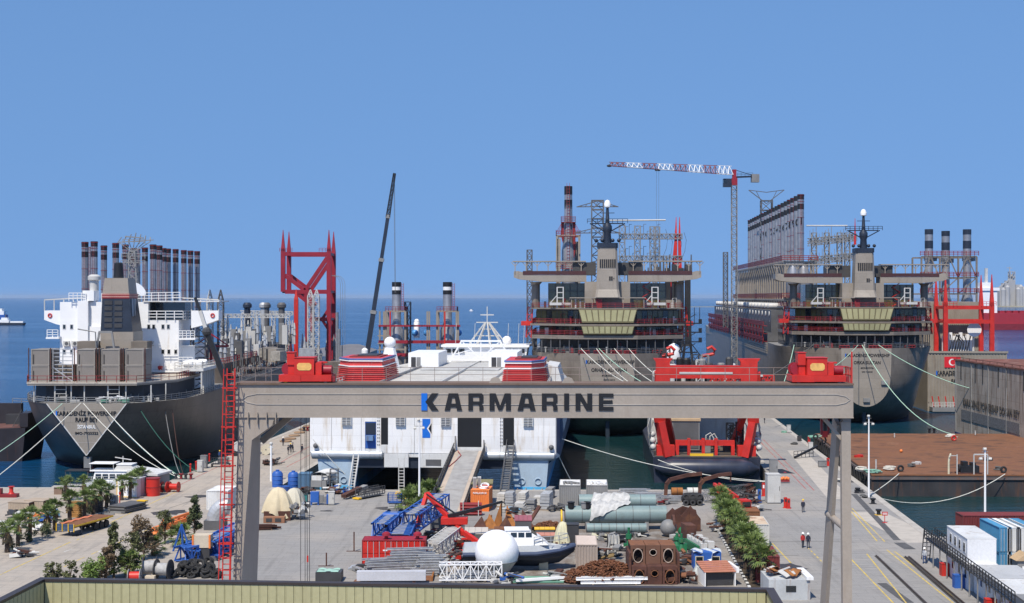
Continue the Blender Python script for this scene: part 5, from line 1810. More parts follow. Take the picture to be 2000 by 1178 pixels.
for py,m_ in ((667,0),(692,0),(636,1)):
 fr.bar((x8(742),-4,z8(py)),(x8(900),-4,z8(py)),.5,.9 if not m_ else .5)
fr.bar((x8(762),-4.2,z8(700)),(x8(786),-4.2,z8(690)),.5)
fr.build('maroon_girder',MAROON,tp_)
t=MB()
for px in (744,752,836,840,896):
 t.bar((x8(px),-3.4,5),(x8(px),-3.4,z8(608)),.5)
for py in (655,670,682):
 t.bar((x8(741),-5,z8(py)),(x8(765),-5,z8(py)),.35)
t.build('tan_frame',SHIPTAN,tp_)
c=frame_tower(MB(),x8(789),x8(800),2,5,5,z8(590),6,.14)
c.build('ladder_tower',NAVY,tp_)
MB().lathe([(.9,z8(660)),(.9,z8(630)),(.5,z8(626))],(x8(814),0,0),12).ball((x8(814),0,z8(628)),.8,10,6).build('white_tank',WHITE,tp_,True)
for px in (811,834,896):
 MB().ball((x8(px),-1,z8(650)),1.0,10,7).build('blue_sphere',mat('sphere_blue',(.08,.28,.6),.4),tp_,True)
MB().box(-12,12,-2,20,5,9).build('deck_house',GREYMID,tp_)
# ---- tower crane on the right hand pier
d=424
s9=FPX/d
b9=Vector(((1434-1000)/s9,d,0))
tw=thing('tower_crane','tall tower crane with red and white lattice jib over the middle powership','crane',b9)
zt9=CH-(362-580)/s9
MB().truss((0,0,.4),(0,0,zt9),1.65,1.65,46,.1,.06).build('mast',GREYMID,tw)
MB().box(-2.6,2.6,-2.6,2.6,0,.5).build('base_block',KERB,tw)
hd=MB().box(-.9,.9,-.9,.9,zt9,zt9+2.2).box(-.6,.6,-.6,.6,zt9+2.2,zt9+5).build('slewing_head',MAROON,tw)
q=W(1190,324,d-26)-b9
p=Vector((-.8,0,zt9+3.4))
nb=8
for k in range(nb):
 a,b=p.lerp(q,k/nb),p.lerp(q,(k+1)/nb)
 h0,h1=2.7-1.6*k/nb,2.7-1.6*(k+1)/nb
 t=MB()
 up0,up1=Vector((0,0,h0)),Vector((0,0,h1))
 sd=(q-p).cross(Vector((0,0,1))).normalized()*.7
 for sg in (-1,1):
  t.stick(a+sd*sg,b+sd*sg,.1 if k%2==0 else .07)
  for j in range(3):
   c,e,f=a.lerp(b,j/3),a.lerp(b,(j+.5)/3),a.lerp(b,(j+1)/3)
   ue=up0.lerp(up1,(j+.5)/3)
   t.stick(c+sd*sg,e+ue,.085)
   t.stick(e+ue,f+sd*sg,.085)
 t.stick(a+up0,b+up1,.1)
 t.build('jib_section',WHITE if k%2==0 else mat('faded_jib_red',(.30,.10,.10),.6),tw)
MB().ball(q,.8,8,5,sz=.5).build('jib_tip',CHAR,tw)
cj=MB().bar((.8,0,zt9+2.6),(6.4,.9,zt9+2.9),1.0,.5).stick((.3,0,zt9+4.9),(6,.8,zt9+3.2),.08)
cj.rail([(.9,-.4,zt9+2.9),(6,.4,zt9+3.1)],.9,1.2,.04)
cj.build('counter_jib',NAVY,tw)
MB().cbox((6.8,.9,zt9+2.3),(2.4,1.6,2.6),.1).build('counterweight',GREYMID,tw)
MB().box(-3.6,-1.2,-1.6,.4,zt9-.6,zt9+2.0).build('operator_cab',NAVY,tw)
MB().box(-3.62,-2.4,-1.63,.42,zt9+.6,zt9+1.6).build('cab_window',GLASS,tw)
c=p.lerp(q,.62)
MB().box(c.x-.8,c.x+.8,c.y-.5,c.y+.5,c.z-.5,c.z-.1).build('jib_trolley',CHAR,tw)
MB().stick(c+Vector((-.35,0,-.4)),c+Vector((-.35,0,-30)),.03).stick(c+Vector((.35,0,-.4)),c+Vector((.35,0,-30)),.03).build('hoist_rope',GREYDK,tw)
MB().cbox((c.x,c.y,c.z-30.4),(.9,.4,1.0)).build('hook_block',CHAR,tw)
# ---- offshore vessel with the red A-frame
d=228
s10=FPX/d
vs_=thing('offshore_vessel','navy offshore vessel with tall red stern A-frame moored against the quay','ship',((1381-1000)/s10,d,-2),R(-3.6))
VN=mat('vessel_navy_hull',(.028,.034,.055),.35,var=.25,scale=.5,dirt=.25,dirtc=(.10,.07,.05))
MB().loft([[(-8.8,.8,-3),(8.8,.8,-3),(9.2,.8,4.4),(-9.2,.8,4.4)],[(-9.3,45,-3),(9.3,45,-3),(9.4,45,4.6),(-9.4,45,4.6)],[(-.5,72,-3),(.5,72,-3),(1.2,76,9),(-1.2,76,9)]]).build('hull',VN,vs_)
MB().lathe([(.3,-8.9),(1.25,-7.4),(1.6,-6.0),(1.6,6.0),(1.25,7.4),(.3,8.9)],(0,.4,2.6),18,'x').build('stern_roller',VN,vs_,True)
MB().box(-8.8,8.8,1.5,46,4.41,4.55).build('work_deck',mat('vessel_deck',(.10,.085,.07),.8,dirt=.5,dirtc=(.2,.12,.06),streak=False),vs_)
MB().box(-2.8,1.2,1.55,1.85,4.55,4.95).build('yellow_sill',YELLOW,vs_)
for sg in (-1,1):
 l=MB()
 b0,b1,tt=Vector((sg*6.9,2.0,4.5)),Vector((sg*8.0,1.6,10.5)),Vector((sg*7.9,-.6,19.2))
 for p,q,w0,w1 in ((b0,b1,2.6,1.9),(b1,tt,1.9,2.1)):
  l.bar(p,q,w0,1.3,w1,1.2)
 l.build('frame_leg',RED,vs_)
 MB().bar((sg*5.2,9,5.6),(sg*7.2,1.5,13.6),.95,.8).build('hydraulic_ram',RED,vs_)
 MB().box(*sorted((sg*5.4,sg*8.5)),1.6,3.6,4.55,6.3).build('frame_foot',RED,vs_)
 MB().lathe([(.42,-.1),(.42,.1)],(sg*7.0,1.5,5.4),14,'y').build('pivot_pin',BLACK,vs_)
 w=MB()
 w.path([(sg*9.3,6,5),(sg*9.6,4,8),(sg*9.0,3.5,10.5),(sg*9.3,5,12.5)],.16)
 w.path([(sg*9.3,8,5),(sg*9.8,7,9),(sg*9.2,7,12)],.14)
 for k in range(5):
  w.ball((sg*9.1,2.2+k*1.1,6+(k*7)%3),.55,8,5)
 w.build('white_pipework',OFFWHITE,vs_,True)
cb=MB().box(-8.3,7.0,-1.3,.3,18.1,20.3).box(-8.8,-6.4,-1.35,.35,17.0,20.9).box(5.6,8.4,-1.35,.35,17.0,20.9).prism([(-8.8,20.9),(-6.4,20.9),(-5.9,21.5),(-9.2,21.5)],'y',-1.3,.3).prism([(5.6,20.9),(8.4,20.9),(8.9,21.5),(5.1,21.5)],'y',-1.3,.3)
cb.build('cross_beam',RED,vs_)
MB().box(-4.8,4.2,-1.42,-1.32,18.9,19.2).build('cable_tray',OFFWHITE,vs_)
rd=MB().box(-5.2,5.0,3.0,3.8,6.2,7.1).box(-5.2,-4.6,2.9,3.9,4.55,6.2).box(4.4,5.0,2.9,3.9,4.55,6.2)
for x in (-2.9,-.4,1.8):
 rd.box(x-.25,x+.25,2.7,3.9,4.55,7.4)
rd.build('deck_guard',RED,vs_)
wv=MB().box(-5.4,-.5,10,16,4.6,9.8).build('winch_van',GREYMID,vs_)
MB().box(-5.6,-.3,9.8,16.2,9.8,10.2).build('van_roof',mat('tan_roof',(.46,.33,.2),.7),wv)
MB().box(-5.2,-.7,9.93,9.98,4.9,9.5).build('roller_door',GREYDK,wv)
random.seed(31)
for k in range(16):
 x=random.choice((random.uniform(.2,6.5),random.uniform(.2,6),random.uniform(-8,-6)))
 y=random.uniform(5,14)
 h=random.uniform(.8,4.6)
 t=k%4
 if t==0:
  MB().lathe([(1.0,-.9),(1.0,-.8),(.5,-.8),(.5,.8),(1.0,.8),(1.0,.9)],(x,y,5.7),12,'x').build('deck_winch',GREYDK,vs_,True)
 elif t==1:
  MB().truss((x,y,4.6),(x,y,5+h*1.3),1.2,1.2,4,.1).build('reel_frame',BLACK,vs_)
 elif t==2:
  MB().path([(x,y,4.6),(x,y,5.5+h),(x+.8,y,6+h),(x+1.4,y,5+h),(x+1.4,y,4.6)],.12).build('pipe_loop',OFFWHITE,vs_)
 else :
  MB().cbox((x,y,4.6+h*.35),(1.6,1.2,h*.7)).build('deck_box',(GREYMID,OFFWHITE,CHAR)[k%3],vs_)
MB().box(-8.5,8.5,24,44,4.6,13.5).box(-7.5,7.5,25,42,13.5,17).build('house',OFFWHITE,vs_)
for k in range(7):
 MB().box(-7+k*2.1,-5.6+k*2.1,24.9,25,14.6,16.2).build('pane',GLASS,vs_)
ms=MB()
zb,ztm=14,29.6
for sg in (-1,1):
 ms.bar((-1.6+sg*1.5,24,zb),(-1.6+sg*.55,24,23),.34)
 ms.bar((-1.6+sg*1.5,26.5,zb),(-1.6+sg*.55,24.8,23),.34)
 ms.bar((-1.6+sg*.55,24,23),(-1.6+sg*.5,24,ztm-2),.26)
 ms.bar((-1.6,24,24),(-1.6+sg*6.0,24,zb+2),.18)
for z in (15.5,17.5,19.5,21.5,23.5,25.3,27):
 w=1.7 if z<23 else 2.6
 ms.bar((-1.6-w,24,z),(-1.6+w,24,z),.22)
 ms.bar((-3,24,z),(-.2,24,z+1.7),.14)
 if z>22:
  ms.box(-1.6-w,-1.6-w+.6,23.7,24.3,z,z+.6).box(-1.6+w-.6,-1.6+w,23.7,24.3,z,z+.8)
for x in (-3,-1.6,-.4,.6):
 ms.stick((x,24,27),(x,24,29.4+x%1),.06)
ms.build('lattice_mast',BLACK,vs_)
MB().lathe([(.8,17),(.8,20),(1.35,20.2),(1.4,21.6),(.9,22.8),(.1,23.2)],(-4.2,25,0),16).build('radome',WHITE,vs_,True)
for x in (-5.4,2.1):
 k=MB().path([(x-1.3,20,21),(x-.1,20,21.2),(x+.8,20,21.4),(x+1.0,20,22.1),(x+.4,20,22.7),(x-.4,20,22.3)],.32,8)
 k.build('red_hook',RED,vs_,True)
random.seed(12)
for k in range(26):
 x,y=random.uniform(-7,6.5),random.uniform(14,22)
 z=15.0
 h=random.uniform(4.0,7.4)
 (MB().lathe([(.45,0),(.45,h*.6),(.7,h*.62),(.7,h*.85),(.5,h*.9)],(x,y,z),8)if k%3 else MB().truss((x,y,z),(x,y,z+h),1.3,1.3,4,.1)).build('deck_machinery',(CHAR,OFFWHITE,BLACK,GREYMID,CHAR)[k%5],vs_)
MB().box(-8,8,13.5,23.9,14.2,15.0).build('upper_platform',CHAR,vs_)
for e in (-7.5,7.5):
 MB().box(e-.3,e+.3,14,14.6,4.6,14.2).build('platform_post',OFFWHITE,vs_)
MB().torus((-7.6,23,17.4),.6,.22,'y',14,6).build('fairlead_ring',OFFWHITE,vs_)
w_=Matrix.Rotation(R(3.6),3,'Z')@(W(1445,742,236)-vs_.location)
MB().truss(w_+Vector((-5.4,0,0)),w_+Vector((6,1,.2)),1.2,1.1,10,.12,.09).build('crane_boom',RED,vs_)
MB().box(w_.x-.9,w_.x+.8,w_.y-.6,w_.y+.5,w_.z+.55,w_.z+.85).box(w_.x+2.8,w_.x+4,w_.y-.4,w_.y+.5,w_.z+.6,w_.z+.9).build('boom_clamp',OFFWHITE,vs_)
MB().bar((w_.x,w_.y,4.5),(w_.x,w_.y,w_.z-.5),.8).build('boom_rest',DKRED,vs_)
# ---- ship with red goalposts and three stacks, far right
d=372
s11=FPX/d
rs=thing('powership','tan ribbed powership with red goalposts, three stacks and a flag painted on its stern','ship',((1888-1000)/s11,d,-2),R(-3.8))
x11=lambda px:(px-1888)/s11
z11=lambda py:32-(py-580)/s11
RIB=mat('ribbed_tan',(.27,.24,.2),.55,var=.1,dirt=.3,dirtc=(.15,.1,.07))
MB().box(x11(1813),x11(1965),0,120,-2,z11(690)).build('hull',RIB,rs)
for k in range(26):
 x=x11(1814)+k*.85
 MB().box(x,x+.32,-.16,0,2.5,z11(692)).build('hull_rib',RIB,rs)
MB().box(x11(1812),x11(1967),-.3,0,z11(690),z11(686)).build('stern_coaming',SHIPTAN,rs)
MB().box(x11(1816),x11(1900),-4,-.1,0.2,1.4).build('stern_platform',GREYMID,rs)
pf=MB().rail([(x11(1816),-3.9,1.4),(x11(1900),-3.9,1.4)],1.4,.8,.07,3)
pf.build('platform_railing',OFFWHITE,rs)
pr=MB()
for px in (1820,1832,1845,1860):
 pr.bar((x11(px),-3,1.4),(x11(px)-.4,-2.6,4.4),.22)
pr.build('red_davit',RED,rs)
MB().box(x11(1845),x11(1876),-.25,-.17,z11(718),z11(697)).build('flag_panel',mat('flag_red',(.62,.02,.03),.5),rs)
cr_=MB()
n=20
cx_,cz_=x11(1860),z11(707.5)
outer=[(cx_+.95*math.cos(R(40+280*k/n)),cz_+.95*math.sin(R(40+280*k/n)))for k in range(n+1)]
inner=[(cx_+.22+.76*math.cos(R(46+268*k/n)),cz_+.76*math.sin(R(46+268*k/n)))for k in range(n+1)]
for k in range(n):
 cr_.prism([outer[k],outer[k+1],inner[k+1],inner[k]],'y',-.28,-.25)
cr_.build('crescent',INKW,rs)
st_=[]
for k in range(10):
 r_=.42 if k%2==0 else .17
 st_.append((cx_+1.05+r_*math.cos(R(180+36*k)),cz_+r_*math.sin(R(180+36*k))))
MB().prism(st_,'y',-.28,-.25).build('star',INKW,rs)
text('KARADENIZ POWERSHIP',1.25,rs,(x11(1829),-.2,z11(733)),INK,bold=.04,width=15.0,align='LEFT')
text('FATMAGUL SULTAN',1.1,rs,(x11(1858),-.2,z11(748)),INK,bold=.04,width=11.0,align='LEFT')
MB().box(x11(1829),x11(1829)+.35,-.23,-.2,z11(733),z11(733)+1.2).build('emblem_blue',KBLUE,rs)
goalpost(rs,(x11(1850),x11(1939)),z11(690),z11(536),z11(601),z11(628.5),0,RED,1.15,1.5,12,False)
MB().box(x11(1825),x11(1950),16,100,z11(690),z11(590)).build('engine_casing',RIB,rs)
for k in range(30):
 x=x11(1826)+k*.6
 MB().box(x,x+.25,15.86,16,z11(688),z11(592)).build('casing_rib',RIB,rs)
wr=MB()
for k in range(9):
 x=x11(1856)+k*.95
 wr.box(x,x+.8,8,9,z11(688),z11(658)+(k%3)*.5)
wr.build('radiator',WHITE,rs)
ab=MB()
for k in range(8):
 x=x11(1868)+k*.7
 ab.path([(x,7,z11(688)),(x+.4,6.6,z11(670)),(x+1.4*math.sin(k),6.4,z11(655))],.16,5)
ab.build('cable_arms',CHAR,rs)
dsh=MB().lathe([(.1,0),(1.4,.2),(2.0,.7)],n=18).build('satellite_dish',WHITE,rs,True,(x11(1911),5,z11(645)))
dsh.rotation_euler=(R(90),0,0)
MB().tube((x11(1911),5.2,z11(645)),(x11(1911),5.4,z11(688)),.3).build('dish_post',OFFWHITE,rs)
for px,py in ((1814,448),(1846,451.5),(1887,448.5)):
 yy=46
 x=(px-1000)*(d+yy)/FPX-rs.location.x
 z=32-(py-580)*(d+yy)/FPX
 x-=46*math.sin(R(3.8))*.0
 sk=MB().lathe([(2.0,z11(600)),(2.0,z-23),(1.25,z-20),(1.25,z)],(x,yy,0),16).build('exhaust_stack',SILVER,rs,True)
 sk.location.x-=yy*math.tan(R(3.8))
 MB().lathe([(1.3,z-1.6),(1.3,z),(1.0,z),(1.0,z-.4)],(x,yy,0),16).build('tip_band',NAVY,sk)
 MB().lathe([(1.29,z-6),(1.29,z-3.6)],(x,yy,0),16).build('tip_band',NAVY,sk)
 MB().rail([(x-1.9,yy-1.9,z-10),(x+1.9,yy-1.9,z-10),(x+1.9,yy+1.9,z-10)],1.2,.8,.09).build('platform',NAVY,sk)
x0=(1797-1000)*(d+42)/FPX-rs.location.x-42*math.tan(R(3.8))
x1=(1902-1000)*(d+42)/FPX-rs.location.x-42*math.tan(R(3.8))
zf0,zf1=z11(690),32-(502-580)*(d+42)/FPX
f=MB()
for k in range(4):
 x=x0+(x1-x0)*k/3
 for y in (40,52):
  f.bar((x,y,zf0),(x,y,zf1),.5)
for z in (zf1,zf1-6.5,zf1-11.5):
 f.bar((x0,40,z),(x1,40,z),.45)
 f.bar((x0,52,z),(x1,52,z),.45)
for k in range(3):
 a,b=x0+(x1-x0)*k/3,x0+(x1-x0)*(k+1)/3
 f.bar((a,40,zf1-6.5),((a+b)/2,40,zf1),.3).bar((b,40,zf1-6.5),((a+b)/2,40,zf1),.3)
 f.bar((a,40,zf1-11.5),(b,40,zf1-6.5),.3)
f.build('stack_frame',SHIPGREY,rs)
r=MB()
for z in (zf1+.3,zf1-6.2,zf1-11.2):
 r.rail([(x0-.5,39.5,z),(x1+.5,39.5,z)],1.4,1.2,.08,3)
r.build('frame_railing',DKRED,rs)
for px in (1965,1992):
 o=MB().lathe([(2.2,0),(2.4,.4),(2.4,5.2),(2.0,5.6)],n=14)
 b=o.build('mooring_buoy',GREYMID,None,True,W(px,728,330))
 b.location.z=W(px,706,330).z-5.6
 tag(b,'grey cylindrical tank rising behind the grey box hull, '+('nearer the red goalposts' if px<1980 else 'at the picture edge'),'tank','grey tanks behind the box hull')
 MB().tube((0,0,0),(0,0,-b.location.z-2),1.6,n=10).build('tank_column',GREYDK,b)
# ---- rusty deck barge
z=1.5
A=[Vector((57.6,213.5,0)),Vector((115,212.5,0)),Vector((121,277,0)),Vector((63.2,278,0))]
bg=thing('deck_barge','wide flat barge with bare rust brown deck moored along the right pier','barge',(A[0].x,A[0].y,-2))
A=[p-A[0]for p in A]
def rust_deck():
 m=bpy.data.materials.new('rust_deck')
 m.use_nodes=True
 N,L=m.node_tree.nodes,m.node_tree.links
 b=N['Principled BSDF']
 b.inputs['Roughness'].default_value=.9
 g=N.new('ShaderNodeNewGeometry')
 mp=N.new('ShaderNodeMapping')
 mp.inputs['Scale'].default_value=(.085,.19,1)
 L.new(g.outputs['Position'],mp.inputs['Vector'])
 n1=N.new('ShaderNodeTexNoise')
 n1.inputs['Scale'].default_value=2.0
 n1.inputs['Distortion'].default_value=.8
 n1.inputs['Detail'].default_value=9
 n1.inputs['Roughness'].default_value=.7
 L.new(mp.outputs[0],n1.inputs['Vector'])
 cr=N.new('ShaderNodeValToRGB')
 e=cr.color_ramp.elements
 e[0].position,e[0].color=.28,(.04,.022,.018,1)
 e[1].position,e[1].color=.76,(.34,.22,.15,1)
 for p,c in ((.40,(.10,.045,.024,1)),(.50,(.20,.085,.036,1)),(.60,(.15,.06,.03,1)),(.66,(.25,.12,.06,1))):
  x=e.new(p)
  x.color=c
 L.new(n1.outputs['Fac'],cr.inputs['Fac'])
 L.new(cr.outputs[0],b.inputs['Base Color'])
 return m
RDK=rust_deck()
BSIDE=mat('barge_side',(.035,.034,.036),.6,var=.3,dirt=.5,dirtc=(.10,.05,.03))
def slab4(P,z0,z1):
 return MB().add([(p.x,p.y,z0)for p in P]+[(p.x,p.y,z1)for p in P],[(3,2,1,0),(4,5,6,7),(0,1,5,4),(1,2,6,5),(2,3,7,6),(3,0,4,7)])
slab4(A,-1.5,3.3).build('hull',BSIDE,bg)
ins_=[A[0]+Vector((.1,.1,0)),A[1]+Vector((-.1,.1,0)),A[2]+Vector((-.1,-.1,0)),A[3]+Vector((.1,-.1,0))]
slab4(ins_,3.3,3.5).build('deck',RDK,bg)
MB().bar(A[0]+Vector((0,-.12,2.9)),A[1]+Vector((0,-.12,2.9)),.25,.35).bar(A[0]+Vector((-.12,0,3.0)),A[3]+Vector((-.12,0,3.0)),.25,.35).build('rubbing_strake',mat('strake_rust',(.12,.10,.095),.7,dirt=.5,dirtc=(.2,.08,.04)),bg)
for k in range(24):
 p=A[0].lerp(A[3],(k+.5)/24)
 MB().box(p.x-.34,p.x-.02,p.y-.18,p.y+.18,1.0,3.0).build('side_fender',CHAR,bg)
bl=Vector((57.6,213.5,-2))
def on_barge(px,py):
 g=G(px,py,1.5)-bl
 return Vector((g.x,g.y,3.5))
p=on_barge(1893,925)
e=thing('deck_engine','black oily pump engine under a white pipe frame on the rust deck','engine',bl+p)
MB().box(-1.6,1.4,-.7,.9,.2,1.3).box(-1.2,-.4,-.6,.7,1.3,2.0).box(.2,.9,-.5,.6,1.3,1.8).lathe([(.6,0),(.6,.3)],(-1.75,.1,.9),12,'x').build('engine_block',BLACK,e)
MB().box(-2,1.8,-.9,1.1,0,.2).build('skid',DARKRUST,e)
f=MB()
for x in (-2.3,.4,2.6):
 f.stick((x,-1.0,0),(x,-1.0,3.2),.08)
f.stick((-.6+1,-1,3.2),(2.6,-1,3.2),.1).stick((-2.3,-1,3.0),(-3.6,-1,3.0),.05)
f.build('pipe_frame',OFFWHITE,e)
p=on_barge(1853,926)
t=thing('bent_pipe','bent cream vent pipe standing at the near edge of the rust deck','pipe',bl+p)
MB().path([(0,0,0),(0,0,2.0),(.15,0,2.8),(.35,0,3.3)],.16).build('pipe_wall',mat('cream_pipe',(.6,.55,.4)),t)
for i,(px,py,h)in enumerate(((1711,917,1.5),(1747,855,.8),(1905,850,.8))):
 t=thing('mooring_post','thin pale post on the rust deck, '+('near the barge corner by the lamp post','at the far edge behind the lamp post','at the far edge by the grey hull')[i],'post',bl+on_barge(px,py))
 MB().lathe([(.12,0),(.12,h),(.16,h),(.16,h+.1)],n=8).build('shaft',OFFWHITE,t)
 MB().box(-.25,.25,-.25,.25,0,.06).build('foot_plate',DARKRUST,t)
def rope_heap(nm,lab,loc,m,n=5,r=.7,t=.09):
 o=thing(nm,lab,'rope',loc)
 random.seed(int(loc[0]*10)%997)
 for k in range(n):
  MB().torus((random.uniform(-.6,.6)*r,random.uniform(-.6,.6)*r,t+k*t*.9),r*random.uniform(.6,1.1),t,n=14,m=5,rz=random.random()*3,tilt=random.uniform(-.12,.12)).build('coil',m,o)
 return o
ROPEP=mat('pale_rope',(.55,.53,.47),.95,var=.2,scale=5)
ROPEG=mat('green_rope',(.22,.42,.33),.95,var=.2,scale=5)
ROPED=mat('dark_rope',(.10,.10,.10),.95,var=.2)
for i,(px,py,m_,lab)in enumerate(((1682,919,ROPEP,'pale rope heap at the near corner of the rust deck by the pier'),(1735,918,ROPEP,'pale rope heap on the near edge of the rust deck right of the lamp post'),(1706,924,ROPEG,'green rope heap on the near corner of the rust deck'),(1780,912,ROPED,'small dark rope heap on the middle of the rust deck near edge'),(1857,854,ROPEP,'pale rope tangle at the far deck edge under the grey hull'),(1590,856,ROPEG,'green rope heap at the far pier-side corner of the rust deck'),(1950,918,ROPED,'dark flat rope heap on the rust deck below the grey hull'))):
 rope_heap('rope_heap',lab,bl+on_barge(px,py),m_,6,.9 if m_!=ROPED else .5)
for i,(px,py)in enumerate(((1759,921.5),(1960,924),(1863,861),(1593,858))):
 o=thing('fender_tyre','tyre fender on the rust deck '+('edge where the short mooring line ends','edge where the long slack line ends','far edge, painted red','far pier-side corner by coiled rope')[i],'tyre',bl+on_barge(px,py)+Vector((0,0,.55)))
 MB().torus((0,0,0),.42,.16,'y',14,7).build('tread',TYRE if i!=2 else RED,o,True)
 MB().torus((0,.02,0),.26,.05,'y',14,5).build('bead',CHAR,o,True)
for i,(px,py)in enumerate(((1790,907),(1677,893),(1760,884),(1820,846),(1640,843),(1930,900))):
 o=thing('deck_scrap',('grey steel frame scrap on the rust deck','red canvas lump on the rust deck beside the gantry leg','small orange ball on the middle of the rust deck','black bollard pair at the far edge of the rust deck','rusty low frame at the far pier side of the deck','dark plate scrap right of the pump engine on the deck')[i],'scrap',bl+on_barge(px,py))
 if i==2:
  MB().ball((0,0,.3),.3,10,7).build('ball_shell',ORANGE,o,True)
  MB().box(-.1,.1,-.1,.1,0,.02).build('mark',BLACK,o)
 elif i==3:
  for e in (-.5,.5):
   MB().lathe([(.25,0),(.25,.8),(.4,.85),(.4,1)],(e,0,0),10).build('bollard_post',BLACK,o,True)
 else :
  m_=(OFFWHITE,RED,0,0,DARKRUST,CHAR)[i]
  MB().cbox((0,0,.2),(1.6,.5,.4),.3).build('lump',m_,o)
  MB().cbox((.3,.3,.32),(.8,.9,.22),-.4).build('lump',m_,o)
# ---- grey box hull at the right edge
bh=thing('box_hull','weathered grey box-sided powership hull with a rusty top at the right edge','ship',(103.4,267,-2))
GB=mat('weathered_grey_hull',(.37,.32,.27),.7,var=.16,scale=.25,dirt=.55,dirtc=(.14,.085,.055),plates=(5.3,4.2,.7))
MB().box(0,32,0,43.5,.6,17.2).build('hull',GB,bh)
MB().box(-.12,32.1,-.12,43.6,-2,.6).build('blue_base',mat('hull_blue_base',(.02,.05,.14),.5,dirt=.3),bh)
slab4([Vector((-.3,-.3,0)),Vector((32.3,-.3,0)),Vector((32.3,43.8,0)),Vector((-.3,43.8,0))],17.2,17.5).build('rusty_top',mat('rust_top_plate',(.16,.06,.042),.9,var=.4,scale=.5,dirt=.4,dirtc=(.3,.24,.2),streak=False),bh)
for k in range(5):
 y=.4+k*10.6
 MB().box(-.22,.0,y,y+.3,.7,17.1).build('vertical_frame',GREYMID,bh)
MB().box(-.14,0,4,39,3.9,6.2).build('grating_band',mat('grating',(.14,.14,.145),.7,var=.35,scale=2.5),bh)
for k in range(9):
 y=1.6+k*4.7
 MB().box(-.10,0,y,y+.5,13.0,16.9).build('hanging_strap',CHAR,bh)if k%3!=1 else None
tx=text('KARADENIZ POWERSHIP DOGAN BEY',1.7,bh,(-.12,21,7.2),mat('faded_letters',(.07,.065,.06),.7,dirt=.3),bold=.02,width=34)
tx.rotation_euler=(R(90),0,R(-90))
r=MB().rail([(.2,.2,17.5),(.2,43,17.5)],.5,4,.05,1)
r.build('edge_pipe',DARKRUST,bh)
# ---- dark barge bow at the left edge
db=thing('dark_barge','dark rusty barge end with raised bulwark at the left picture edge','barge',(W(0,880,262).x,262,-2))
DB_=mat('dark_barge_hull',(.03,.026,.03),.5,var=.3,dirt=.3,dirtc=(.09,.04,.03))
sx=lambda px:px*262/FPX
MB().loft([[(-18,-3,-2),(sx(52),-3,-2),(sx(56),6,-2),(-18,6,-2)],[(-18,-3.5,5.4),(sx(62),-3.5,6.6),(sx(68),7,6.8),(-18,7,5.6)]]).build('hull',DB_,db)
MB().loft([[(-18,-2.8,5.45),(sx(58),-2.8,6.6),(sx(62),6.4,6.8),(-18,6.4,5.6)],[(-18,-2.8,5.6),(sx(58),-2.8,6.7),(sx(62),6.4,6.95),(-18,6.4,5.7)]]).build('deck',mat('barge_deck_maroon',(.13,.06,.05),.8,var=.2),db)
MB().box(sx(40),sx(66),5.8,7,6.6,9.6).box(-18,sx(20),5.8,7,5.5,10.6).box(sx(20),sx(40),6.2,6.9,6.5,8.4).box(sx(50),sx(66),-3.2,6,6.7,9.4).build('bulwark',DB_,db)
MB().ladder((sx(36),-3,5.8),(sx(40),2,9.6),1.0,step=.5,r=.05).build('deck_ladder',CHAR,db)
MB().rail([(sx(2),6,10.6),(sx(38),6,10.4)],1.0,1.3,.05).build('railing',GREYMID,db)
MB().cbox((sx(14),4,7.5),(3,1.6,2.2)).build('deck_winch',CHAR,db)
for k in range(2):
 MB().torus((sx(58),0,8.6-k),.6,.16,'x',12,5).build('rope_hank',ROPEP,db)
# ---- far boats, cargo ship, shore plant
d=1500
sf=FPX/d
tg=thing('tug','small white and navy tug under way off the left ship','tug',((22-1000)/sf,d,-2))
u_=1/sf
MB().loft([[(-26*u_,-4,0),(24*u_,-4,0),(24*u_,4,0),(-26*u_,4,0)],[(-27*u_,-4,5.5*u_),(27*u_,-4,4.5*u_),(27*u_,4,4.5*u_),(-27*u_,4,5.5*u_)]]).build('hull',NAVY,tg)
MB().box(-22*u_,-3*u_,-3,3,5*u_,11*u_).box(-18*u_,-6*u_,-2.5,2.5,11*u_,15*u_).box(0,25*u_,-3.5,3.5,5*u_,8*u_).build('house',WHITE,tg)
MB().stick((-11*u_,0,15*u_),(-11*u_,0,21*u_),.4).build('mast',GREYDK,tg)
d=1900
sf=FPX/d
u_=1/sf
cs_=thing('cargo_ship','distant blue and white ship cut by the left picture edge at the horizon','ship',((-6-1000)/sf,d,-2))
MB().loft([[(-30*u_,-6,0),(18*u_,-6,0),(18*u_,6,0),(-30*u_,6,0)],[(-30*u_,-6,9*u_),(19*u_,-6,9*u_),(19*u_,6,9*u_),(-30*u_,6,9*u_)]]).build('hull',BLUE,cs_)
MB().box(-6*u_,16*u_,-5,5,9*u_,16*u_).box(0,12*u_,-4,4,16*u_,21*u_).build('house',WHITE,cs_)
d=3000
mb_=thing('motor_boat','tiny white motor boat on the horizon right of the twin stacks','boat',(W(920,583,d).x,d,-2))
MB().loft([[(-4,-1.5,0),(4,-1.5,0),(5,0,0),(4,1.5,0),(-4,1.5,0)],[(-4.4,-1.8,1.6),(4.4,-1.8,2),(6.4,0,2.4),(4.4,1.8,2),(-4.4,1.8,1.6)]]).build('hull',WHITE,mb_)
MB().box(-2,2,-1,1,1.6,4).build('cabin',WHITE,mb_)
d=1300
sf=FPX/d
u_=1/sf
rc=thing('cargo_ship','long red bulk carrier hull lying far out at the right edge','ship',((1935-1000)/sf,d,-2))
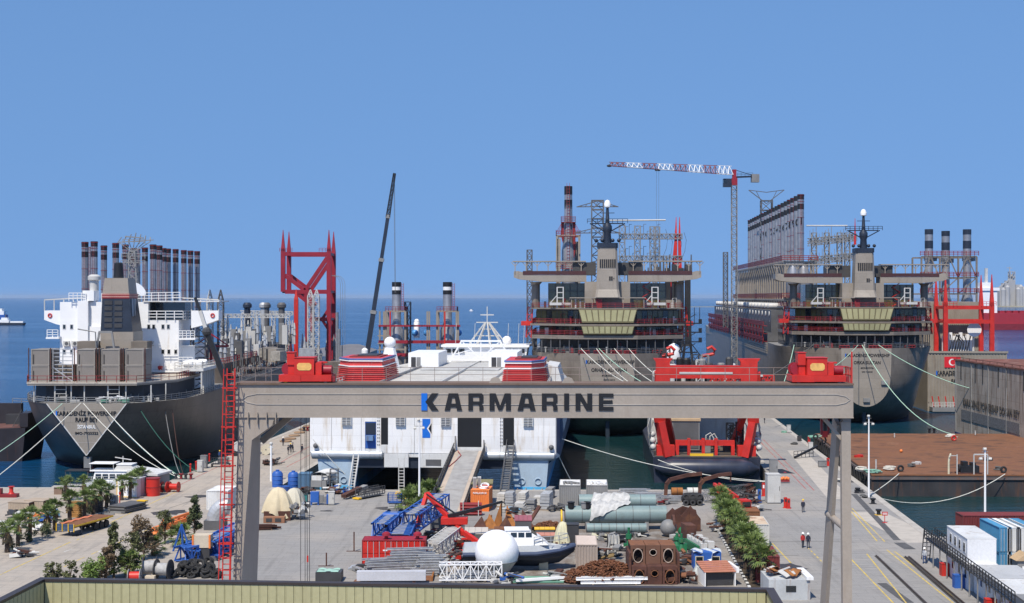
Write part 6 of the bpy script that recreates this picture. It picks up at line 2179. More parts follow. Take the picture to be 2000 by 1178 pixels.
MB().loft([[(-25*u_,-12,-1),(190*u_,-12,-1),(190*u_,12,-1),(-25*u_,12,-1)],[(-28*u_,-14,16.5),(200*u_,-14,16.5),(200*u_,14,16.5),(-28*u_,14,16.5)]]).build('hull',mat('carrier_red',(.40,.035,.05),.5,var=.06),rc)
MB().loft([[(-28*u_,-14.3,0),(195*u_,-14.3,0),(195*u_,14,0),(-25*u_,14,0)],[(-28*u_,-14.4,6),(197*u_,-14.4,6),(197*u_,14,6),(-27*u_,14,6)]]).build('lower_hull',mat('carrier_maroon',(.20,.02,.03),.5),rc)
MB().box(-26*u_,4*u_,-12,12,16.5,41).box(-24*u_,-4*u_,-9,9,41,46).box(-30*u_,8*u_,-13,-10,38,41).build('house',WHITE,rc)
MB().bar((-9*u_,0,46),(-9*u_,0,60),2.5).build('mast',OFFWHITE,rc)
for k in range(14):
 MB().box((12+k*13)*u_,(21+k*13)*u_,-8,8,16.5,18.6).build('hatch',MAROON,rc)
d=4200
sf=FPX/d
u_=1/sf
PL=mat('plant_concrete',(.36,.36,.36),.8,var=.15,scale=.02)
pl=thing('cement_plant','hazy cement plant with tall tower on the far shore at the right','factory',((1975-1000)/sf,d,-2))
zz=lambda py:32-(py-580)*u_
for i,(a,b,top_)in enumerate(((-27,-16,561),(-16,-8,553),(-9,4,548),(5,14,556),(14,30,560),(30,46,566),(46,80,563))):
 MB().box(a*u_,b*u_,-20+i,20,2,zz(top_)).build('silo_block',PL,pl)
for i,px in enumerate((-22,-14,7,12,18,24,36,44)):
 MB().lathe([(4.5*u_,2),(4.5*u_,zz(566-(i*5)%9)),(1*u_,zz(562-(i*5)%9))],(px*u_,-30,0),10).build('silo',PL,pl,True)
frame_tower(MB(),-4*u_,5*u_,-10,8,2,zz(531),8,1.1).build('preheater_tower',PL,pl)
MB().box(-3*u_,3.5*u_,-6,6,2,zz(536)).build('tower_core',PL,pl)
MB().bar((-3*u_,0,zz(531)),(-3*u_,0,zz(521)),2.0).bar((-9*u_,0,zz(523)),(2*u_,0,zz(524)),1.6).bar((-27*u_,-8,zz(563)),(-4*u_,-8,zz(545)),4).build('derrick',PL,pl)
struct(MB().loft([[(330,4150,-3),(4000,4100,-3),(4000,5200,-3),(330,4400,-3)],[(1420,4170,2),(4000,4150,4),(4000,5200,6),(1500,4400,2)]]).build('far_shore',mat('shore_earth',(.2,.19,.15),.9,var=.3,scale=.01)))
# ---- yard kit: builders
LEAF=mat('palm_leaf',(.11,.155,.04),.55,var=.4,scale=1.2,fine=.25)
LEAFD=mat('dry_palm_skirt',(.17,.12,.06),.9,var=.3,scale=2)
PTRUNK=mat('palm_trunk',(.075,.055,.042),.95,var=.35,scale=4,bump=.5)
BARK=mat('bark',(.09,.065,.045),.95,var=.3,scale=4,bump=.5)
def palm_mesh(seed,h,crown=1.5,n=30,skirt=True):
 rnd=random.Random(seed)
 t=MB()
 k=9
 bend=(rnd.uniform(-.12,.12),rnd.uniform(-.12,.12))
 rings=[]
 for i in range(k+1):
  f=i/k
  r=.24-.06*f+(.03 if i%2 else 0)
  rings.append([(bend[0]*f*f+r*math.cos(a),bend[1]*f*f+r*math.sin(a),h*f)for a in [2*math.pi*j/8 for j in range(8)]])
 t.loft(rings)
 sk=MB()
 for j in range(22 if skirt else 8):
  a=rnd.random()*6.28
  z=h*rnd.uniform(.72,.98)
  r0=.22
  c=Vector((bend[0]+r0*math.cos(a),bend[1]+r0*math.sin(a),z))
  e=c+Vector((.28*math.cos(a),.28*math.sin(a),-.55-rnd.random()*.3))
  sd=Vector((-math.sin(a),math.cos(a),0))*.13
  sk.add([c,e-sd,e+sd],[(0,1,2)])
 c=MB()
 o=Vector((bend[0],bend[1],h))
 for j in range(n):
  a=j*2.39996+rnd.uniform(-.2,.2)
  el=R(rnd.choice((75,55,40,25,10,-8,-22))+rnd.uniform(-8,8))
  L=crown*rnd.uniform(.5,.68)
  dr=Vector((math.cos(a)*math.cos(el),math.sin(a)*math.cos(el),math.sin(el)))
  hub=o+dr*L
  sd=dr.cross(Vector((0,0,1)))
  sd=sd.normalized()if sd.length>.01 else Vector((1,0,0))
  up=sd.cross(dr)
  c.stick(o,hub,.018)
  nb=9
  for b in range(nb):
   th=R(-85+170*b/(nb-1))
   q=(dr*math.cos(th)+sd*math.sin(th))*crown*(.50-.10*abs(math.sin(th)))*rnd.uniform(.85,1.1)
   w=(sd*math.cos(th)-dr*math.sin(th))*.04*crown
   mid=hub+q*.55+up*.03
   tip=hub+q+Vector((0,0,-.16*crown*rnd.random()))
   c.add([hub,mid-w,tip,mid+w],[(0,1,2,3)])
 return t,sk,c
_palm={}
def palm(loc,variant,sc,label,group,rz=0.0):
 if variant not in _palm:
  h=(1.9,2.5,1.1)[variant%3]
  t,s_,c=palm_mesh(40+variant,h,(1.35,1.5,1.75)[variant%3],(26,30,36)[variant%3])
  r=thing('palm_tree',label,'palm',loc,rz,group)
  t.build('trunk',PTRUNK,r)
  s_.build('dry_skirt',LEAFD,r)
  c.build('crown',LEAF,r)
  r.scale=(sc,sc,sc)
  _palm[variant]=r
  return r
 return dup(_palm[variant],loc,rz,label,group,sc)
def leafy_tree(loc,h,w,seed,label,m,n=1500,conic=False,group=None,nm='broadleaf_tree',cl=22,lo=.22,leaf=.17):
 rnd=random.Random(seed)
 r=thing(nm,label,'tree',loc,0,group)
 t=MB()
 t.tube((0,0,0),(rnd.uniform(-.1,.1),0,h*.55),.05*h*.35+.04,.05,8)
 cen=[]
 for k in range(cl):
  f=rnd.uniform(lo,1.0)
  rad=w*.5*(1-f*.85 if conic else math.sqrt(max(.06,1-((f-.55)/.5)**2)))
  a=rnd.random()*6.28
  q=rad*math.sqrt(rnd.random())*.95
  c=Vector((q*math.cos(a),q*math.sin(a),h*f*.93))
  cen.append((c,rnd.uniform(.16,.30)*w*(.6 if conic else .8)))
  t.tube((0,0,h*f*.45),c,.035,.012,5,False)
 t.build('trunk',BARK,r)
 c=MB()
 for k in range(n):
  ce,rr=cen[k%cl]
  v=Vector((rnd.gauss(0,1),rnd.gauss(0,1),rnd.gauss(0,1)))
  v.normalize()
  p=ce+v*rr*(rnd.random()**.45)
  if p.z<.1:
   continue
  x=Vector((rnd.gauss(0,1),rnd.gauss(0,1),rnd.gauss(0,.7))).normalized()
  y=x.cross(Vector((rnd.gauss(0,1),rnd.gauss(0,1),rnd.gauss(0,1)))).normalized()
  s_=leaf*rnd.uniform(.6,1.25)
  c.add([p-x*s_,p+y*s_*.45,p+x*s_,p-y*s_*.45],[(0,1,2,3)])
 c.build('crown',m,r)
 return r
LF_OLIVE=mat('olive_leaf',(.10,.11,.045),.7,var=.4,scale=1.5,fine=.3)
LF_RUST=mat('reddish_leaf',(.15,.105,.06),.75,var=.4,scale=1.5,fine=.3)
LF_GREEN=mat('bright_leaf',(.13,.20,.045),.65,var=.35,scale=1.5,fine=.3)
LF_DARK=mat('dark_leaf',(.075,.095,.04),.7,var=.4,scale=1.5,fine=.3)
def corrugated(w,z0,z1,pitch=.28,dep=.045,y=0.0):
 """a corrugated wall along x facing -y"""
 m=MB()
 n=max(2,int(w/pitch))
 pts=[]
 for k in range(n):
  x=-w/2+w*k/n
  st=w/n
  pts+=[(x,y),(x+st*.3,y),(x+st*.5,y+dep),(x+st*.8,y+dep)]
 pts.append((w/2,y))
 for a,b in zip(pts,pts[1:]):
  m.add([(a[0],a[1],z0),(b[0],b[1],z0),(b[0],b[1],z1),(a[0],a[1],z1)],[(0,1,2,3)])
 return m
def rot_add(dst,src,rz,off=(0,0,0)):
 mm=Matrix.Rotation(rz,3,'Z')
 return dst.add([mm@Vector(v)+Vector(off)for v in src.v],src.f)
def container(loc,w,l,h,m,label,rz=0.0,roofm=None,framem=None,group=None,doors=False,nm='shipping_container'):
 """w along x, l along y; base at loc (near edge centre)"""
 r=thing(nm,label,'container',loc,rz,group)
 fm=framem or m
 f=MB()
 t=.1
 for x in (-w/2,w/2-t):
  for y in (0,l-t):
   f.box(x,x+t,y,y+t,0,h)
 for z in (0,h-t):
  for y in (0.001,l-t-.001):
   f.box(-w/2+t,w/2-t,y,y+t,z+.001,z+t-.001)
  for x in (-w/2+.001,w/2-t-.001):
   f.box(x,x+t,t,l-t,z+.001,z+t-.001)
 f.build('frame',fm,r)
 for nm_,ww,rot,off in (('front_wall',w-.2,0,(0,.03,0)),('rear_wall',w-.2,math.pi,(0,l-.03,0)),('side_wall',l-.2,R(90),(w/2-.03,l/2,0)),('side_wall',l-.2,R(-90),(-w/2+.03,l/2,0))):
  rot_add(MB(),corrugated(ww,t,h-t),rot,off).build(nm_,m,r)
 c=corrugated(l-.2,-w/2+t,w/2-t,.35,.03)
 MB().add([(z,x+l/2,h-.012-y)for x,y,z in c.v],c.f).build('roof',roofm or m,r)
 if doors:
  for e in (-.25,.25):
   d=MB().box(e*w-w*.23,e*w+w*.23,-.03,.02,.14,h-.14).build('door',m,r)
   b=MB()
   for q in (-.12,.12):
    b.stick((e*w+q*w,-.06,.15),(e*w+q*w,-.06,h-.15),.025)
   b.build('lock_bar',GALV,d)
 return r
SKIN=mat('skin',(.45,.25,.17),.6)
def person(loc,label,shirt,trousers,helmet,rz=0.0,stride=.18,arm=.12,sc=1.0):
 me=bpy.data.meshes.new('body')
 s_=stride
 V=[(0,0,.95),(0,0,1.18),(0,.01,1.42),(0,-.01,1.53),(0,-.03,1.68),(-.1,0,.90),(-.11,-s_*.5-.03,.50),(-.11,-s_*.6+.03,.09),(-.12,-s_*.6-.13,.04),(.1,0,.90),(.11,s_*.35-.03,.50),(.11,s_*.7,.09),(.12,s_*.7-.14,.04),(-.19,0,1.40),(-.25,.03,1.13),(-.24,-arm,.90),(-.235,-arm-.04,.80),(.19,0,1.40),(.25,.02,1.13),(.24,-arm*.6,.90),(.235,-arm*.6-.04,.80)]
 Ed=[(0,1),(1,2),(2,3),(3,4),(0,5),(5,6),(6,7),(7,8),(0,9),(9,10),(10,11),(11,12),(2,13),(13,14),(14,15),(15,16),(2,17),(17,18),(18,19),(19,20)]
 Rr=[.15,.155,.13,.055,.1,.10,.07,.05,.045,.10,.07,.05,.045,.075,.055,.042,.04,.075,.055,.042,.04]
 me.from_pydata(V,Ed,[])
 ob=bpy.data.objects.new('body',me)
 col.objects.link(ob)
 md=ob.modifiers.new('s','SKIN')
 for i,v in enumerate(me.skin_vertices[0].data):
  v.radius=(Rr[i]*(1.15 if i<3 else 1),Rr[i]*(.8 if i<3 else 1))
  v.use_root=i==0
 sb=ob.modifiers.new('u','SUBSURF')
 sb.levels=sb.render_levels=1
 dg=bpy.context.evaluated_depsgraph_get()
 nm=bpy.data.meshes.new_from_object(ob.evaluated_get(dg))
 col.objects.unlink(ob)
 bpy.data.objects.remove(ob)
 nm.materials.clear()
 for m in (shirt,trousers,SKIN,BLACK):
  nm.materials.append(m)
 for p in nm.polygons:
  p.use_smooth=True
  c=p.center
  p.material_index=2 if c.z>1.5 or (abs(c.x)>.19 and c.z<.87 and c.z>.7)else (0 if c.z>.93 else (1 if c.z>.1 else 3))
 r=thing('person',label,'person',loc,rz)
 r.scale=(sc,sc,sc)
 b=bpy.data.objects.new('body',nm)
 col.objects.link(b)
 b.parent=r
 MB().lathe([(.155,1.70),(.15,1.76),(.12,1.83),(.05,1.87),(.001,1.875)],(0,-.03,0),12).lathe([(.17,1.695),(.17,1.71)],(0,-.06,0),12).build('hard_hat',helmet,r,True)
 return r
def lamp_post(loc,h,label,cam_=True):
 r=thing('lamp_post',label,'lamp post',loc)
 MB().lathe([(.16,0),(.13,h*.5),(.10,h)],n=10).build('pole',WHITE,r,True)
 MB().box(-.3,.3,-.3,.3,0,.06).box(-.22,.22,-.22,.22,.06,.12).build('foot_plate',GREYMID,r)
 a=MB().bar((-.6,0,h-.9),(.6,0,h-.9),.08).bar((-.35,0,h-.3),(.35,0,h-.3),.07)
 a.build('cross_arm',GREYMID,r)
 for x,z in ((-.6,h-1.15),(.55,h-1.15),(-.1,h+.05)):
  MB().cbox((x,-.12,z),(.36,.34,.26),0,R(-25)).build('floodlight',OFFWHITE,r)
 return r
def cabinet(loc,w,dp,h,m,label,rz=0.0,doorm=None,nm='electric_cabinet'):
 r=thing(nm,label,'cabinet',loc,rz)
 MB().box(-w/2,w/2,0,dp,.12,h).build('case',m,r)
 MB().box(-w/2-.05,w/2+.05,-.05,dp+.05,h,h+.06).build('hood',m,r)
 MB().box(-w/2+.06,w/2-.06,.04,dp-.04,0,.12).build('plinth',GREYDK,r)
 d=MB().box(-w/2+.07,w/2-.07,-.03,0,.22,h-.12).build('door',doorm or m,r)
 MB().box(w/2-.2,w/2-.14,-.06,-.03,h*.45,h*.6).build('handle',BLACK,d)
 return r
def tyre_mesh(r=.5,t=.16):
 m=MB()
 m.torus((0,0,t),r-t,t,n=18,m=8)
 return m
def drum(loc,r,w,m,label,rz=0.0,core=None,nm='cable_drum',axis='x',fl=1.0):
 o=thing(nm,label,'drum',loc,rz)
 for e in (-w/2,w/2-.08):
  MB().lathe([(r,0),(r,.08)],(e,0,r),20,axis).build('flange',m,o)
 MB().lathe([(r*.62,-w/2+.08),(r*.62,w/2-.08)],(0,0,r),18,axis).build('wound_cable',core or m,o,True)
 MB().lathe([(r*.12,-w/2-.06),(r*.12,w/2+.06)],(0,0,r),10,axis).build('hub',GREYDK,o)
 return o
def profile_stack(loc,L,rows,cols_,label,rz=0.0,m=None,w=.45,h=.28,nm='profile_stack',jit=.45):
 """bundle of long metal sections, each laid as its own piece"""
 r=thing(nm,label,'metal stack',loc,rz)
 rnd=random.Random(int(abs(loc[0])*37+abs(loc[1])*11))
 for k in range(2):
  MB().box(-L/2+L*(.2+.6*k)-.08,-L/2+L*(.2+.6*k)+.08,-.1,cols_*w+.1,0,.12).build('bearer',mat('timber',(.22,.15,.09),.85,var=.2),r)
 sh=None
 for j in range(rows):
  for i in range(cols_-(j//2)):
   dx=rnd.uniform(-jit,jit)
   if sh is None:
    s_=MB()
    s_.box(-L/2,L/2,0,w*.8,0,.03).box(-L/2,L/2,.05,.08,.03,h*.75).box(-L/2,L/2,w*.75-.03,w*.75,.03,h*.75).box(-L/2,L/2,.0,w*.4,h*.68,h*.75)
    o=s_.build('section',m or GALV,r)
    sh=o
   else :
    o=sh.copy()
    col.objects.link(o)
    o.parent=r
   o.location=(dx,i*w+(j//2)*w*.4,.12+j*h)
   o.rotation_euler=(0,0,rnd.uniform(-.05,.05))
   o.scale=(rnd.uniform(.75,1.05),1,1)
 return r
def block_stack(loc,w,l,h,n,label,m,rz=0.0,nm='pallet_stack',tilt=.03):
 r=thing(nm,label,'stack',loc,rz)
 rnd=random.Random(int(abs(loc[0])*91+loc[1]*7+n))
 MB().box(-w/2,w/2,0,l,0,.1).build('pallet',mat('timber',(.22,.15,.09),.85,var=.2),r)
 th=(h-.1)/n
 for k in range(n):
  MB().cbox((rnd.uniform(-.06,.06),l/2+rnd.uniform(-.08,.08),.1+th*(k+.5)),(w*rnd.uniform(.88,1),l*rnd.uniform(.88,1),th*.88),rnd.uniform(-tilt,tilt)).build('layer',m,r)
 return r
def cloth(name,pts_fn,nu,nv,m,parent):
 c=MB()
 vs_=[pts_fn(i/nu,j/nv)for j in range(nv+1)for i in range(nu+1)]
 fs=[(j*(nu+1)+i,j*(nu+1)+i+1,(j+1)*(nu+1)+i+1,(j+1)*(nu+1)+i)for j in range(nv)for i in range(nu)]
 return c.add(vs_,fs).build(name,m,parent,True)
def chain_heap(loc,w,l,h,label,n=420,seed=1):
 r=thing('chain_heap',label,'chain',loc)
 rnd=random.Random(seed)
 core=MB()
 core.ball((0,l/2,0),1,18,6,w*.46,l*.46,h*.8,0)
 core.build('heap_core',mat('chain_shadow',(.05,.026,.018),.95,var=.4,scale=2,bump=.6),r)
 c=MB()
 for k in range(n):
  a,q=rnd.random()*6.28,math.sqrt(rnd.random())
  x,y=w*.5*q*math.cos(a),l*.5*q*math.sin(a)
  z=h*math.sqrt(max(0,1-q*q))*rnd.uniform(.8,1.08)
  t=MB().torus((0,0,0),.17,.045,n=8,m=4)
  mm=Matrix.Rotation(rnd.random()*6.28,3,'Z')@Matrix.Rotation(rnd.uniform(0,1.5),3,'X')
  st=Matrix.Diagonal((1.35,.85,1))
  c.add([mm@(st@Vector(v))+Vector((x,y+l/2,z+.06))for v in t.v],t.f)
 struct(c.build('links',mat('chain_rust',(.16,.065,.033),.9,var=.5,scale=2.5),r),'stuff')
 return r
# ---- left road side
T=lambda o,x,y,z=0:o
grp='fan palms along the left kerb'
lab_end='in the left kerb row counted from the picture edge'
P_=[(14,1079,0,1.25),(35,1066,1,1.05),(58,1058,1,1.15),(92,1041,0,1.2),(107,1036,1,1.1),(136,1019,1,1.15),(165,1012,1,1.05),(182,1004,1,1.1),(197,997,1,1.2),(208,993,0,1.2)]
for i,(px,py,v,sc)in enumerate(P_):
 palm(G(px,py),v,sc,ORD[i]+' fan palm '+lab_end,grp,i*1.3)
for i,(px,py,v,sc)in enumerate(((128,978,0,1.2),(164,967,0,1.0),(238,977,1,1.0),(254,974,1,1.05),(267,967,1,1.05),(277,963,1,1.1))):
 palm(G(px,py),v,sc,('lone fan palm on the quay edge by the dark canopy boat','short fan palm before the white yacht stern','fan palm at the yellow corner of the white hut','fan palm before the middle of the white hut wall','fan palm between the white hut and the red drum','tallest fan palm against the hut roof beside the red drum')[i],'fan palms by the white hut',i*.9)
rb=random.Random(4)
for i,(px,py,h,w)in enumerate(((78,1052,1.2,2.4),(20,1076,1.0,2.2),(48,1062,1.1,2.0),(120,1030,.9,1.8),(172,1006,1.2,2.2),(88,1045,1.4,2.2))):
 leafy_tree(G(px,py)+Vector((0,.8,0)),h,w,60+i,ORD[i]+' low dark bush in the planting under the left palm row',LF_DARK,320,nm='bush',cl=8,lo=.3,leaf=.14,group='bushes under the palms')
tr=thing('flatbed_trailer','parked flatbed trailer with rusty deck and blue yellow-posted headboard','trailer',(-56.0,166.5,0),R(-17))
MB().box(-1.3,1.3,.3,8.6,1.25,1.42).build('deck',RUSTY,tr)
MB().box(-.8,-.6,.3,8.4,.95,1.25).box(.6,.8,.3,8.4,.95,1.25).build('chassis',DARKRUST,tr)
for sg in (-1,1):
 MB().box(*sorted((sg*1.3,sg*1.36)),.3,8.6,1.2,1.4).build('side_rail',YELLOW,tr)
for k in range(5):
 MB().box(-1.28,1.28,.2,.28,.72+k*.17,.86+k*.17).build('headboard_plank',mat('weathered_blue_board',(.05,.09,.17),.7,var=.2,dirt=.3,dirtc=(.2,.2,.2)),tr)
for x in (-1.32,-.45,.42,1.24):
 MB().box(x,x+.1,.12,.2,.62,1.62).build('stake',YELLOW,tr)
for sg in (-1,1):
 MB().box(sg*.9-.06,sg*.9+.06,2.2,2.35,0,1.0).build('landing_leg',GREYDK,tr)
 for k in range(3):
  w=MB().lathe([(.3,-.14),(.48,-.14),(.5,-.05),(.5,.05),(.48,.14),(.3,.14)],(sg*1.0,5.2+k*1.15,.5),16,'x').build('wheel',TYRE,tr,True)
  MB().lathe([(.28,-.1),(.28,.1)],(sg*1.03,5.2+k*1.15,.5),12,'x').build('rim',GREYMID,w)
ot=thing('orange_tarp','folded orange tarpaulin lying along one side of the flatbed trailer','tarp',(-56.0,166.5,1.42),R(-17))
cloth('folds',lambda u,v:(-1.25+u*.6+.05*math.sin(v*9),.5+v*6.4,.06+.12*math.sin(u*3.14)+.04*math.sin(v*23+u*5)),6,26,mat('orange_tarp_cloth',(.62,.20,.10),.8,var=.2),ot)
pt=thing('steel_plate_stack','low stack of dark steel plates lying on the road beside the cabinet','metal stack',G(243,999),R(-20))
for k in range(7):
 MB().cbox((.12*((k*5)%4-1.5),.8+.1*((k*3)%3),.1+k*.14),(2.9-.1*(k%3),5.0,.1),.03*((k%3)-1)).build('plate',(GREYDK,GREYMID,CHAR)[k%3],pt)
MB().cbox((.7,3.2,1.1),(1.4,.8,.12)).build('yellow_end_plate',YELLOW,pt)
for k in range(3):
 b=thing('timber_baulk',('dark timber baulk on the road by the plate stack, nearest the kerb','dark timber baulk lying left of the plate stack','short dark baulk between trailer and plate stack')[k],'baulk',G((222,207,196)[k],(1003,1006,1010)[k]),R(-8+5*k))
 MB().box(-1.1,1.1,0,.3,0,.22).build('beam_body',GREYMID,b)
 MB().box(-.7,-.6,-.02,.32,.0,.24).build('strap',BLACK,b)
c=cabinet(G(220,993),1.0,.6,1.75,GREYMID,'grey switch cabinet with white symbol on the kerb by the palm row',R(-15))
text('E-1',.4,c,(0,-.04,1.0),INKW,name='marking')
p=thing('hydrant_post','thin red hydrant post standing behind the plate stack','post',G(234,986))
MB().lathe([(.08,0),(.08,1.5),(.14,1.5),(.14,1.75),(.04,1.8)],n=10).build('shaft',RED,p)
MB().box(-.2,.2,-.2,.2,0,.05).build('foot_plate',GREYDK,p)
hu=thing('white_hut','white flat panelled hut with yellow corner post by the yacht','hut',G(248,971),R(-14))
for k in range(3):
 MB().box(-1.6+k*1.07,-.56+k*1.07,0,.1,.08,2.7).build('wall_panel',WHITE,hu)
MB().box(-1.6,1.6,.11,2.4,.02,2.72).build('body',WHITEDIRTY,hu)
MB().box(-1.7,-1.6,-.05,.1,0,2.75).box(-1.6,1.65,-.04,.09,0,.08).build('yellow_trim',YELLOW,hu)
MB().box(-1.75,1.75,-.15,2.6,2.72,2.84).build('roof',WHITE,hu)
sh=thing('grey_shed','grey shed with pale pitched roof behind the white hut','shed',G(283,963),R(-14))
MB().box(-2.6,2.0,0,4,0,2.7).build('walls',GREYMID,sh)
MB().prism([(-2.9,2.7),(2.3,2.7),(2.3,3.0),(-2.9,3.5)],'y',-.3,4.3).build('roof',WHITEDIRTY,sh)
MB().box(-.3,.7,-.04,0,0,2.1).build('door',GREYDK,sh)
rdm=thing('red_drum_tank','big upright red steel drum on the quay beside the shed','drum',G(299,968))
MB().lathe([(1.05,0),(1.05,1.3)],n=22).lathe([(1.02,1.36),(1.02,2.65)],n=22).build('shell',RED,rdm,True)
MB().lathe([(1.1,1.28),(1.1,1.38)],n=22).lathe([(1.09,2.6),(1.09,2.68)],n=22).build('hoop',DKRED,rdm,True)
MB().lathe([(1.0,2.5),(1.0,2.52)],n=22).build('lid',MAROON,rdm)
for i,(px,py,r_,w,lab)in enumerate(((322,962,.85,.9,'red cable reel on its side rollers next to the big red drum'),(340,961,.8,1.5,'wide red cable reel beside the mooring bollards'))):
 drum(G(px,py),r_,w,RED,lab,R(-10),core=RED if i else BLACK,nm='cable_reel')
bt_=thing('blue_bottle_stand','small blue gas bottle stand behind the red reels','bottle',G(327,955))
MB().lathe([(.12,.1),(.12,1.5),(.05,1.65)],n=8).build('bottle',BLUE,bt_,True)
MB().box(-.25,.25,-.2,.2,0,.1).box(-.25,-.2,-.2,-.15,.1,1.7).box(.2,.25,-.2,-.15,.1,1.7).build('stand',RED,bt_)
yc=thing('motor_yacht','small white motor yacht with radar arch moored behind the white hut','yacht',((238-1000)*216/FPX,215.0,-2),R(-4))
MB().loft([[(-5,-1.6,0),(4,-1.6,0),(6.2,0,0),(4,1.6,0),(-5,1.6,0)],[(-5.2,-2,2.2),(4.2,-2,2.6),(8,0,3.0),(4.2,2,2.6),(-5.2,2,2.2)]]).build('hull',WHITE,yc)
MB().loft([[(-4,-1.6,2.3),(3.5,-1.6,2.5),(3.5,1.6,2.5),(-4,1.6,2.3)],[(-3.6,-1.4,4.0),(1.6,-1.4,4.0),(1.6,1.4,4.0),(-3.6,1.4,4.0)]]).build('cabin',WHITE,yc)
for k in range(5):
 MB().cbox((-3.0+k*1.15,-1.58,3.2),(.9,.06,.75),0,R(-6)).build('pane',GLASS,yc)
MB().box(-4.4,1.9,-1.6,1.6,4.0,4.15).build('cabin_roof',WHITE,yc)
MB().loft([[(-.6,-1.3,4.15),(3.4,-1.3,4.15),(3.4,1.3,4.15),(-.6,1.3,4.15)],[(0,-1.1,5.0),(2.0,-1.1,5.0),(2.0,1.1,5.0),(0,1.1,5.0)]]).build('flybridge',OFFWHITE,yc)
MB().box(-4.6,-.5,-1.4,1.4,5.15,5.25).box(-.2,2.4,-1.2,1.2,5.0,5.12).build('hardtop',WHITE,yc)
a_=MB().rail([(-5,-1.9,2.3),(4,-1.9,2.7),(7.4,0,3.1)],.8,1,.03)
a_.stick((-4.4,-1.3,4.1),(-4.4,-1.3,5.2),.04).stick((-.6,-1.3,4.1),(-.6,-1.3,5.2),.04).bar((-.8,0,6.1),(1.9,0,5.7),.22,.12).stick((.5,0,5.1),(.5,0,6.3),.06)
a_.build('railings',OFFWHITE,yc)
cbt=thing('canopy_boat','dark open work boat with flat black canopy beside the yacht','boat',((160-1000)*217/FPX,215.5,-2))
MB().loft([[(-1.8,-1,0),(1.8,-1,0),(2.4,0,0),(1.8,1,0),(-1.8,1,0)],[(-2.2,-1.3,1.5),(2.0,-1.3,1.6),(3.2,0,1.9),(2.0,1.3,1.6),(-2.2,1.3,1.5)]]).build('hull',NAVY,cbt)
MB().box(-2.0,2.0,-1.2,1.2,1.5,1.62).build('gunwale',OFFWHITE,cbt)
MB().box(-1.9,1.9,-1.2,1.2,3.9,4.02).build('canopy',BLACK,cbt)
cp=MB()
for x in (-1.8,1.8):
 for y in (-1.1,1.1):
  cp.stick((x,y,1.6),(x,y,3.9),.04)
cp.rail([(-2,-1.1,1.6),(2,-1.1,1.6)],.7,.9,.03)
cp.build('canopy_posts',GREYDK,cbt)
bxs=[('tan',36,1001,3.2,2.6,1.35),('tan',66,999,2.9,2.4,1.45)]
for i,(q,px,py,w,l,h)in enumerate(bxs):
 o=thing('timber_crate','long low tan crate on the left quay, '+('nearer the picture edge' if i==0 else 'nearer the palm row'),'crate',G(px,py),R(-12))
 TC=mat('crate_tan',(.36,.29,.22),.8,var=.12,dirt=.25,dirtc=(.2,.14,.1))
 n=8
 for k in range(n):
  MB().box(-w/2+k*w/n+.01,-w/2+(k+1)*w/n-.01,0,.06,.1,h).build('plank',TC,o)
 MB().box(-w/2,w/2,.065,l,.05,h-.01).build('box_body',DARKRUST,o)
 MB().box(-w/2-.06,w/2+.06,-.06,l+.06,h,h+.08).build('lid',TC,o)
o=thing('red_capstan','red mooring capstan machine cut by the left picture edge','winch',G(6,972))
MB().box(-2.6,2.0,0,1.2,0,.5).box(-1.6,-.4,.2,1.0,.5,1.3).build('bed',DKRED,o)
MB().lathe([(.5,.5),(.3,.8),(.3,1.4),(.5,1.6)],(1.0,.6,0),12).build('capstan_head',RED,o,True)
MB().bar((-.8,.5,1.3),(-.8,.5,2.2),.15).build('post',RED,o)
o=thing('bollard_block','brown stone bollard block with flat cap at the left quay edge','bollard',G(113,966))
MB().box(-.6,.6,0,.8,0,1.1).build('stem_block',mat('brown_stone',(.22,.15,.11),.9,var=.25),o)
MB().box(-.9,.9,-.15,.95,1.1,1.25).build('cap_slab',KERB,o)
CL=[(22,1035,OFFWHITE,'white bagged heap'),(48,1030,GREYMID,'grey crumpled sheet heap'),(75,1022,ORANGE,'bundle of orange sheets'),(100,1020,BLUE,'blue tarpaulin bundle'),(30,1014,CHAR,'black covered heap'),(60,1012,OFFWHITE,'pale cylinder heap'),(118,1010,LBLUE,'pale blue boards'),(10,1048,GREYDK,'dark grey scrap heap'),(85,1033,WHITE,'white angled panels')]
for i,(px,py,m_,w_)in enumerate(CL):
 o=thing('kerbside_heap',w_+' stored behind the left palm row','heap',G(px,py),.3*i)
 rr=random.Random(i)
 for k in range(6):
  MB().cbox((rr.uniform(-1.2,1.2),rr.uniform(0,1.6),.25+k*.13),(rr.uniform(.7,2.0),rr.uniform(.3,1.0),rr.uniform(.12,.4)),rr.random()*3,rr.uniform(-.2,.2),rr.uniform(-.3,.3)).build('piece',m_,o)
for i,(px,py)in enumerate(((145,1011),(178,1001))):
 o=thing('pallet_pile',('yellow brown pallet pile between the palms by the trailer','dark crate pile between the palms by the plate stack')[i],'pallets',G(px,py),R(-15))
 for k in range(9):
  MB().cbox((.05*(k%3),.6,.1+k*.24),(1.5+.8*i,1.3,.12),.03*(k%4)).cbox((0,.1,.2+k*.24),(1.4+.8*i,.15,.1)).build('pallet',(mat('pallet_ochre',(.42,.22,.07),.8,var=.25),CHAR)[i],o)
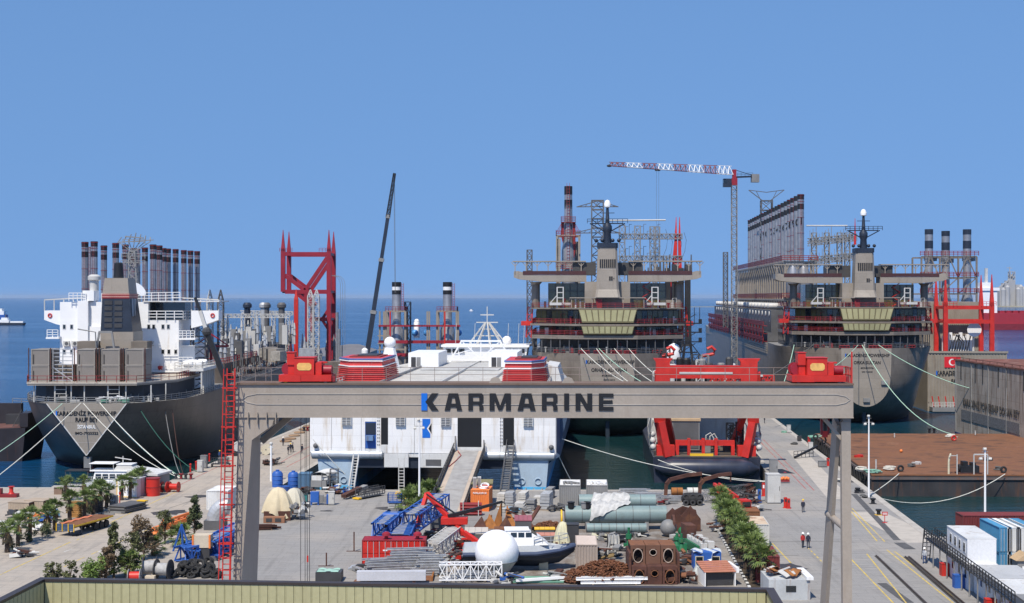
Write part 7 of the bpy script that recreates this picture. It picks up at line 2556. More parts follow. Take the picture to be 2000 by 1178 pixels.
for i,(px,py,h,w,m_,con,n_,lab)in enumerate(((380,1052,5.6,2.6,LF_DARK,True,2600,'tall pointed dark tree beside the silver elbow duct'),(322,1062,4.2,2.4,LF_OLIVE,False,1500,'olive tree beside the orange steel arm'),(281,1095,5.2,3.0,LF_RUST,False,2200,'reddish sparse tree between the olive trees'),(222,1128,6.2,2.6,LF_OLIVE,True,2300,'tall slim olive tree above the parapet'),(207,1135,4.0,2.0,LF_RUST,False,1000,'small reddish tree leaning beside the slim olive tree'),(258,1122,4.8,2.4,LF_OLIVE,False,1500,'olive tree behind the cable drums'),(180,1139,2.3,2.8,LF_GREEN,False,1300,'bright green bush at the parapet left of the olive trees'),(104,1142,2.5,1.8,LF_OLIVE,False,700,'grey green shrub at the parapet corner, taller of the two'),(138,1144,2.6,1.6,LF_OLIVE,False,600,'sparse shrub at the parapet corner with slanting top'),(205,1130,2.6,2.0,LF_GREEN,False,900,'bright green shrub against the slim olive tree'))):
 leafy_tree(G(px,py),h,w,100+i,lab,m_,n_,con,cl=26 if n_>1200 else 14,lo=.2)
palm(G(252,1125),2,1.1,'small fan palm hidden among the olive trees','fan palms by the white hut',.4)
palm(G(352,1068),2,1.1,'bushy fan palm beside the blue lattice frames','fan palms by the white hut',1.4)
palm(G(300,1085),2,.9,'low fan palm under the reddish tree','fan palms by the white hut',2.4)
o=thing('orange_steelwork','orange welded steel girder lying behind the trees','steelwork',G(300,1046),0)
MB().bar((0,0,.6),(3.4,5.5,1.3),.9,.7).bar((0,0,.5),(.1,.4,0),1.0,.9).bar((.8,1.2,1.5),(3.4,5.4,2.0),.3,.3).build('arm_girder',ORANGE,o)
for k in range(6):
 MB().bar((.6+k*.5,.9+k*.8,1.0),(.9+k*.5,1.5+k*.8,1.9),.16).build('brace',ORANGE,o)
container(G(424,996),3.1,5.2,2.7,WHITEDIRTY,'pale ribbed container behind the silver elbow duct',R(-4))
o=thing('elbow_duct','large silver segmented elbow duct standing by the gantry leg','duct',G(417,1036))
el=MB()
rings=[]
for k in range(8):
 a=R(90*k/7)
 c=Vector((1.7-1.7*math.cos(a),0,1.2+1.7*math.sin(a)))
 t=Vector((math.sin(a),0,math.cos(a)))
 n1=Vector((math.cos(a),0,-math.sin(a)))
 rings.append([c+n1*1.15*math.cos(q)+Vector((0,1,0))*1.15*math.sin(q)+Vector((0,1.2,0))for q in [2*math.pi*j/18 for j in range(18)]])
for k in range(7):
 MB().loft([rings[k],rings[k+1]],cap=k==6).build('segment',GALV,o)
 MB().loft([[p+(p-sum(rings[k],Vector())/18)*.03 for p in rings[k]],[p+(p-sum(rings[k],Vector())/18)*.03+(rings[k+1][0]-rings[k][0])*.06 for p in rings[k]]],cap=False).build('seam_ring',GREYMID,o)
MB().box(-1.3,1.3,.1,2.4,0,1.2).build('base_box',GREYDK,o)
def lattice_piece(loc,L,w,h,n,m,label,rz=0.0,r_=.09,walk=None,ry=0.0,z0=0.0,nm='lattice_section'):
 o=thing(nm,label,'lattice',loc,rz)
 MB().truss((0,0,z0+h/2),(0,L,z0+h/2+ry),w,h,n,r_,r_*.7).build('lattice_bars',m,o)
 if walk:
  MB().bar((0,.2,z0+h+.02),(0,L-.2,z0+h+.02+ry),w*.45,.05).build('walkway',walk,o)
 if z0>.1:
  for y in (.4,L-.4):
   MB().box(-w/2,w/2,y-.15,y+.15,0,z0-.0).build('trestle',GREYDK,o)
 return o
GRATE=mat('walk_grating',(.27,.27,.26),.8,var=.2,scale=3)
lattice_piece(G(352,1100),6.5,1.8,1.5,7,BLUE,'blue lattice crane section behind the tyre heap, shorter one',R(-32),.09,None,.2,.2)
lattice_piece(G(405,1096),9.5,2.1,1.7,9,BLUE,'blue lattice crane section with grey walkway beside the caged ladder',R(-12),.1,GRATE,.5,.5)
lattice_piece(G(376,1098),5,1.6,1.1,5,BLUE,'blue lattice frame under the tan steel box',R(12),.09,None,.3,.1)
o=thing('blue_tripod','blue tubular tripod peak on the blue lattice sections','frame',G(354,1076))
for e in (-.9,.2,1.0):
 MB().stick((e,.3*e,0),(0,.2,3.0),.09).build('tripod_leg',BLUE,o)
MB().box(-.12,.12,.08,.32,2.95,3.1).build('peak_plate',BLUE,o)
o=thing('tan_steel_box','tan stained steel box lying on the blue lattice frames','box',G(393,1096))
MB().box(-1.0,1.0,0,1.6,1.5,2.9).build('box_body',mat('tan_box',(.5,.43,.33),.7,dirt=.35),o)
MB().box(-1.05,-.85,-.05,.2,1.45,2.95).box(.85,1.05,-.05,.2,1.45,2.95).build('corner_post',ORANGE,o)
MB().box(-.9,.9,.1,1.5,0,1.5).build('support_frame',CHAR,o)
hp=thing('tyre_heap','heap of old black tyres at the foot of the gantry ladder','tyres',G(380,1129))
rt=random.Random(9)
t0=None
for k in range(44):
 row=k//16
 x=rt.uniform(-2.5+row*.6,2.5-row*.6)
 y=rt.uniform(-.2+row*.3,2.0)
 if t0 is None:
  t0=o=MB().torus((0,0,0),.40,.15,n=16,m=7).torus((0,0,0),.27,.05,n=12,m=5).build('tyre',TYRE,hp,True)
 else :
  o=t0.copy()
  col.objects.link(o)
  o.parent=hp
 o.location=(x,y,.35+row*.5+rt.uniform(-.1,.1))
 o.rotation_euler=(rt.uniform(.3,1.5),rt.uniform(-.4,.4),rt.uniform(-.7,.7))
 q=rt.uniform(.85,1.2)
 o.scale=(q,q,q)
GC=mat('grey_cable',(.36,.36,.36),.6,var=.2,scale=3)
drum(G(292,1129),1.15,1.5,CHAR,'big black-flanged drum of grey cable left of the tyre heap',R(12),core=GC)
drum(G(319,1131),1.05,1.6,CHAR,'big black-flanged drum of grey cable against the tyre heap',R(-8),core=GC)
drum(G(263,1139),.75,1.3,GREYMID,'small cable drum with red winding at the parapet',R(4),core=RED)
o=thing('welder_box','small tan and blue machine box between the cable drums','machine',G(292,1137))
MB().box(-.5,.5,0,.7,0,.6).build('case',mat('tan_box',(.5,.43,.33)),o)
MB().box(-.5,.5,-.03,0,.1,.35).build('panel',BLUE,o)
# ---- pier at the left
for i,(px,py,w,h,m_,lab)in enumerate(((390,923,.9,2.0,OFFWHITE,'pale grey power cabinet on the left pier edge'),(397,915,1.1,2.2,GREYMID,'taller grey power cabinet behind the pale one on the left pier'))):
 cabinet(G(px,py),w,.8,h,m_,lab,R(-5))
for i,(px,py)in enumerate(((372,923),(383,918),(400,905),(409,902))):
 o=thing('fire_post',ORD[i]+' red hydrant post along the left pier edge counted from the red reels','post',G(px,py),0,'red posts on the left pier')
 MB().lathe([(.14,0),(.14,1.3),(.2,1.3),(.2,1.45),(.05,1.55)],n=10).build('shaft',RED,o,True)
 MB().box(-.25,.25,-.25,.25,0,.05).build('foot_plate',GREYDK,o)
o=thing('generator_cart','dark generator cart with mesh sides on the left pier','cart',G(430,913))
MB().box(-1.6,1.6,0,1.2,.5,.62).box(-1.6,-1.5,0,1.2,0,.6).box(1.5,1.6,0,1.2,0,.6).build('table',CHAR,o)
MB().box(-.4,1.3,.2,1.0,.64,1.7).build('set',GREYMID,o)
MB().rail([(-1.6,0,.6),(1.6,0,.6)],1.1,.4,.03).build('mesh_rail',CHAR,o)
for i,(px,py,lab)in enumerate(((358,936,'black and red mooring fittings where the white lines land'),(604,842,'rusty ring fittings along the far side of the pier'))):
 o=thing('mooring_bollard',lab,'bollard',G(px,py))
 for k in range(4):
  MB().lathe([(.25,0),(.2,.6),(.4,.75),(.4,.9)],(-1.2+k*.8,.2*(k%2),0),10).build('bollard_post',(CHAR,DKRED)[k%2],o,True)
 MB().box(-1.6,1.7,-.4,.6,0,.05).build('base_plate',GREYDK,o)
cyl=[(602,834),(594,840),(585,846),(575,852),(567,858),(558,863)]
for i,(px,py)in enumerate(cyl):
 o=thing('rusty_ring',ORD[i]+' flat rusty ring on the left pier counted from the ferry side','ring',G(px,py),0,'rusty rings on the left pier')
 MB().torus((0,0,.16),1.1,.16,n=18,m=6).build('ring_body',mat('tan_rust',(.30,.2,.13),.9,var=.3),o)
 MB().box(-.9,.9,-.05,.05,.1,.2).build('cross_bar',DARKRUST,o)
o=thing('light_pole','plain white pole on the left pier left of the ferry','pole',G(529.5,940))
MB().lathe([(.2,0),(.16,6.0)],n=10).build('pole',WHITE,o,True)
MB().ball((0,0,6.1),.3,8,5).box(-.4,.4,-.1,.1,5.4,5.6).build('camera_head',OFFWHITE,o)
drum(G(521,888),1.0,.9,mat('cream_steel',(.5,.46,.36),.6,dirt=.3),'cream hose reel on the pier behind the gantry leg',R(80))
# ---- middle yard
TARP=mat('cream_tarp',(.56,.48,.33),.8,var=.1,scale=.8,dirt=.2,dirtc=(.4,.33,.22))
def draped(loc,w,l,h,label,m,rz=0.0,base=True,seed=1):
 o=thing('covered_machine',label,'machine',loc,rz)
 rr=random.Random(seed)
 ph=[rr.random()*6 for _ in range(4)]
 def f(u,v):
  a,t=u*2*math.pi,v
  rad=(1-t)**.45
  fold=1+.07*math.sin(a*7+ph[0])*(1-t)+.04*math.sin(a*13+ph[1])
  z=h*(.22+.78*t**.8)+.18*math.sin(a*3+ph[2])*(1-t)-.5*max(0,math.sin(a*2+ph[3]))*(1-t)**3
  sq=1/max(abs(math.cos(a)),abs(math.sin(a)))**.6
  return (w/2*rad*math.cos(a)*fold*sq,l/2+l/2*rad*math.sin(a)*fold*sq,max(.1,z))
 cloth('tarpaulin',f,48,12,m,o)
 if base:
  MB().box(-w*.42,w*.42,.1,l*.9,0,h*.3).build('machine_base',DARKRUST,o)
 return o
draped(G(541,1018),4.2,4.0,4.3,'big cream tarpaulin draped over a machine on a brown crate',TARP,.1,seed=3)
draped(G(568,1004),3.2,3.4,3.4,'second pale tarpaulin bundle behind the big covered machine',mat('pale_tarp',(.52,.49,.4),.8,var=.12),-.1,seed=5)
o=thing('brown_crate','brown wooden crate with dark windows in front of the tarpaulin','crate',G(535,1022))
MB().box(-1.4,1.4,0,1,0,.8).build('case',mat('brown_wood',(.25,.12,.07),.8,var=.2),o)
for e in (-.65,.55):
 MB().box(e-.4,e+.4,-.03,0,.15,.65).build('dark_panel',CHAR,o)
o=thing('engine_scrap','grey engine scrap heap at the side of the covered machine','scrap',G(573,1016))
rr=random.Random(77)
for k in range(26):
 MB().cbox((rr.uniform(-1.2,1.8),rr.uniform(-.3,2.8),rr.uniform(.2,2.4-k*.03)),(rr.uniform(.3,.9),.5,rr.uniform(.2,.6)),rr.random()*3,rr.random(),rr.random()).build('scrap_piece',(OFFWHITE,GREYMID,CHAR,GALV)[k%4],o)
profile_stack(G(512,1036),4.0,2,3,'dark rusty beams lying beside the gantry leg',.15,DARKRUST,.4,.3)
for i,(px,py,m_)in enumerate(((542,951,BLUE),(573,953,BLUE))):
 o=thing('blue_tank',('blue plastic water tank nearer the white pole','blue plastic water tank beside the blue cabin')[i],'tank',G(px,py))
 MB().lathe([(.85,0),(.85,2.1),(.6,2.45),(.3,2.5),(.3,2.7)],n=20).build('shell',BLUE,o,True)
 for z in (.6,1.2,1.8):
  MB().torus((0,0,z),.86,.04,n=20,m=4).build('hoop',BLUE,o)
o=thing('low_blue_tub','low blue tub in front of the blue tanks','tub',G(556,959))
MB().lathe([(.7,0),(.8,.7),(.72,.7),(.65,.1)],n=14).build('tub_wall',BLUE,o,True)
MB().torus((0,0,.7),.8,.05,n=14,m=4).build('rim',BLUE,o)
container(G(594,957),1.9,2.6,2.5,mat('slate_blue',(.08,.16,.26),.6,var=.1),'slate blue cabin container beside the blue tanks',0)
tk=thing('box_truck','white canopied truck parked nose-on beside the slate blue cabin','truck',G(624,957),R(-10))
MB().box(-1.3,1.3,0,4.6,1.0,2.2).build('body',WHITEDIRTY,tk)
cloth('canopy',lambda u,v:(-1.35+2.7*u,-.05+4.7*v,2.2+.55*math.sin(math.pi*u)**.5),10,6,WHITEDIRTY,tk)
MB().box(-1.25,1.25,-.5,0,.5,1.5).build('bumper',GREYMID,tk)
for e in (-1.2,1.2):
 for y in (.4,3.6):
  MB().lathe([(.45,-.14),(.45,.14)],(e,y,.45),14,'x').build('wheel',TYRE,tk)
for i,(px,py)in enumerate(((636,958),(652,956))):
 o=thing('steel_rack',('open steel rack before the white truck','taller open steel rack between truck and ferry ladder')[i],'rack',G(px,py))
 frame_tower(MB(),-.6,.6,0,1.0,0,2.6+.5*i,5,.05,False).build('frame',GREYDK,o)
 MB().box(-.55,.55,.05,.95,.9,1.0).build('shelf',GREYDK,o)
o=thing('blue_machine','bright blue hydraulic machine on legs before the steel racks','machine',G(617,987))
MB().box(-.8,.4,0,.8,.4,1.9).box(-.8,-.6,.1,.6,0,.4).box(.2,.4,.1,.6,0,.4).build('cabinet',BLUE,o)
MB().box(.45,1.0,.2,.8,.3,1.4).lathe([(.3,0),(.3,.9)],(1.4,.5,.3),10).build('motor',GREYMID,o)
MB().box(1.5,2.6,.1,.9,.2,1.5).build('pump_block',BLUE,o)
cabinet(G(647,987),.85,.7,1.9,OFFWHITE,'pale grey cabinet standing right of the blue machine')
o=thing('teal_skip','small teal skip behind the blue machine','skip',G(589,983))
MB().box(-.8,.8,0,1,.1,1.2).build('bin',mat('teal_paint',(.04,.25,.25),.5,var=.15),o)
MB().box(-.86,.86,-.05,.1,1.2,1.3).build('rim',CHAR,o)
for i,(px,py)in enumerate(((671,976),(683,972))):
 o=thing('conveyor_belt',('reddish worn conveyor piece under the ferry bow hull','grey worn conveyor piece beside the white ladder')[i],'conveyor',G(px,py),R(-30))
 MB().bar((0,0,.5),(0,4,1.2),.9,.5).build('belt',(DARKRUST,GREYMID)[i],o)
 MB().stick((-.3,.5,0),(-.3,.6,.6),.06).stick((.3,3.4,0),(.3,3.4,1.1),.06).build('leg',CHAR,o)
o=thing('gangway_section','grey gangway section with rails and yellow end plate lying on the quay','gangway',G(698,976),R(-35))
MB().box(-.6,.6,.3,5.5,.25,.4).build('walkway_deck',GREYMID,o)
MB().box(-.6,.6,-.4,.3,.1,.3).build('end_plate',YELLOW,o)
for e in (-.62,.62):
 MB().rail([(e,.3,.4),(e,5.5,.4)],1.1,.55,.045,3).build('railing',GREYDK,o)
o=thing('scissor_lift','grey and blue scissor lift platform parked by the palm clump','lift',G(771,1003))
MB().box(-1.0,1.0,0,1.6,.3,.7).build('chassis',GREYMID,o)
for k in range(3):
 MB().box(-.9,.9,.1,1.4,.75+k*.22,.88+k*.22).build('scissor_arm',OFFWHITE,o)
MB().box(-1.0,.9,0,1.5,1.45,1.55).rail([(-1,0,1.55),(.9,0,1.55),(.9,1.5,1.55),(-1,1.5,1.55)],1.1,.5,.03,3,True).build('platform',BLUE,o)
for e in (-.8,.8):
 MB().lathe([(.3,-.1),(.3,.1)],(e,.1,.3),12,'y').build('wheel',TYRE,o)
gq='fan palms in the clump by the ramp'
for i,(px,py,sc)in enumerate(((797,1000,1.25),(812,996,1.3),(833,985,1.35),(803,986,1.1),(846,978,1.2),(822,1004,1.0))):
 palm(G(px,py),2,sc,ORD[i]+' bushy palm of the clump between the lamp post and the ramp',gq,i*1.1)
for i,(px,py,h,lab)in enumerate(((819,1003,13.0,'tall white lamp post with floodlights before the ferry stern'),(1697,973,12.2,'tall white lamp post on the right pier before the rust deck'),(1924,1060,11.4,'tall white lamp post behind the white cabins'))):
 lamp_post(G(px,py),h,lab)
for i,(px,py,h)in enumerate(((691.5,1077,2.3),(637.5,1106,1.5))):
 o=thing('steel_stake',('dark upright stake with base near the red container','shorter dark stake nearer the parapet')[i],'stake',G(px,py))
 MB().box(-.07,.07,-.07,.07,.05,h).build('stake_shaft',DARKRUST,o)
 MB().box(-.9,.8,-.1,.1,0,.06).build('foot_bar',DARKRUST,o)
o=thing('covered_skip','dark skip under a pale green cover at the parapet','skip',G(640,1137))
MB().box(-1.3,1.4,0,2,0,1.0).build('bin',CHAR,o)
cloth('cover',lambda u,v:(-1.2+2.3*u,.1+1.8*v,1.05+.12*math.sin(u*9)*math.sin(v*7)),12,8,mat('mint_cover',(.28,.45,.38),.7,var=.15),o)
rc_=container(G(769,1106),7.1,2.6,2.9,RED,'red side-opening container with mushroom vents in front of blue lattice booms',0,MAROON,DKRED)
b_=MB()
for k in range(10):
 b_.stick((-2.9+k*.65,-.05,.2),(-2.9+k*.65,-.05,2.75),.035)
b_.build('lock_bar',GALV,rc_)
for k in range(4):
 MB().box(-3.4+k*1.72,-1.78+k*1.72,-.035,.02,.16,1.4).box(-3.4+k*1.72,-1.78+k*1.72,-.034,.02,1.46,2.7).build('door',RED,rc_)
for x in (-.9,2.6):
 MB().lathe([(.2,2.9),(.2,3.25),(.5,3.3),(.45,3.55),(.2,3.7)],(x,.8,0),12).build('roof_vent',MAROON,rc_,True)
MB().box(-1.2,-.7,-.06,-.03,1.7,1.85).box(1.7,2.0,-.06,-.03,1.8,2.1).build('label_plate',WHITE,rc_)
for i,(px,py,L,w,h,rz,z0,lab)in enumerate(((742,1086,9,2.0,1.6,-6,2.1,'blue lattice boom with walkway stacked behind the red container, shorter'),(800,1072,14,2.4,1.9,-12,2.2,'long blue lattice boom with grey walkway behind the red container'),(776,1090,8,3.0,1.1,0,1.6,'flat blue lattice frame directly behind the red container roof'))):
 lattice_piece(G(px,py),L,w,h,8,BLUE,lab,R(rz),.085,GRATE,.4 if i==1 else 0,z0)
lattice_piece(G(841,1102),13,1.7,1.7,14,OFFWHITE,'white lattice mast lying beside the red container',R(-11),.07,None,.1,.5)
o=thing('blue_pipe','short blue pipe with brown side lying on the blue lattice','pipe',G(765,1066))
MB().tube((-1.1,.4,3.6),(1.4,.4,3.6),.35,n=12).build('pipe_wall',BLUE,o,True)
MB().box(-.9,1.2,.2,.6,0,3.3).build('rest',DARKRUST,o)
o=thing('crane_jib_red','red folded crane jib with black hook arm behind the lattice booms','crane arm',G(870,1070))
o.name='folded_crane'
MB().bar((-4,3,.6),(-2.6,6,5.6),.45).bar((-2.6,6,5.6),(2.2,.2,1.6),.5).bar((2.2,.2,1.8),(5.2,-2.8,.3),.5).box(-.6,2.6,1,3,2.6,3.3).build('red_arm',RED,o)
MB().bar((.2,2,3.4),(6.8,3.4,5.0),.55,.5,.3,.25).tube((6.7,3.4,4.8),(6.7,3.4,3.2),.06).bar((1.5,2,3.5),(-2.5,4,5.8),.15).build('black_arm',BLACK,o)
MB().box(.3,1.8,1.3,2.7,0,2.6).build('pedestal',DKRED,o)
o=thing('red_pipe_rack','rack of short red pipes before the orange container','rack',G(918,1008))
for k in range(4):
 for j in range(3):
  MB().tube((-1.4,.2+j*.4,.3+k*.42),(1.6,.2+j*.4,.3+k*.42),.15,n=8).build('pipe',DKRED,o)
MB().box(-1.0,-.9,0,1.3,0,1.9).box(1.1,1.2,0,1.3,0,1.9).build('rack_post',OFFWHITE,o)
oc=container(G(937,999),2.6,4.2,3.0,ORANGE,'orange container with white lettering at the foot of the ramp',R(-6))
text('MAXELLACOM 100',.26,oc,(0,-.02,2.45),INKW,width=1.9)
o=thing('coiled_hose','white coiled hose lying on the orange container roof','hose',oc.location+Vector((.5,1.4,3.0)))
for k in range(5):
 MB().torus((.05*k,.04*k,.08+k*.1),.55,.07,n=14,m=5,tilt=.1*k).build('coil',WHITE if k!=2 else RED,o)
for i in range(2):
 o=thing('air_conditioner',('pale twin fan unit on the orange container, nearer its corner','pale fan unit beside the coiled hose on the orange container')[i],'air conditioner',oc.location+Vector((-.75+i*.62,1.6+.6*i,3.0)))
 MB().box(-.25,.25,0,.8,0,1.5).build('case',OFFWHITE,o)
 MB().box(-.2,.2,-.02,0,.1,1.4).build('grille',GREYMID,o)
o=thing('dark_cabin','dark ribbed cabin with olive flat roof behind the orange container','cabin',G(941,985))
MB().box(-1.4,1.4,0,4,0,2.9).build('walls',GREYDK,o)
for k in range(7):
 MB().box(1.4,1.46,.2+k*.55,.45+k*.55,.1,2.8).build('rib',GREYMID,o)
MB().box(-1.6,1.6,-.2,4.3,2.9,3.05).build('roof',mat('olive_roof',(.2,.18,.09),.8),o)
BAG=mat('pale_packing',(.5,.49,.47),.8,var=.15,scale=2)
for i,(px,py,w,l,h,n)in enumerate(((977,991,1.2,2.2,1.9,5),(994,994,1.25,2.2,2.3,6),(1019,985,1.2,3,1.6,5),(1035,998,1.3,2,1.5,6),(1048,988,1.0,2,1.3,4),(1063,997,1.4,3.8,2.3,5),(1014,999,1.4,1.6,1.2,5),(1072,975,1.0,2.5,1.6,4))):
 block_stack(G(px,py),w,l,h,n,ORD[i]+' pale packed stack in the yard right of the orange container',(BAG,GALV,BAG,GREYMID)[i%4],R(-12))
for i,px in enumerate((1113,1166)):
 c=container(G(px,987),3.1,6.0,2.9,GREYMID,('grey container with ribbed pale roof beside the pale stacks','grey container with ribbed pale roof behind the grey-green vessel')[i],R(-3),WHITEDIRTY)
 o=thing('roof_pallet',('pallet of bent bars on the left grey container roof','white sheet bundle on the right grey container roof')[i],'pallet',c.location+Vector((0,1.4,2.92)))
 for k in range(5):
  MB().cbox((-.8+k*.4,.3*(k%2),.15),(.25,1.6,.25),.2*k).build('bundle',(GREYMID,WHITE)[i],o)
o=thing('plough_plates','row of bent rust-orange steel blades lying in the yard','steel plates',G(985,1034))
RO=mat('orange_rust',(.30,.12,.035),.9,var=.3,scale=1.2,dirt=.3,dirtc=(.12,.05,.03),streak=False)
for k,(x,y,w,h,t)in enumerate(((-3.2,0,1.4,1.5,.2),(-1.7,.6,1.3,1.7,-.3),(-.9,1.8,.9,2.9,.4),(.1,-.1,1.5,1.5,.1),(.8,2.0,1.2,2.6,-.5),(1.9,.5,1.2,1.6,.5),(3.0,.9,1.5,2.2,-.7),(-2.5,2,1.2,1.4,.8))):
 MB().add([(x-w*.7,y,.02),(x+w*.7,y+t,.02),(x+t,y+.9,h),(x+t+.1,y+1.0,h),(x-w*.7,y+.12,.02),(x+w*.7,y+t+.12,.02)],[(0,1,2),(4,3,5),(0,2,3,4),(1,5,3,2),(0,4,5,1)]).build('blade',RO if k%3 else DARKRUST,o)
MB().bar((.2,2.2,2.2),(2.2,2.6,1.2),.2).bar((.2,2.2,1.4),(2.4,2.4,.6),.2).bar((3,1.2,.3),(4.6,2.4,2.6),.6,.2).build('arm',DARKRUST,o)
chain_heap(G(1073,1048),4.6,4.5,1.3,'rusty chain heap before the grey-green vessels',380,3)
chain_heap(G(1185,1143),7.2,4.5,1.9,'large rusty chain heap at the parapet',620,4)
chain_heap(G(1128,1142),3.4,3.2,1.1,'smaller dark chain heap beside the green deck plate',200,5)
FL=[(927,1058,3.2,4.5,mat('pale_panel',(.5,.46,.42),.8,var=.1),'pale wooden deck panel before the blades',.9),(1022,1056,2.2,4.0,mat('plum_roof',(.3,.09,.11),.6,var=.12),'plum red container roof seen from above',2.4),(1064,1054,2.6,1.6,YELLOW,'yellow steel tray before the chain heap',1.2),(1064,1070,2.7,2.0,mat('salmon_paint',(.5,.22,.16),.7,var=.12),'salmon red crate lid beside the cream tarpaulin',1.4),(985,1052,2.6,2.4,RUSTY,'rust brown plate behind the white dome',1.0)]
for i,(px,py,w,l,m_,lab,h)in enumerate(FL):
 o=thing('flat_panel',lab,'panel',G(px,py))
 for k in range(4):
  MB().box(-w/2+k*w/4+.015,-w/2+(k+1)*w/4-.015,0,l,h,h+.1).build('plank',m_,o)
 MB().box(-w/2+.1,w/2-.1,.05,l-.05,0,h).build('support',GREYDK,o)
draped(G(1100,1076),2.2,2.4,3.3,'cream tarpaulin draped over a narrow machine beside the patrol boat bow',mat('cream_tarp2',(.55,.52,.36),.8,var=.1),0,seed=9)
cabinet(G(1119,1075),1.4,1.6,3.0,CHAR,'dark tall machine half covered by the cream tarpaulin')
BGC=mat('beige_container',(.36,.30,.26),.6,var=.08,dirt=.2)
container(G(1146,1112),2.4,5.8,2.7,BGC,'beige ribbed container beside the large chain heap',R(-2),mat('beige_roof',(.5,.42,.37),.7,var=.08))
o=thing('radome','big white spherical dome standing in the yard in front of the patrol boat','dome',G(970,1126))
MB().ball((0,1.5,2.35),2.38,36,18,lo=-22).build('dome_shell',mat('dome_white',(.82,.83,.86),.35,var=.02),o,True)
MB().lathe([(1.3,.15),(2.15,1.35),(2.25,1.47)],(0,1.5,0),36).build('dome_skirt',OFFWHITE,o,True)
MB().lathe([(2.28,1.42),(2.3,1.5)],(0,1.5,0),36).build('joint_ring',GREYMID,o)
MB().lathe([(1.2,0),(1.2,.2)],(0,1.5,0),20).build('plinth',GREYDK,o)
pb=thing('patrol_boat','grey patrol boat with navy collar and white wheelhouse on the yard','boat',G(1010,1117)+Vector((0,1.5,0)),R(2))
def hs(x,b,z0,zk):
 return [(x,-b,z0),(x,-b*.9,z0-.6),(x,0,zk),(x,b*.9,z0-.6),(x,b,z0)]
MB().loft([hs(-6,1.7,1.9,.5),hs(2,1.8,1.95,.3),hs(4.6,1.2,2.2,.7),hs(6.3,.15,2.5,1.9)],False,False).build('hull',NAVY,pb)
for sg in (-1,1):
 MB().path([(-6,sg*1.75,1.95),(2,sg*1.85,2.0),(4.6,sg*1.25,2.25),(6.4,sg*.1,2.6)],.24,8).build('collar',mat('collar_navy',(.05,.07,.13),.6),pb,True)
MB().loft([[(-6,-1.6,2.1),(3.0,-1.6,2.1),(5.6,0,2.5),(3.0,1.6,2.1),(-6,1.6,2.1)],[(-5.8,-1.4,2.75),(2.2,-1.4,2.85),(3.8,0,2.85),(2.2,1.4,2.85),(-5.8,1.4,2.75)]]).build('topsides',mat('boat_grey',(.42,.44,.46),.45,var=.05),pb)
MB().loft([[(-3.4,-1.3,2.8),(1.9,-1.3,2.85),(1.9,1.3,2.85),(-3.4,1.3,2.8)],[(-3.0,-1.15,3.6),(1.0,-1.15,3.6),(1.0,1.15,3.6),(-3.0,1.15,3.6)],[(-2.6,-1.0,4.4),(-.4,-1.0,4.4),(-.4,1.0,4.4),(-2.6,1.0,4.4)]]).build('wheelhouse',WHITE,pb)
for k in range(3):
 MB().cbox((-1.9+k*.82,-1.13+.04,3.95),(.66,.06,.5),0,R(-11)).build('pane',GLASS,pb)
 MB().cbox((.35,-.7+k*.7,4.0),(.06,.55,.75),0,0,R(-58)).build('pane',GLASS,pb)
MB().box(-2.9,-.2,-1.1,1.1,4.4,4.5).build('wheelhouse_roof',WHITE,pb)
for c_ in [c for c in bpy.data.objects if c.parent==pb and c.name.split('.')[0]in ('wheelhouse','pane','wheelhouse_roof')]:
 c_.location.x=1.5
MB().rail([(1.8,-1.4,2.85),(4.6,-.9,2.9),(5.6,0,3.0),(4.6,.9,2.9)],.9,.8,.03).build('bow_rail',GALV,pb)
MB().lathe([(.14,0),(.14,.05)],(2.0,-1.43,2.5),10,'y').build('porthole',BLACK,pb)
MB().box(-4.5,-3.4,.3,.9,0,1.2).box(2.4,3.4,-.5,.5,0,.9).build('cradle',mat('cream_block',(.5,.48,.36)),pb)
lattice_piece(G(917,1136)+Vector((-3.2,0,0)),6.6,1.5,1.6,8,WHITE,'white lattice truss lying in front of the white dome',R(-88),.06,None,0,.3)
o=thing('green_deck_plate','pale green deck plate with white edge below the patrol boat','plate',G(1045,1140))
MB().box(-2.9,3,0,2.6,.1,.25).build('plate',mat('mint_plate',(.16,.34,.25),.7,var=.2),o)
MB().box(2.6,3.1,.2,2.7,.25,.3).bar((-2,-.3,.4),(4,.5,.6),.3,.25).build('edge_beam',WHITE,o)
AL=mat('aluminium_section',(.52,.53,.54),.4,.45,var=.15,scale=2)
for i,(px,py,L,r_,c_,rz,lab)in enumerate(((800,1122,5.0,10,5,8,'high stack of aluminium sections before the red container'),(752,1124,3.8,6,5,14,'lower aluminium stack left of the high stack'),(838,1126,3.2,8,4,4,'short aluminium stack right of the high stack'),(925,1136,4.2,3,5,-14,'grating panels stacked before the white lattice truss'),(1240,974,4.2,5,4,0,'silver section stack on the quay edge behind the vessels'),(1268,979,4.0,4,4,4,'silver section stack with loose sheets right of the other'),(1316,981,3.6,3,3,0,'low grey section stack left of the tyre fender'),(1200,1143,7.5,2,2,3,'long white crane beam across the large chain heap'))):
 profile_stack(G(px,py),L,r_,c_,lab,R(rz),AL if i!=7 else WHITE,.42,.27 if i!=7 else .4)
o=thing('white_girder','long pale grey box girder in front of the aluminium stacks','girder',G(764,1141),R(1))
MB().box(-3.6,3.6,0,.9,.35,1.3).build('girder_web',mat('pale_girder',(.5,.51,.55),.5,var=.08),o)
MB().box(-2.5,-2.2,.1,.8,0,.35).box(2.2,2.5,.1,.8,0,.35).build('bearer',DARKRUST,o)
o=thing('rust_ramp_plate','rust orange sloping plate under the container and girder','plate',G(720,1136))
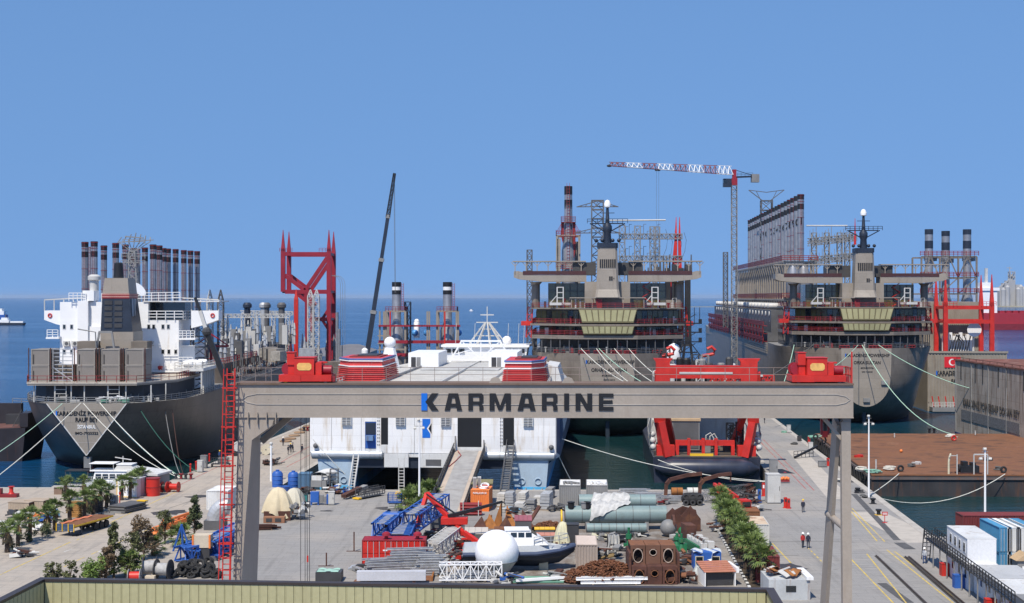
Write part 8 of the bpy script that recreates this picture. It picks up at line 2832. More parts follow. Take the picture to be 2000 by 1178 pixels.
MB().loft([[(-1.6,0,.02),(6.6,0,.02),(6.6,.1,.02),(-1.6,.1,.02)],[(-.4,7,.25),(6.6,7,.25),(6.6,7.1,.25),(-.4,7.1,.25)]]).build('plate',RUSTY,o)
MB().box(6.6,6.75,0,7,.02,.5).build('side_plate',RO,o)
def vessel(x0,x1,py,d,r_,label,z,bands=6):
 a,b=W(x0,py,d),W(x1,py,d)
 o=thing('pressure_vessel',label,'vessel',(a.x,d,0))
 L=b.x-a.x
 MB().lathe([(r_*.97,0),(r_,.02),(r_,L-.02),(r_*.97,L)],(0,0,z),30,'x').build('shell',GREYGREEN,o,True)
 for k in range(bands+1):
  MB().lathe([(r_*1.02,0),(r_*1.02,.07)],(k*(L-.1)/bands,0,z),30,'x').build('flange',GREYDK if k not in (0,bands)else GREYMID,o)
 for e in (.2,.78):
  MB().box(L*e,L*e+.5,-r_*.8,r_*.8,0,z-r_*.75).build('saddle',GREYMID,o)
 return o,L
o,L=vessel(1103,1302,1007,172,1.12,'largest grey-green pressure vessel with open nozzles across the yard',1.9)
for x in (.8,2.5,2.9):
 MB().lathe([(.42,0),(.42,.75),(.5,.75),(.5,.85)],(x,-.5,2.75),14).build('nozzle',BLACK if x!=2.5 else GREYMID,o,True)
MB().lathe([(.3,0),(.3,-.9)],(.8,-.7,1.0),10).build('drain_leg',GREYGREEN,o)
vessel(1130,1281,990,176,.9,'grey-green vessel lying above and behind the largest one',3.0,5)
vessel(1145,1263,1032,166.5,.58,'thin grey-green pipe vessel in front of the largest one',1.1,8)
o=thing('white_sheet','crumpled white sheet draped over the two upper grey-green vessels','sheet',(W(1192,992,176).x,176,3.0))
DP=[(.4,.93),(-.2,1.0),(-.85,.75),(-1.2,.25),(-2.4,.22),(-3.9,.3),(-4.8,-.1),(-5.3,-.9),(-5.35,-1.7)]
def sheet(u,v):
 t=v*(4.6+3.4*(1-u)**.7)
 k=min(int(t),7)
 f=t-k
 y,z=[DP[k][q]*(1-f)+DP[k+1][q]*f for q in (0,1)]
 return (-2.2+4.6*u-.9*v*(1-u)+.12*math.sin(v*9+u*4),y,z+.06+.10*math.sin(u*21+3*math.sin(v*4))+.06*math.sin(u*43+v*9))
cloth('cloth_folds',sheet,44,22,mat('white_sheet',(.45,.45,.44),.85,var=.2,scale=1.5),o)
o=thing('orange_disc','orange yellow end disc against the grey-green vessel','disc',W(1095,1007,173))
o.location.z=1.2
MB().lathe([(1.15,0),(1.15,.2),(.8,.25)],(0,0,0),22,'x').build('disc_plate',YELLOW,o,True)
MB().box(-.3,.3,-.4,.4,-1.2,-.6).build('chock',DARKRUST,o)
o=thing('zigzag_plate','tall dark rusty W-topped steel plate right of the vessels','steel plate',G(1335,1038))
MB().prism([(-2.2,0),(2.2,0),(2.2,1.6),(.9,3.3),(-.3,2.0),(-1.4,3.0),(-2.2,2.2)],'y',0,.18).build('plate',DARKRUST,o)
for x in (-1.2,.6):
 MB().box(x,x+.12,-.1,0,0,2.6).build('stiffener',DARKRUST,o)
MB().prism([(-2.0,0),(2.4,0),(1.9,2.4),(.2,2.9),(-1.2,2.2)],'y',2.2,2.35).bar((-2,.1,1.2),(-2,2.3,1.2),.2).bar((2,.1,1),(2.1,2.3,1),.2).build('rear_plate',DARKRUST,o)
o=thing('rusted_hull_block','rusty ship section block with oval cut-outs at the parapet','hull block',G(1278,1142))
for lv in range(2):
 z0=lv*1.9
 yo=lv*1.6
 for k in range(3):
  x0=-2.35+k*1.6
  MB().box(x0+.02,x0+1.56,yo+.1,yo+3.2,z0+1.75,z0+1.9).build('top_plate',(DARKRUST,RUSTY)[lv],o)
  fw=MB()
  e_=.26 if k!=1 else .45
  fw.box(x0+.02,x0+e_,yo,yo+.1,z0,z0+1.9).box(x0+1.58-e_,x0+1.56,yo,yo+.1,z0,z0+1.9).box(x0+e_,x0+1.58-e_,yo,yo+.1,z0+1.5,z0+1.9).box(x0+e_,x0+1.58-e_,yo,yo+.1,z0,z0+(.12 if k!=1 else .8))
  fw.build('front_frame',(DARKRUST,mat('brown_rust',(.15,.075,.05),.85,var=.25))[lv],o)
  rm_=MB().torus((0,0,0),.5 if k!=1 else .36,.05,'y',16,5)
  rm_.v=[(x+x0+.79,y+yo-.02,z*(1.45 if k!=1 else .9)+z0+(.8 if k!=1 else 1.15))for x,y,z in rm_.v]
  rm_.build('cutout_rim',mat('pale_edge',(.38,.3,.25),.8)if lv else RUSTY,o)
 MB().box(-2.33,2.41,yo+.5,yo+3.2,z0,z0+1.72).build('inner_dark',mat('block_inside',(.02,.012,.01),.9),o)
MB().box(-2.6,-2.36,.4,4.6,0,3.2).box(2.45,2.7,.4,4.6,0,3.2).box(2.7,4.4,.8,1.3,.8,1.1).build('side_girder',DARKRUST,o)
for i,(px,py,h)in enumerate(((1228,1092,3.6),(1331,1090,2.8),(1322,1078,2.2))):
 o=thing('green_valve',('green valve column left of the rusty hull block','green valve column right of the rusty hull block','short green valve behind the rusty hull block')[i],'valve',G(px,py))
 MB().lathe([(.35,0),(.25,h*.3),(.4,h*.33),(.2,h*.6),(.35,h*.65),(.35,h*.8),(.15,h*.8),(.15,h)],n=10).build('valve_body',GREEN,o,True)
 MB().box(-.6,.6,-.15,.15,h*.4,h*.5).box(.2,.6,-.2,.2,0,h*.6).build('bracket',GREEN,o)
o=thing('valve_globe','grey globe valve with rusty flange in front of the zigzag plate','valve',G(1307,1050))
MB().ball((0,.8,1.1),1.05,18,10).build('globe',GREYMID,o,True)
MB().lathe([(1.15,0),(1.15,.3),(.8,.3)],(.5,1.2,1.5),18,'x').build('flange',DARKRUST,o)
MB().ball((1.7,.6,.7),.55,12,8).build('green_cap',GREEN,o,True)
o=thing('ship_engine','long white and green ship engine lying beside the palm row','engine',G(1384,1088),R(10))
MB().box(-.9,.9,0,6,0,.9).build('bed',GREYDK,o)
for k in range(8):
 MB().box(-.8,-.1,.2+k*.7,.8+k*.7,.9,1.5+.15*(k%2)).build('cylinder_head',WHITEDIRTY,o)
 MB().box(.05,.8,.25+k*.7,.8+k*.7,.9,1.7-.1*(k%3)).build('cylinder_cover',(WHITEDIRTY,OFFWHITE)[k%2],o)
 MB().lathe([(.13,0),(.13,.3),(.2,.3),(.2,.38)],(-.45,.5+k*.7,1.55),8).build('valve_cap',(GREYMID,DARKRUST)[k%2],o)
MB().box(-1.2,-.9,.5,5.5,.2,1.2).build('manifold',GREEN,o)
MB().box(-.7,.5,6.1,8.4,0,2.6).build('gear_case',DARKRUST,o)
MB().box(1.0,1.3,.4,5.6,.3,1.0).build('exhaust_rail',DARKRUST,o)
bc=thing('blue_cab','blue cabin with plastic sheeting and open windows in front of the engine','cabin',G(1382,1113))
MB().box(-1.5,1.5,0,2,0,1.9).build('walls',BLUE,bc)
for x in (-.9,.9):
 f=MB().box(x-.45,x+.45,-.05,0,.5,1.5).build('window',mat('cream_frame',(.5,.46,.35)),bc)
 MB().box(x-.36,x+.36,-.07,-.05,.58,1.42).build('pane',GLASS,f)
cloth('plastic_sheet',lambda u,v:(-1.6+3.2*u,-.12+2.2*v-.15*math.sin(u*11)*(1-v),1.95+.1*math.sin(u*17+v*5)-(.9*(1-v)**4 if .35<u<.65 else 0)),24,8,mat('plastic_film',(.5,.54,.56),.3,var=.2,scale=3),bc)
tr_=thing('ribbed_shelter','terracotta ribbed shelter roof on white frame at the parapet','shelter',G(1408,1146),R(6))
for k in range(6):
 MB().box(-1.75,1.6,k*.62,k*.62+.56,1.5-k*.0+k*.08,1.58+k*.08).build('roof_sheet',mat('terracotta',(.46,.19,.12),.7,var=.1,scale=1.0,dirt=.2),tr_)
MB().box(1.65,1.95,0,3.7,1.4,1.9).box(-1.7,-1.6,0,3.5,0,1.48).box(1.5,1.6,.1,3.5,0,1.4).build('frame',WHITE,tr_)
MB().box(-1.5,1.4,.5,3.4,0,1.3).build('stored_goods',CHAR,tr_)
draped(G(1372,1135),1.8,1.8,1.9,'blue grey plastic covered machine left of the terracotta roof',mat('plastic_film',(.5,.54,.56)),0,seed=14)
a,b=G(1397,1028),G(1464,1150)
sk_=thing('striped_kerb','black and white striped kerb curving along the dense palm row','kerb',a)
n=46
for k in range(n):
 p,q=a.lerp(b,k/n)-a,a.lerp(b,(k+.94)/n)-a
 MB().bar(p+Vector((0,0,.1)),q+Vector((0,0,.1)),.3,.2).build('kerb_stone',WHITEDIRTY if k%2 else CHAR,sk_)
struct(MB().add([tuple(p+Vector((0,0,.03)))for p in (G(1400,1028),G(1425,1028),G(1505,1150),G(1468,1150))],[(0,1,2,3)]).build('planting_bed',mat('soil',(.06,.045,.03),.95,var=.3,scale=1.5)))
a,b=G(1406,1016),G(1484,1146)
for i in range(15):
 p=a.lerp(b,i/14)+Vector((.35*(-1)**i,0,0))
 palm(p,1 if i%3 else 0,1.2+.15*(i%2),ORD[i]+' fan palm in the dense row by the striped kerb, counted from the red crane','palms in the dense row by the striped kerb',i*2.1)
# ---- right side
CTW=mat('rust_white_container',(.52,.52,.5),.6,var=.08,dirt=.3,dirtc=(.25,.1,.05))
container(G(1482,1068),2.5,6.0,2.7,CTW,'white container with flaking rusty cream roof beside the palm row',R(-4),mat('flaky_roof',(.5,.40,.30),.8,dirt=.5,dirtc=(.2,.07,.04),streak=False))
container(G(1500,1139),2.45,6.0,2.8,mat('maroon_container',(.17,.035,.035),.6,var=.1,dirt=.2,dirtc=(.1,.04,.03)),'maroon rusty container in the palm row nearest the parapet',R(-4))
container(G(1466,1022),2.5,4,1.6,RUSTY,'low rusty container behind the white one by the red crane',R(-4))
rk=thing('truck_crane','red boom truck crane parked behind the palm row','crane truck',G(1450,1015),R(14))
MB().box(-1.1,1.2,0,6,.8,1.4).build('chassis',DKRED,rk)
MB().box(-.2,1.2,-.2,1.6,.9,2.6).build('cab',RED,rk)
MB().box(-.1,1.1,-.24,-.2,1.7,2.4).box(1.2,1.24,.1,1.2,1.7,2.4).build('cab_window',GLASS,rk)
MB().bar((-.6,.2,2.0),(-.5,7,3.2),.8,.8).build('boom',RED,rk)
MB().bar((-1.0,1.0,2.9),(-.9,7.6,3.8),.35,.35).bar((-.2,1,2.9),(-.2,7.6,3.8),.3).build('boom_top',RED,rk)
for e in (-1.0,1.1):
 for y in (.8,3.2,4.8):
  MB().lathe([(.5,-.15),(.5,.15)],(e,y,.5),14,'x').build('wheel',TYRE,rk)
MB().box(-1.7,-1.1,1,2.4,1.2,2.4).build('white_tank',WHITE,rk)
sk=thing('rust_skip','skip truck body filled with rusty sheet scrap at the corner of the parapet','skip',G(1545,1172))
MB().box(-2.2,1.9,0,4.4,0,2.0).build('bin',mat('pale_bin',(.45,.47,.48),.6,dirt=.35,dirtc=(.2,.1,.06)),sk)
MB().box(-.5,.5,-.04,0,.8,1.4).build('window',GLASS,sk)
rr=random.Random(6)
for k in range(16):
 MB().cbox((rr.uniform(-1.8,1.3),rr.uniform(.4,4),2.1+rr.uniform(0,.5)),(rr.uniform(.8,2),rr.uniform(.3,.9),.06),rr.random()*3,rr.uniform(-.4,.4),rr.uniform(-.4,.4)).build('scrap_sheet',(RUSTY,DARKRUST,RO,OFFWHITE)[k%4],sk)
MB().box(1.5,2.2,-.2,4.5,2.0,2.3).build('roof_edge',WHITE,sk)
cabinet(G(1512,984),1.9,1.9,4.2,OFFWHITE,'tall white switch cabin on the quay behind the lone yellow-helmeted worker')
cabinet(G(1511,928),1.4,1.0,2.6,GREYMID,'grey cabinet at the pier root beside the offshore vessel',R(-8))
for i,(px,py,m_,h)in enumerate(((1491,969,RED,2.0),(1483,981,BLUE,1.9),(1534,992,RED,1.5),(1540,993,RED,1.4),(1617,910,RED,1.4),(1580,866,RED,1.4))):
 o=thing('fire_post',('red fire cabinet post left of the tall white cabin','blue pump post left of the tall white cabin','red hydrant post right of the tall white cabin, first','red hydrant post right of the tall white cabin, second','red post on the right pier edge by the grey bin','red post far along the right pier edge')[i],'post',G(px,py))
 MB().box(-.22,.22,-.18,.18,.06,h).build('case',m_,o)
 MB().box(-.35,.35,-.3,.3,0,.06).build('foot_plate',m_,o)
 MB().box(-.12,.12,-.2,-.18,h*.6,h*.85).build('plate',WHITE if i==0 else CHAR,o)
tf=thing('tyre_fender','black pneumatic fender wrapped in tyres lying on the quay','fender',G(1354,988))
MB().lathe([(.3,-1.6),(.85,-1.1),(.9,0),(.85,1.1),(.3,1.6)],(0,.8,.9),18,'x').build('fender_body',TYRE,tf,True)
for k in range(6):
 MB().torus((-1.05+(k%3)*1.0,-.02+.1*(k//3),.45+(k//3)*.85),.3,.13,'y',14,6).build('tyre',CHAR,tf,True)
for i,(x0,x1)in enumerate(((1300,1372),(1366,1430))):
 a=G(x0,968)
 o=thing('rusted_davit_arm',('curved dark rusty crane arm on the quay edge, first from the ferry','curved dark rusty crane arm on the quay edge, nearer the white cabin')[i],'steel arm',a)
 L=(x1-x0)/12.9
 pts=[(0,0,0),(.1,0,1.7),(.7,.2,2.4),(L*.6,.6,3.0),(L,.9,3.2)]
 for k in range(4):
  MB().bar(pts[k],pts[k+1],.45,.5).build('arm_section',DARKRUST,o)
 MB().tube((L-.1,.9,3.1),(L-.1,.9,2.0),.12).build('hook',DARKRUST,o)
 o2=thing('rust_drum',('orange rusty steel drum under the first curved arm','white rusty steel drum under the second curved arm')[i],'drum',G((1323,1354)[i],968))
 MB().lathe([(.55,-.85),(.55,.85)],(0,.5,.6),18,'x').build('shell',(RO,CTW)[i],o2,True)
 MB().lathe([(.58,-.05),(.58,.05)],(0,.5,.6),18,'x').build('hoop',DARKRUST,o2)
for i,(px,py,L)in enumerate(((1398,982,3.5),(1420,975,3),(1450,974,3.4),(1470,972,2.6))):
 o=thing('lattice_scrap',ORD[i]+' dark lattice scrap frame in the row before the tall white cabin','scrap',G(px,py),.3*i)
 MB().truss((-L/2,.3,.5),(L/2,.6,.7+.3*(i%2)),.8,.9,5,.06).truss((-L/2,.8,1.4),(L/2,1.0,1.5),.7,.7,4,.06).build('lattice_bars',(GREYMID,CHAR,GREYDK,DARKRUST)[i],o)
 MB().box(-.3,.3,.2,.8,0,.4).build('rest',DARKRUST,o)
o=thing('orange_raft','bundled orange life vests on a red rack at the pier root','vests',G(1534,944))
MB().box(-.7,.7,0,.6,.2,.5).build('rack',DKRED,o)
for k in range(5):
 MB().ball((-.5+k*.25,.3,.7+.1*(k%2)),.28,8,5).build('vest',ORANGE,o,True)
o=thing('black_mat','black ground sheet with red mark on the right pier','mat',G(1500,925))
MB().add([(1.2,0,.012),(4.6,0,.012),(3.6,6,.012),(.6,6,.012)],[(0,1,2,3)]).build('sheet',BLACK,o)
MB().add([(3,1.2,.016),(3.4,1.2,.016),(3.4,1.9,.016),(3,1.9,.016)],[(0,1,2,3)]).build('mark',RED,o)
o=thing('black_beam','long black steel beam propped on the right pier edge','beam',G(1560,896))
MB().bar((-.8,0,.2),(4.2,3,2.0),.35,.35).build('beam_body',BLACK,o)
MB().rail([(-.6,1.4,0),(3.4,3.2,0)],1.2,.8,.05).build('rail_frame',GREYDK,o)
for i,(px,py,m_,h)in enumerate(((1584,884,OFFWHITE,1.9),(1541,846,OFFWHITE,1.7),(1607,913,GREYMID,1.1),(1562,862,CHAR,1.0))):
 cabinet(G(px,py),.8 if i!=2 else 1.4,.7,h,m_,('pale cabinet beside the black beam on the right pier','pale cabinet far along the right pier edge','grey bin on the right pier by the red post','dark reel box on the right pier edge')[i])
for i,(px,py)in enumerate(((1532,845),(1552,868),(1640,940),(1676,962),(1690,972))):
 rope_heap('rope_heap',ORD[i]+' coil of mooring rope along the right pier edge from its far end',G(px,py),(ROPEG,ROPED,ROPEP,ROPED,ROPED)[i],4,.6)
o=thing('fire_sign','red fire sign board on a post near the end of the right quay','sign',G(1728,1021))
MB().box(-.04,.04,-.04,.04,0,1.0).box(-.3,.3,-.2,.2,0,.05).build('post',RED,o)
MB().box(-.38,.38,-.05,.0,.95,1.45).build('board',RED,o)
MB().box(-.3,.3,-.07,-.05,1.05,1.35).build('label_field',mat('sign_pale',(.6,.4,.4)),o)
for i,(px,py)in enumerate(((1716,1006),(1675,963),(1705,984))):
 o=thing('mooring_bollard',('black and yellow bollard beside the fire sign','black bollard at the foot of the pier by the gantry strut','black bollard at the foot of the lamp post')[i],'bollard',G(px,py))
 MB().lathe([(.3,0),(.25,.5),(.42,.65),(.42,.8)],n=12).build('bollard_post',BLACK,o,True)
 MB().box(-.5,.5,-.4,.4,0,.06).build('base_plate',YELLOW if i==0 else CHAR,o)
CW=mat('cabin_white',(.72,.73,.75),.5,var=.04,dirt=.08,dirtc=(.5,.45,.4))
def cabin(loc,w,l,h,label,rz,z=0.0,win=4,roof=None):
 o=thing('site_cabin',label,'cabin',loc+Vector((0,0,z)),rz)
 MB().box(-w/2,w/2,0,l,.0,h).build('walls',CW,o)
 for k in range(14):
  MB().box(-w/2-.05,w/2+.05,k*l/14,k*l/14+l/14-.06,h,h+.07).build('roof_sheet',roof or WHITEDIRTY,o)
 for k in range(win):
  y=.7+k*(l-1)/max(1,win)
  f=MB().box(-w/2-.03,-w/2,y,y+.75,h*.38,h*.8).build('window',WHITE,o)
  MB().box(-w/2-.05,-w/2-.03,y+.07,y+.68,h*.42,h*.77).build('pane',GLASS,f)
 return o
az=R(-3.8)
cb0=G(1905,1172)
u_=Vector((.066,.998,0))
cabin(Vector((48.0,136,0)),2.9,8,2.5,'white site cabin with sheet roof on the upper storey',az,2.72,4)
cabin(Vector((48.0,135.6,0)),2.9,8.4,2.68,'white ground floor cabin under the upper storey cabin',az,0,3)
for i in range(3):
 cabin(Vector((48.6-i*.45,128.6-i*6.7,0)),4.2,6.5,2.75,('low white cabin with grey sheet roof next to the two-storey one','low white cabin second from the two-storey one','low white cabin nearest the camera at the right corner')[i],az,0,2,(mat('cabin_roof_grey',(.42,.43,.44),.6,var=.1,dirt=.2),WHITEDIRTY,GREYMID)[i])
wk=thing('steel_walkway','raised steel walkway with black railing along the white cabins','walkway',G(1876,1180)+u_*-12+Vector((2.2,0,0)),az)
MB().box(-.6,.6,0,33,2.6,2.72).build('walk_deck',CHAR,wk)
for e in (-.6,.55):
 MB().rail([(e,0,2.72),(e,33,2.72)]if e<0 else [(e,24,2.72),(e,33,2.72)],1.1,1.0,.04,3).build('railing',BLACK,wk)
for k in range(12):
 MB().stick((-.5,.5+k*2.9,0),(-.5,.5+k*2.9,2.6),.06).build('post',GREYMID,wk)
MB().ladder((-.2,34.2,0),(-.2,33,3.6),.9,step=.5,r=.05).build('stair',GREYDK,wk)
for i,(py_,m_,w)in enumerate(((25,RED,.8),(19,BLUE,1.2),(8,RED,1.0),(5.5,YELLOW,.9))):
 o=thing('yard_box',('red box under the far end of the steel walkway','blue drum stand under the steel walkway','red fire locker under the steel walkway','yellow bin under the steel walkway')[i],'box',wk.location+u_*py_+Vector((-.3,0,0)))
 MB().box(-w/2,w/2,0,.8,0,1.3).build('case',m_,o)
 MB().box(-w/2-.03,w/2+.03,-.03,.83,1.3,1.36).build('lid',m_,o)
CR=[((.16,.03,.03),'maroon container with ribbed roof behind the cabins'),((.06,.22,.38),'sky blue container end behind the cabins'),((.66,.67,.66),'white container end between two blue ones'),((.09,.20,.45),'mid blue container end right of the white one'),((.05,.10,.22),'dark blue container at the right picture edge')]
for i,(c,lab)in enumerate(CR):
 p=G(1947+i*17,1128)+Vector((0,0 if i else 6.3,2.65 if i else 2.9))
 if i==0:
  container(p+Vector((2.5,0,0)),8,2.5,2.7,mat('stack_maroon',c,.6,dirt=.3),lab,0)
  container(p+Vector((2.5,0,-2.9)),8,2.5,2.85,mat('stack_maroon',c),'maroon container under the ribbed maroon one behind the cabins',0)
 else :
  container(p,1.25+.1*i,6,2.7,mat('stack_%d'%i,c,.6,dirt=.3,dirtc=(.2,.12,.08)),lab,0,doors=True)
  container(p-Vector((0,0,2.65)),1.25+.1*i,6,2.6,mat('stack_%d'%(5-i),c),ORD[i-1]+' lower container of the coloured stack, from the cabin side',0,doors=True)
o=thing('kiosk','small tan roofed kiosk among the stacked containers','kiosk',G(1993,1136)+Vector((.6,0,0)))
MB().box(-.9,.9,0,1.6,0,2.2).build('walls',GREYMID,o)
MB().prism([(-1.1,2.2),(1.1,2.2),(0,3.0)],'y',-.2,1.8).build('roof',mat('tan_roof',(.46,.33,.2)),o)
MB().box(-.4,.4,-.04,0,.9,1.6).build('pane',WHITE,o)
# ---- people
NV=mat('navy_workwear',(.02,.025,.045),.85,var=.15)
RS=mat('red_shirt',(.42,.03,.03),.85)
LG=mat('light_grey_shirt',(.42,.45,.5),.85)
BT=mat('blue_trousers',(.03,.07,.2),.85)
HY_=mat('yellow_hat',(.75,.5,.03),.4)
HW_=mat('white_hat',(.8,.8,.8),.4)
for px,py,a,b,c,rz,lab in ((1568.5,1001,NV,NV,HY_,2.9,'person in navy overalls and yellow helmet walking alone on the quay'),(1568,1070,RS,NV,HW_,.2,'person in red shirt and white helmet walking beside a colleague'),(1578.5,1071,NV,NV,HW_,-.2,'person in dark clothes and white helmet beside the red-shirted person'),(1806,1101,LG,BT,HW_,-.8,'person in grey shirt and blue trousers walking by the crane rails'),(553,871,NV,NV,HW_,.4,'person in navy standing alone farthest out on the left pier'),(562.7,888,NV,NV,CHAR,1.2,'person in dark clothes nearest the gantry leg in the pier group'),(567.5,884,NV,NV,HY_,.4,'person with yellow helmet in the middle of the pier group'),(571.6,883,NV,NV,CHAR,2.2,'person in dark clothes at the ferry side of the pier group'),(590,886,NV,NV,CHAR,2.8,'person standing apart beside the ferry hull on the left pier'),(1480,829,NV,NV,HW_,.3,'person at the far root of the right pier beside the red frame'),(1493,827,NV,NV,NV,.9,'person in dark clothes far along the right pier edge'),(429,899,BT,NV,HY_,.9,'person in blue with yellow helmet behind the generator cart')):
 person(G(px,py),lab,a,b,c,rz)
# ---- mooring lines
def line(p,q,sag,m,label,r=.05,n=14):
 p,q=Vector(p),Vector(q)
 o=thing('mooring_line',label,'rope',q)
 MB().path([p.lerp(q,k/n)-Vector((0,0,sag*4*(k/n)*(1-k/n)))-q for k in range(n+1)],r,6).build('rope_strand',m,o)
 MB().torus((0,0,.05),.2,.06,n=10,m=5).build('eye',m,o)
RW_=mat('white_rope',(.66,.65,.58),.9,var=.15,scale=4)
RG_=mat('mint_rope',(.40,.60,.47),.9,var=.15,scale=4)
K0=G(352,934)
E1=Vector((-130,232,-1))
for p,q,sg,m_,lab,r_ in (((W(158,787,240),G(-30,950),.5,RW_,'white line from the V transom centre down to the left picture edge',.07)),(W(122,788,240.5),W(-20,895,225),.4,RG_,'greenish line from the stern corner to the left picture edge',.06),(W(195,787,240),K0,.9,RW_,'white line from the V transom to the pier bollards, outer of the pair',.07),(W(163,788,240),K0,1.6,RW_,'white line crossing the ship name down to the pier bollards',.06),(W(196,788,240),K0+Vector((.4,.3,0)),1.3,RG_,'green line beside the white pair to the pier bollards',.05),(W(266,787,245),G(384,921),1.6,mat('deep_green_rope',(.03,.12,.09),.9),'dark green line across the dark hull to the pier',.06),(W(320,783,252),G(356,934),2.4,GREYMID,'grey hanging hose line from the dark hull to the pier',.06),(W(335,781,253),G(362,932),3,DARKRUST,'brown hanging hose line beside the grey one',.05),(W(611,858,213),G(690,942),.2,RW_,'white line from the ferry corner fairlead past the ladder',.06),(W(1077,858,213.5),G(1006,932),.2,RW_,'white line from the right ferry fairlead toward the gangway',.06),(W(1078,858,213.5),G(1116,940),.3,RW_,'white line from the right ferry fairlead to the quay',.06),(W(1097,857,216),G(1497,940),1.2,RW_,'long white line sweeping from the ferry past the black stern roller',.07),(W(1285,898,226),G(1497,941),.9,RW_,'white line along the black stern roller to the quay cabinet',.06),(W(1135,681,300),W(1250,760,236),1,RW_,'first mooring line from the middle ship stern to the pier',.08),(W(1165,681,300),W(1262,766,236),1.2,RW_,'second mooring line from the middle ship stern to the pier',.08),(W(1170,681,300),W(1280,760,240),.8,RG_,'third mooring line from the middle ship stern, greenish',.08),(W(1200,681,300),W(1290,755,240),.8,RW_,'fourth mooring line from the middle ship stern to the vessel',.08),(W(1228,681,300),W(1300,745,244),.6,RW_,'fifth mooring line from the middle ship stern to the red frame',.08),(W(1684,674,332),W(1880,852,275),5,RG_,'long mint line curving from the right ship stern to the rust deck',.09),(W(1716,674,332),W(1900,760,300),1.2,RG_,'straight mint line from the right ship stern to the grey hull',.08),(W(1551,674,336),W(1530,750,300),.6,RG_,'steep mint line down the left quarter of the right ship',.09),(W(1590,672,335),W(1500,738,300),.4,ROPED,'dark doubled line from the right ship to the pier',.1),(W(1676,674,332),W(1630,716,300),.3,RG_,'short mint line from the right ship centre to the trolley side',.07),(W(1756,925,213),G(1690,972),.2,RW_,'short taut line from the rust deck edge to the lamp post foot',.06),(W(1963,926,212.5),G(1702,968),2.6,RW_,'long slack line from the rust deck edge to the pier',.06)):
 line(p,q,sg,m_,lab,r_)
# ---- loose yard scrap
def scrap(px,py,w,l,h,n,ms,label,seed,tubes=.3,nm='scrap_heap'):
 o=thing(nm,label,'scrap',G(px,py))
 rr=random.Random(seed)
 for k in range(n):
  t=k/n
  x,y,z=rr.uniform(-w,w)/2*(1-.4*t),rr.uniform(0,l),.12+h*t*rr.uniform(.5,1)
  m=MB()
  if rr.random()<tubes:
   a=rr.random()*6.28
   L=rr.uniform(.6,1.6)
   m.tube((x-L*math.cos(a),y-L*.5*math.sin(a),z),(x+L*math.cos(a),y+L*.5*math.sin(a),z+rr.uniform(-.1,.3)),rr.uniform(.05,.16),n=7)
  else :
   m.cbox((x,y,z),(rr.uniform(.3,1.3),rr.uniform(.2,.9),rr.uniform(.08,.45)),rr.random()*3.1,rr.uniform(-.35,.35),rr.uniform(-.35,.35))
  m.build('scrap_piece',ms[k%len(ms)],o)
MX=(DARKRUST,GREYMID,RUSTY,OFFWHITE,CHAR)
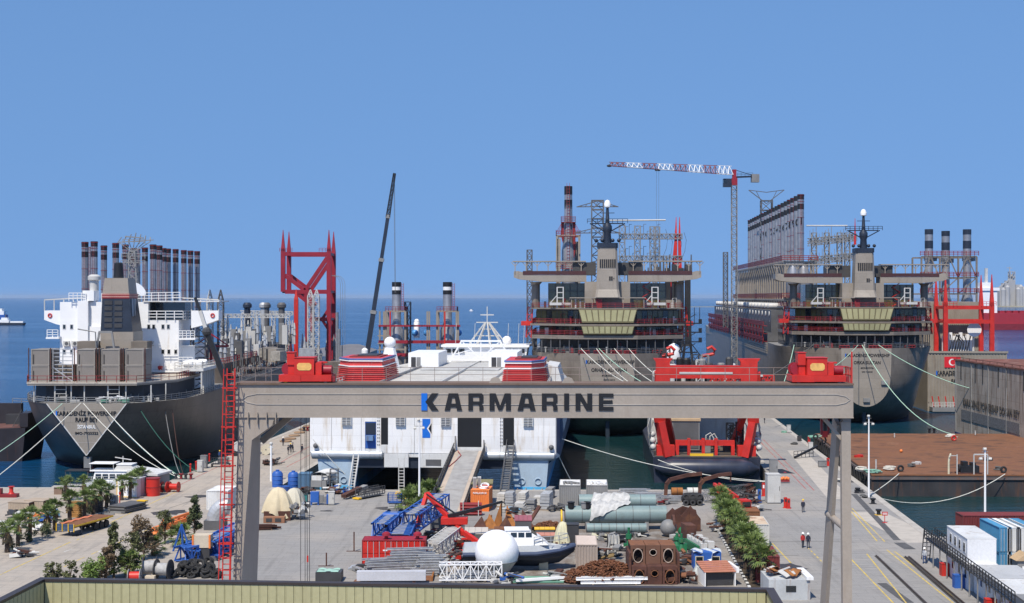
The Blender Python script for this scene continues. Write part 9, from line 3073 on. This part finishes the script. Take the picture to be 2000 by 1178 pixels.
for i,a in enumerate(((893,1108,3.6,3.5,1.9,30,(OFFWHITE,GREYMID,RED,CHAR,DARKRUST),'white and red machine parts heap left of the white dome'),(905,1078,3.0,3,1.5,24,(RED,DARKRUST,CHAR,OFFWHITE),'red and rusty arm parts below the folded crane'),(1190,1094,3.0,3.2,1.7,30,(CHAR,GREYMID,DARKRUST,mat('brass_rust',(.2,.14,.06),.8)),'dark winch and wheel scrap between beige container and rusty block'),(1212,1078,2.6,2.6,2.2,22,(CHAR,OFFWHITE,BLACK),'dark machinery with white cloth behind the rusty block'),(1186,1056,3.4,1.8,.9,12,(mat('cream_block',(.5,.48,.36)),CHAR,GREYMID),'cream panels and dark rails in front of the thin pipe vessel'),(1342,1074,2.6,6,.8,34,(GREEN,DARKRUST,OFFWHITE,BLUE,CHAR),'mixed green and rusty fittings left of the ship engine'),(1348,1104,2.6,3,1.1,24,(DARKRUST,GREYMID,CHAR,RUSTY),'rusty fittings heap left of the blue cabin'),(1330,1140,2.8,2.6,1.5,26,(DARKRUST,CHAR,RUSTY),'dark rusty girders heap at the parapet right of the hull block'),(1095,1138,3.6,2.4,.9,26,(CHAR,DARKRUST,OFFWHITE,GREYMID),'dark bars and hoses scrap below the patrol boat bow'),(985,1142,3.6,2.0,.9,22,(OFFWHITE,CHAR,GREYMID,BLUE),'white and grey fittings scrap at the foot of the dome'),(1010,1003,5.0,1.4,.7,26,(GREYMID,OFFWHITE,CHAR,LBLUE),'low grey scrap strip before the pale packed stacks'),(1090,1000,2.6,2.0,.9,16,(CHAR,GREYDK),'black tangled bars left of the grey-green vessels'),(1290,986,4,1.6,.8,22,(OFFWHITE,GREYMID,CHAR,DKRED),'loose silver scrap behind the upper vessel'),(1405,1040,1.6,4,1.0,20,(GREYMID,OFFWHITE,DARKRUST),'grey fittings scrap at the head of the striped kerb'),(1425,1010,2.4,2.4,1.0,18,(OFFWHITE,CHAR,GREYMID),'pale scrap beside the red crane truck'),(530,910,3.4,3,1.0,20,(CHAR,GREYDK,DARKRUST),'dark frame scrap on the pier behind the gantry leg'),(660,966,3.8,2,1.2,26,(CHAR,GREYMID,DARKRUST,BLUE,OFFWHITE),'mixed machine scrap under the ferry hull beside the conveyor'),(590,966,3,2,1.0,18,(CHAR,GREYDK,DARKRUST),'dark machine scrap behind the teal skip'),(850,1052,3,3,1.0,18,(DKRED,CHAR,GREYMID),'red and dark clamps scrap at the ramp foot'),(700,1120,2.4,2.0,.5,12,(GREYMID,GALV,CHAR),'grey cable loops scrap left of the red container'),(1240,1050,2.4,2,1.2,18,(OFFWHITE,GREYMID,CHAR),'white valve scrap behind the rusty hull block'),(1480,1000,2,1.4,.8,12,(OFFWHITE,CHAR),'small crates heap right of the red crane truck'),(1465,985,3.4,1.4,1.2,22,(CHAR,DARKRUST,GREYDK),'tangled dark rods heap left of the tall white cabin'),(40,1090,2.6,1.6,.8,14,(CHAR,DARKRUST,OFFWHITE),'dark kerb scrap at the left picture edge'))):
 scrap(*a[:6],a[6],a[7],200+i)
o=thing('white_cloth','white cloth hung over machinery beside the rusty hull block','cloth',G(1200,1088))
cloth('cloth_folds',lambda u,v:(-.8+1.3*u+.1*math.sin(v*5),-.1-.12*math.sin(u*19)-.2*v,2.6-2.3*v+.05*math.sin(u*14)),16,8,mat('white_sheet',(.45,.45,.44)),o)
MB().box(-.8,.4,.1,.8,0,2.5).build('machine_base',CHAR,o)
for px,py,w,l in ((760,993,4,.9),(795,1006,3.2,.7),(330,1001,5,1.4),(390,970,5,.8),(1500,1082,2.6,.6),(1545,1108,4,1.2),(1650,940,4,1.2),(1505,1090,1.6,.5),(640,998,2.4,.4),(150,1045,1.5,.5)):
 g=G(px,py)
 rr=random.Random(px)
 st_=MB().add([(g.x+w/2*math.cos(a)*q,g.y+l*2*math.sin(a)*q,.0035)for a,q in ((6.283*k/14,rr.uniform(.55,1.1))for k in range(14))],[tuple(range(14))])
 struct(st_.build('oil_stain',mat('oil_stain',(.05,.045,.042),.5,var=.3),quay))
# ---- air
hz=bpy.data.materials.new('haze_air')
hz.use_nodes=True
_n,_l=hz.node_tree.nodes,hz.node_tree.links
_n.remove(_n['Principled BSDF'])
_v=_n.new('ShaderNodeVolumePrincipled')
_v.inputs['Color'].default_value=(.80,.88,1.0,1)
_v.inputs['Density'].default_value=2e-5
_v.inputs['Anisotropy'].default_value=.2
_l.new(_v.outputs[0],_n['Material Output'].inputs['Volume'])
o=MB().box(-46000,46000,-300,46000,-7,75).build('haze',hz)
struct(o,'stuff')
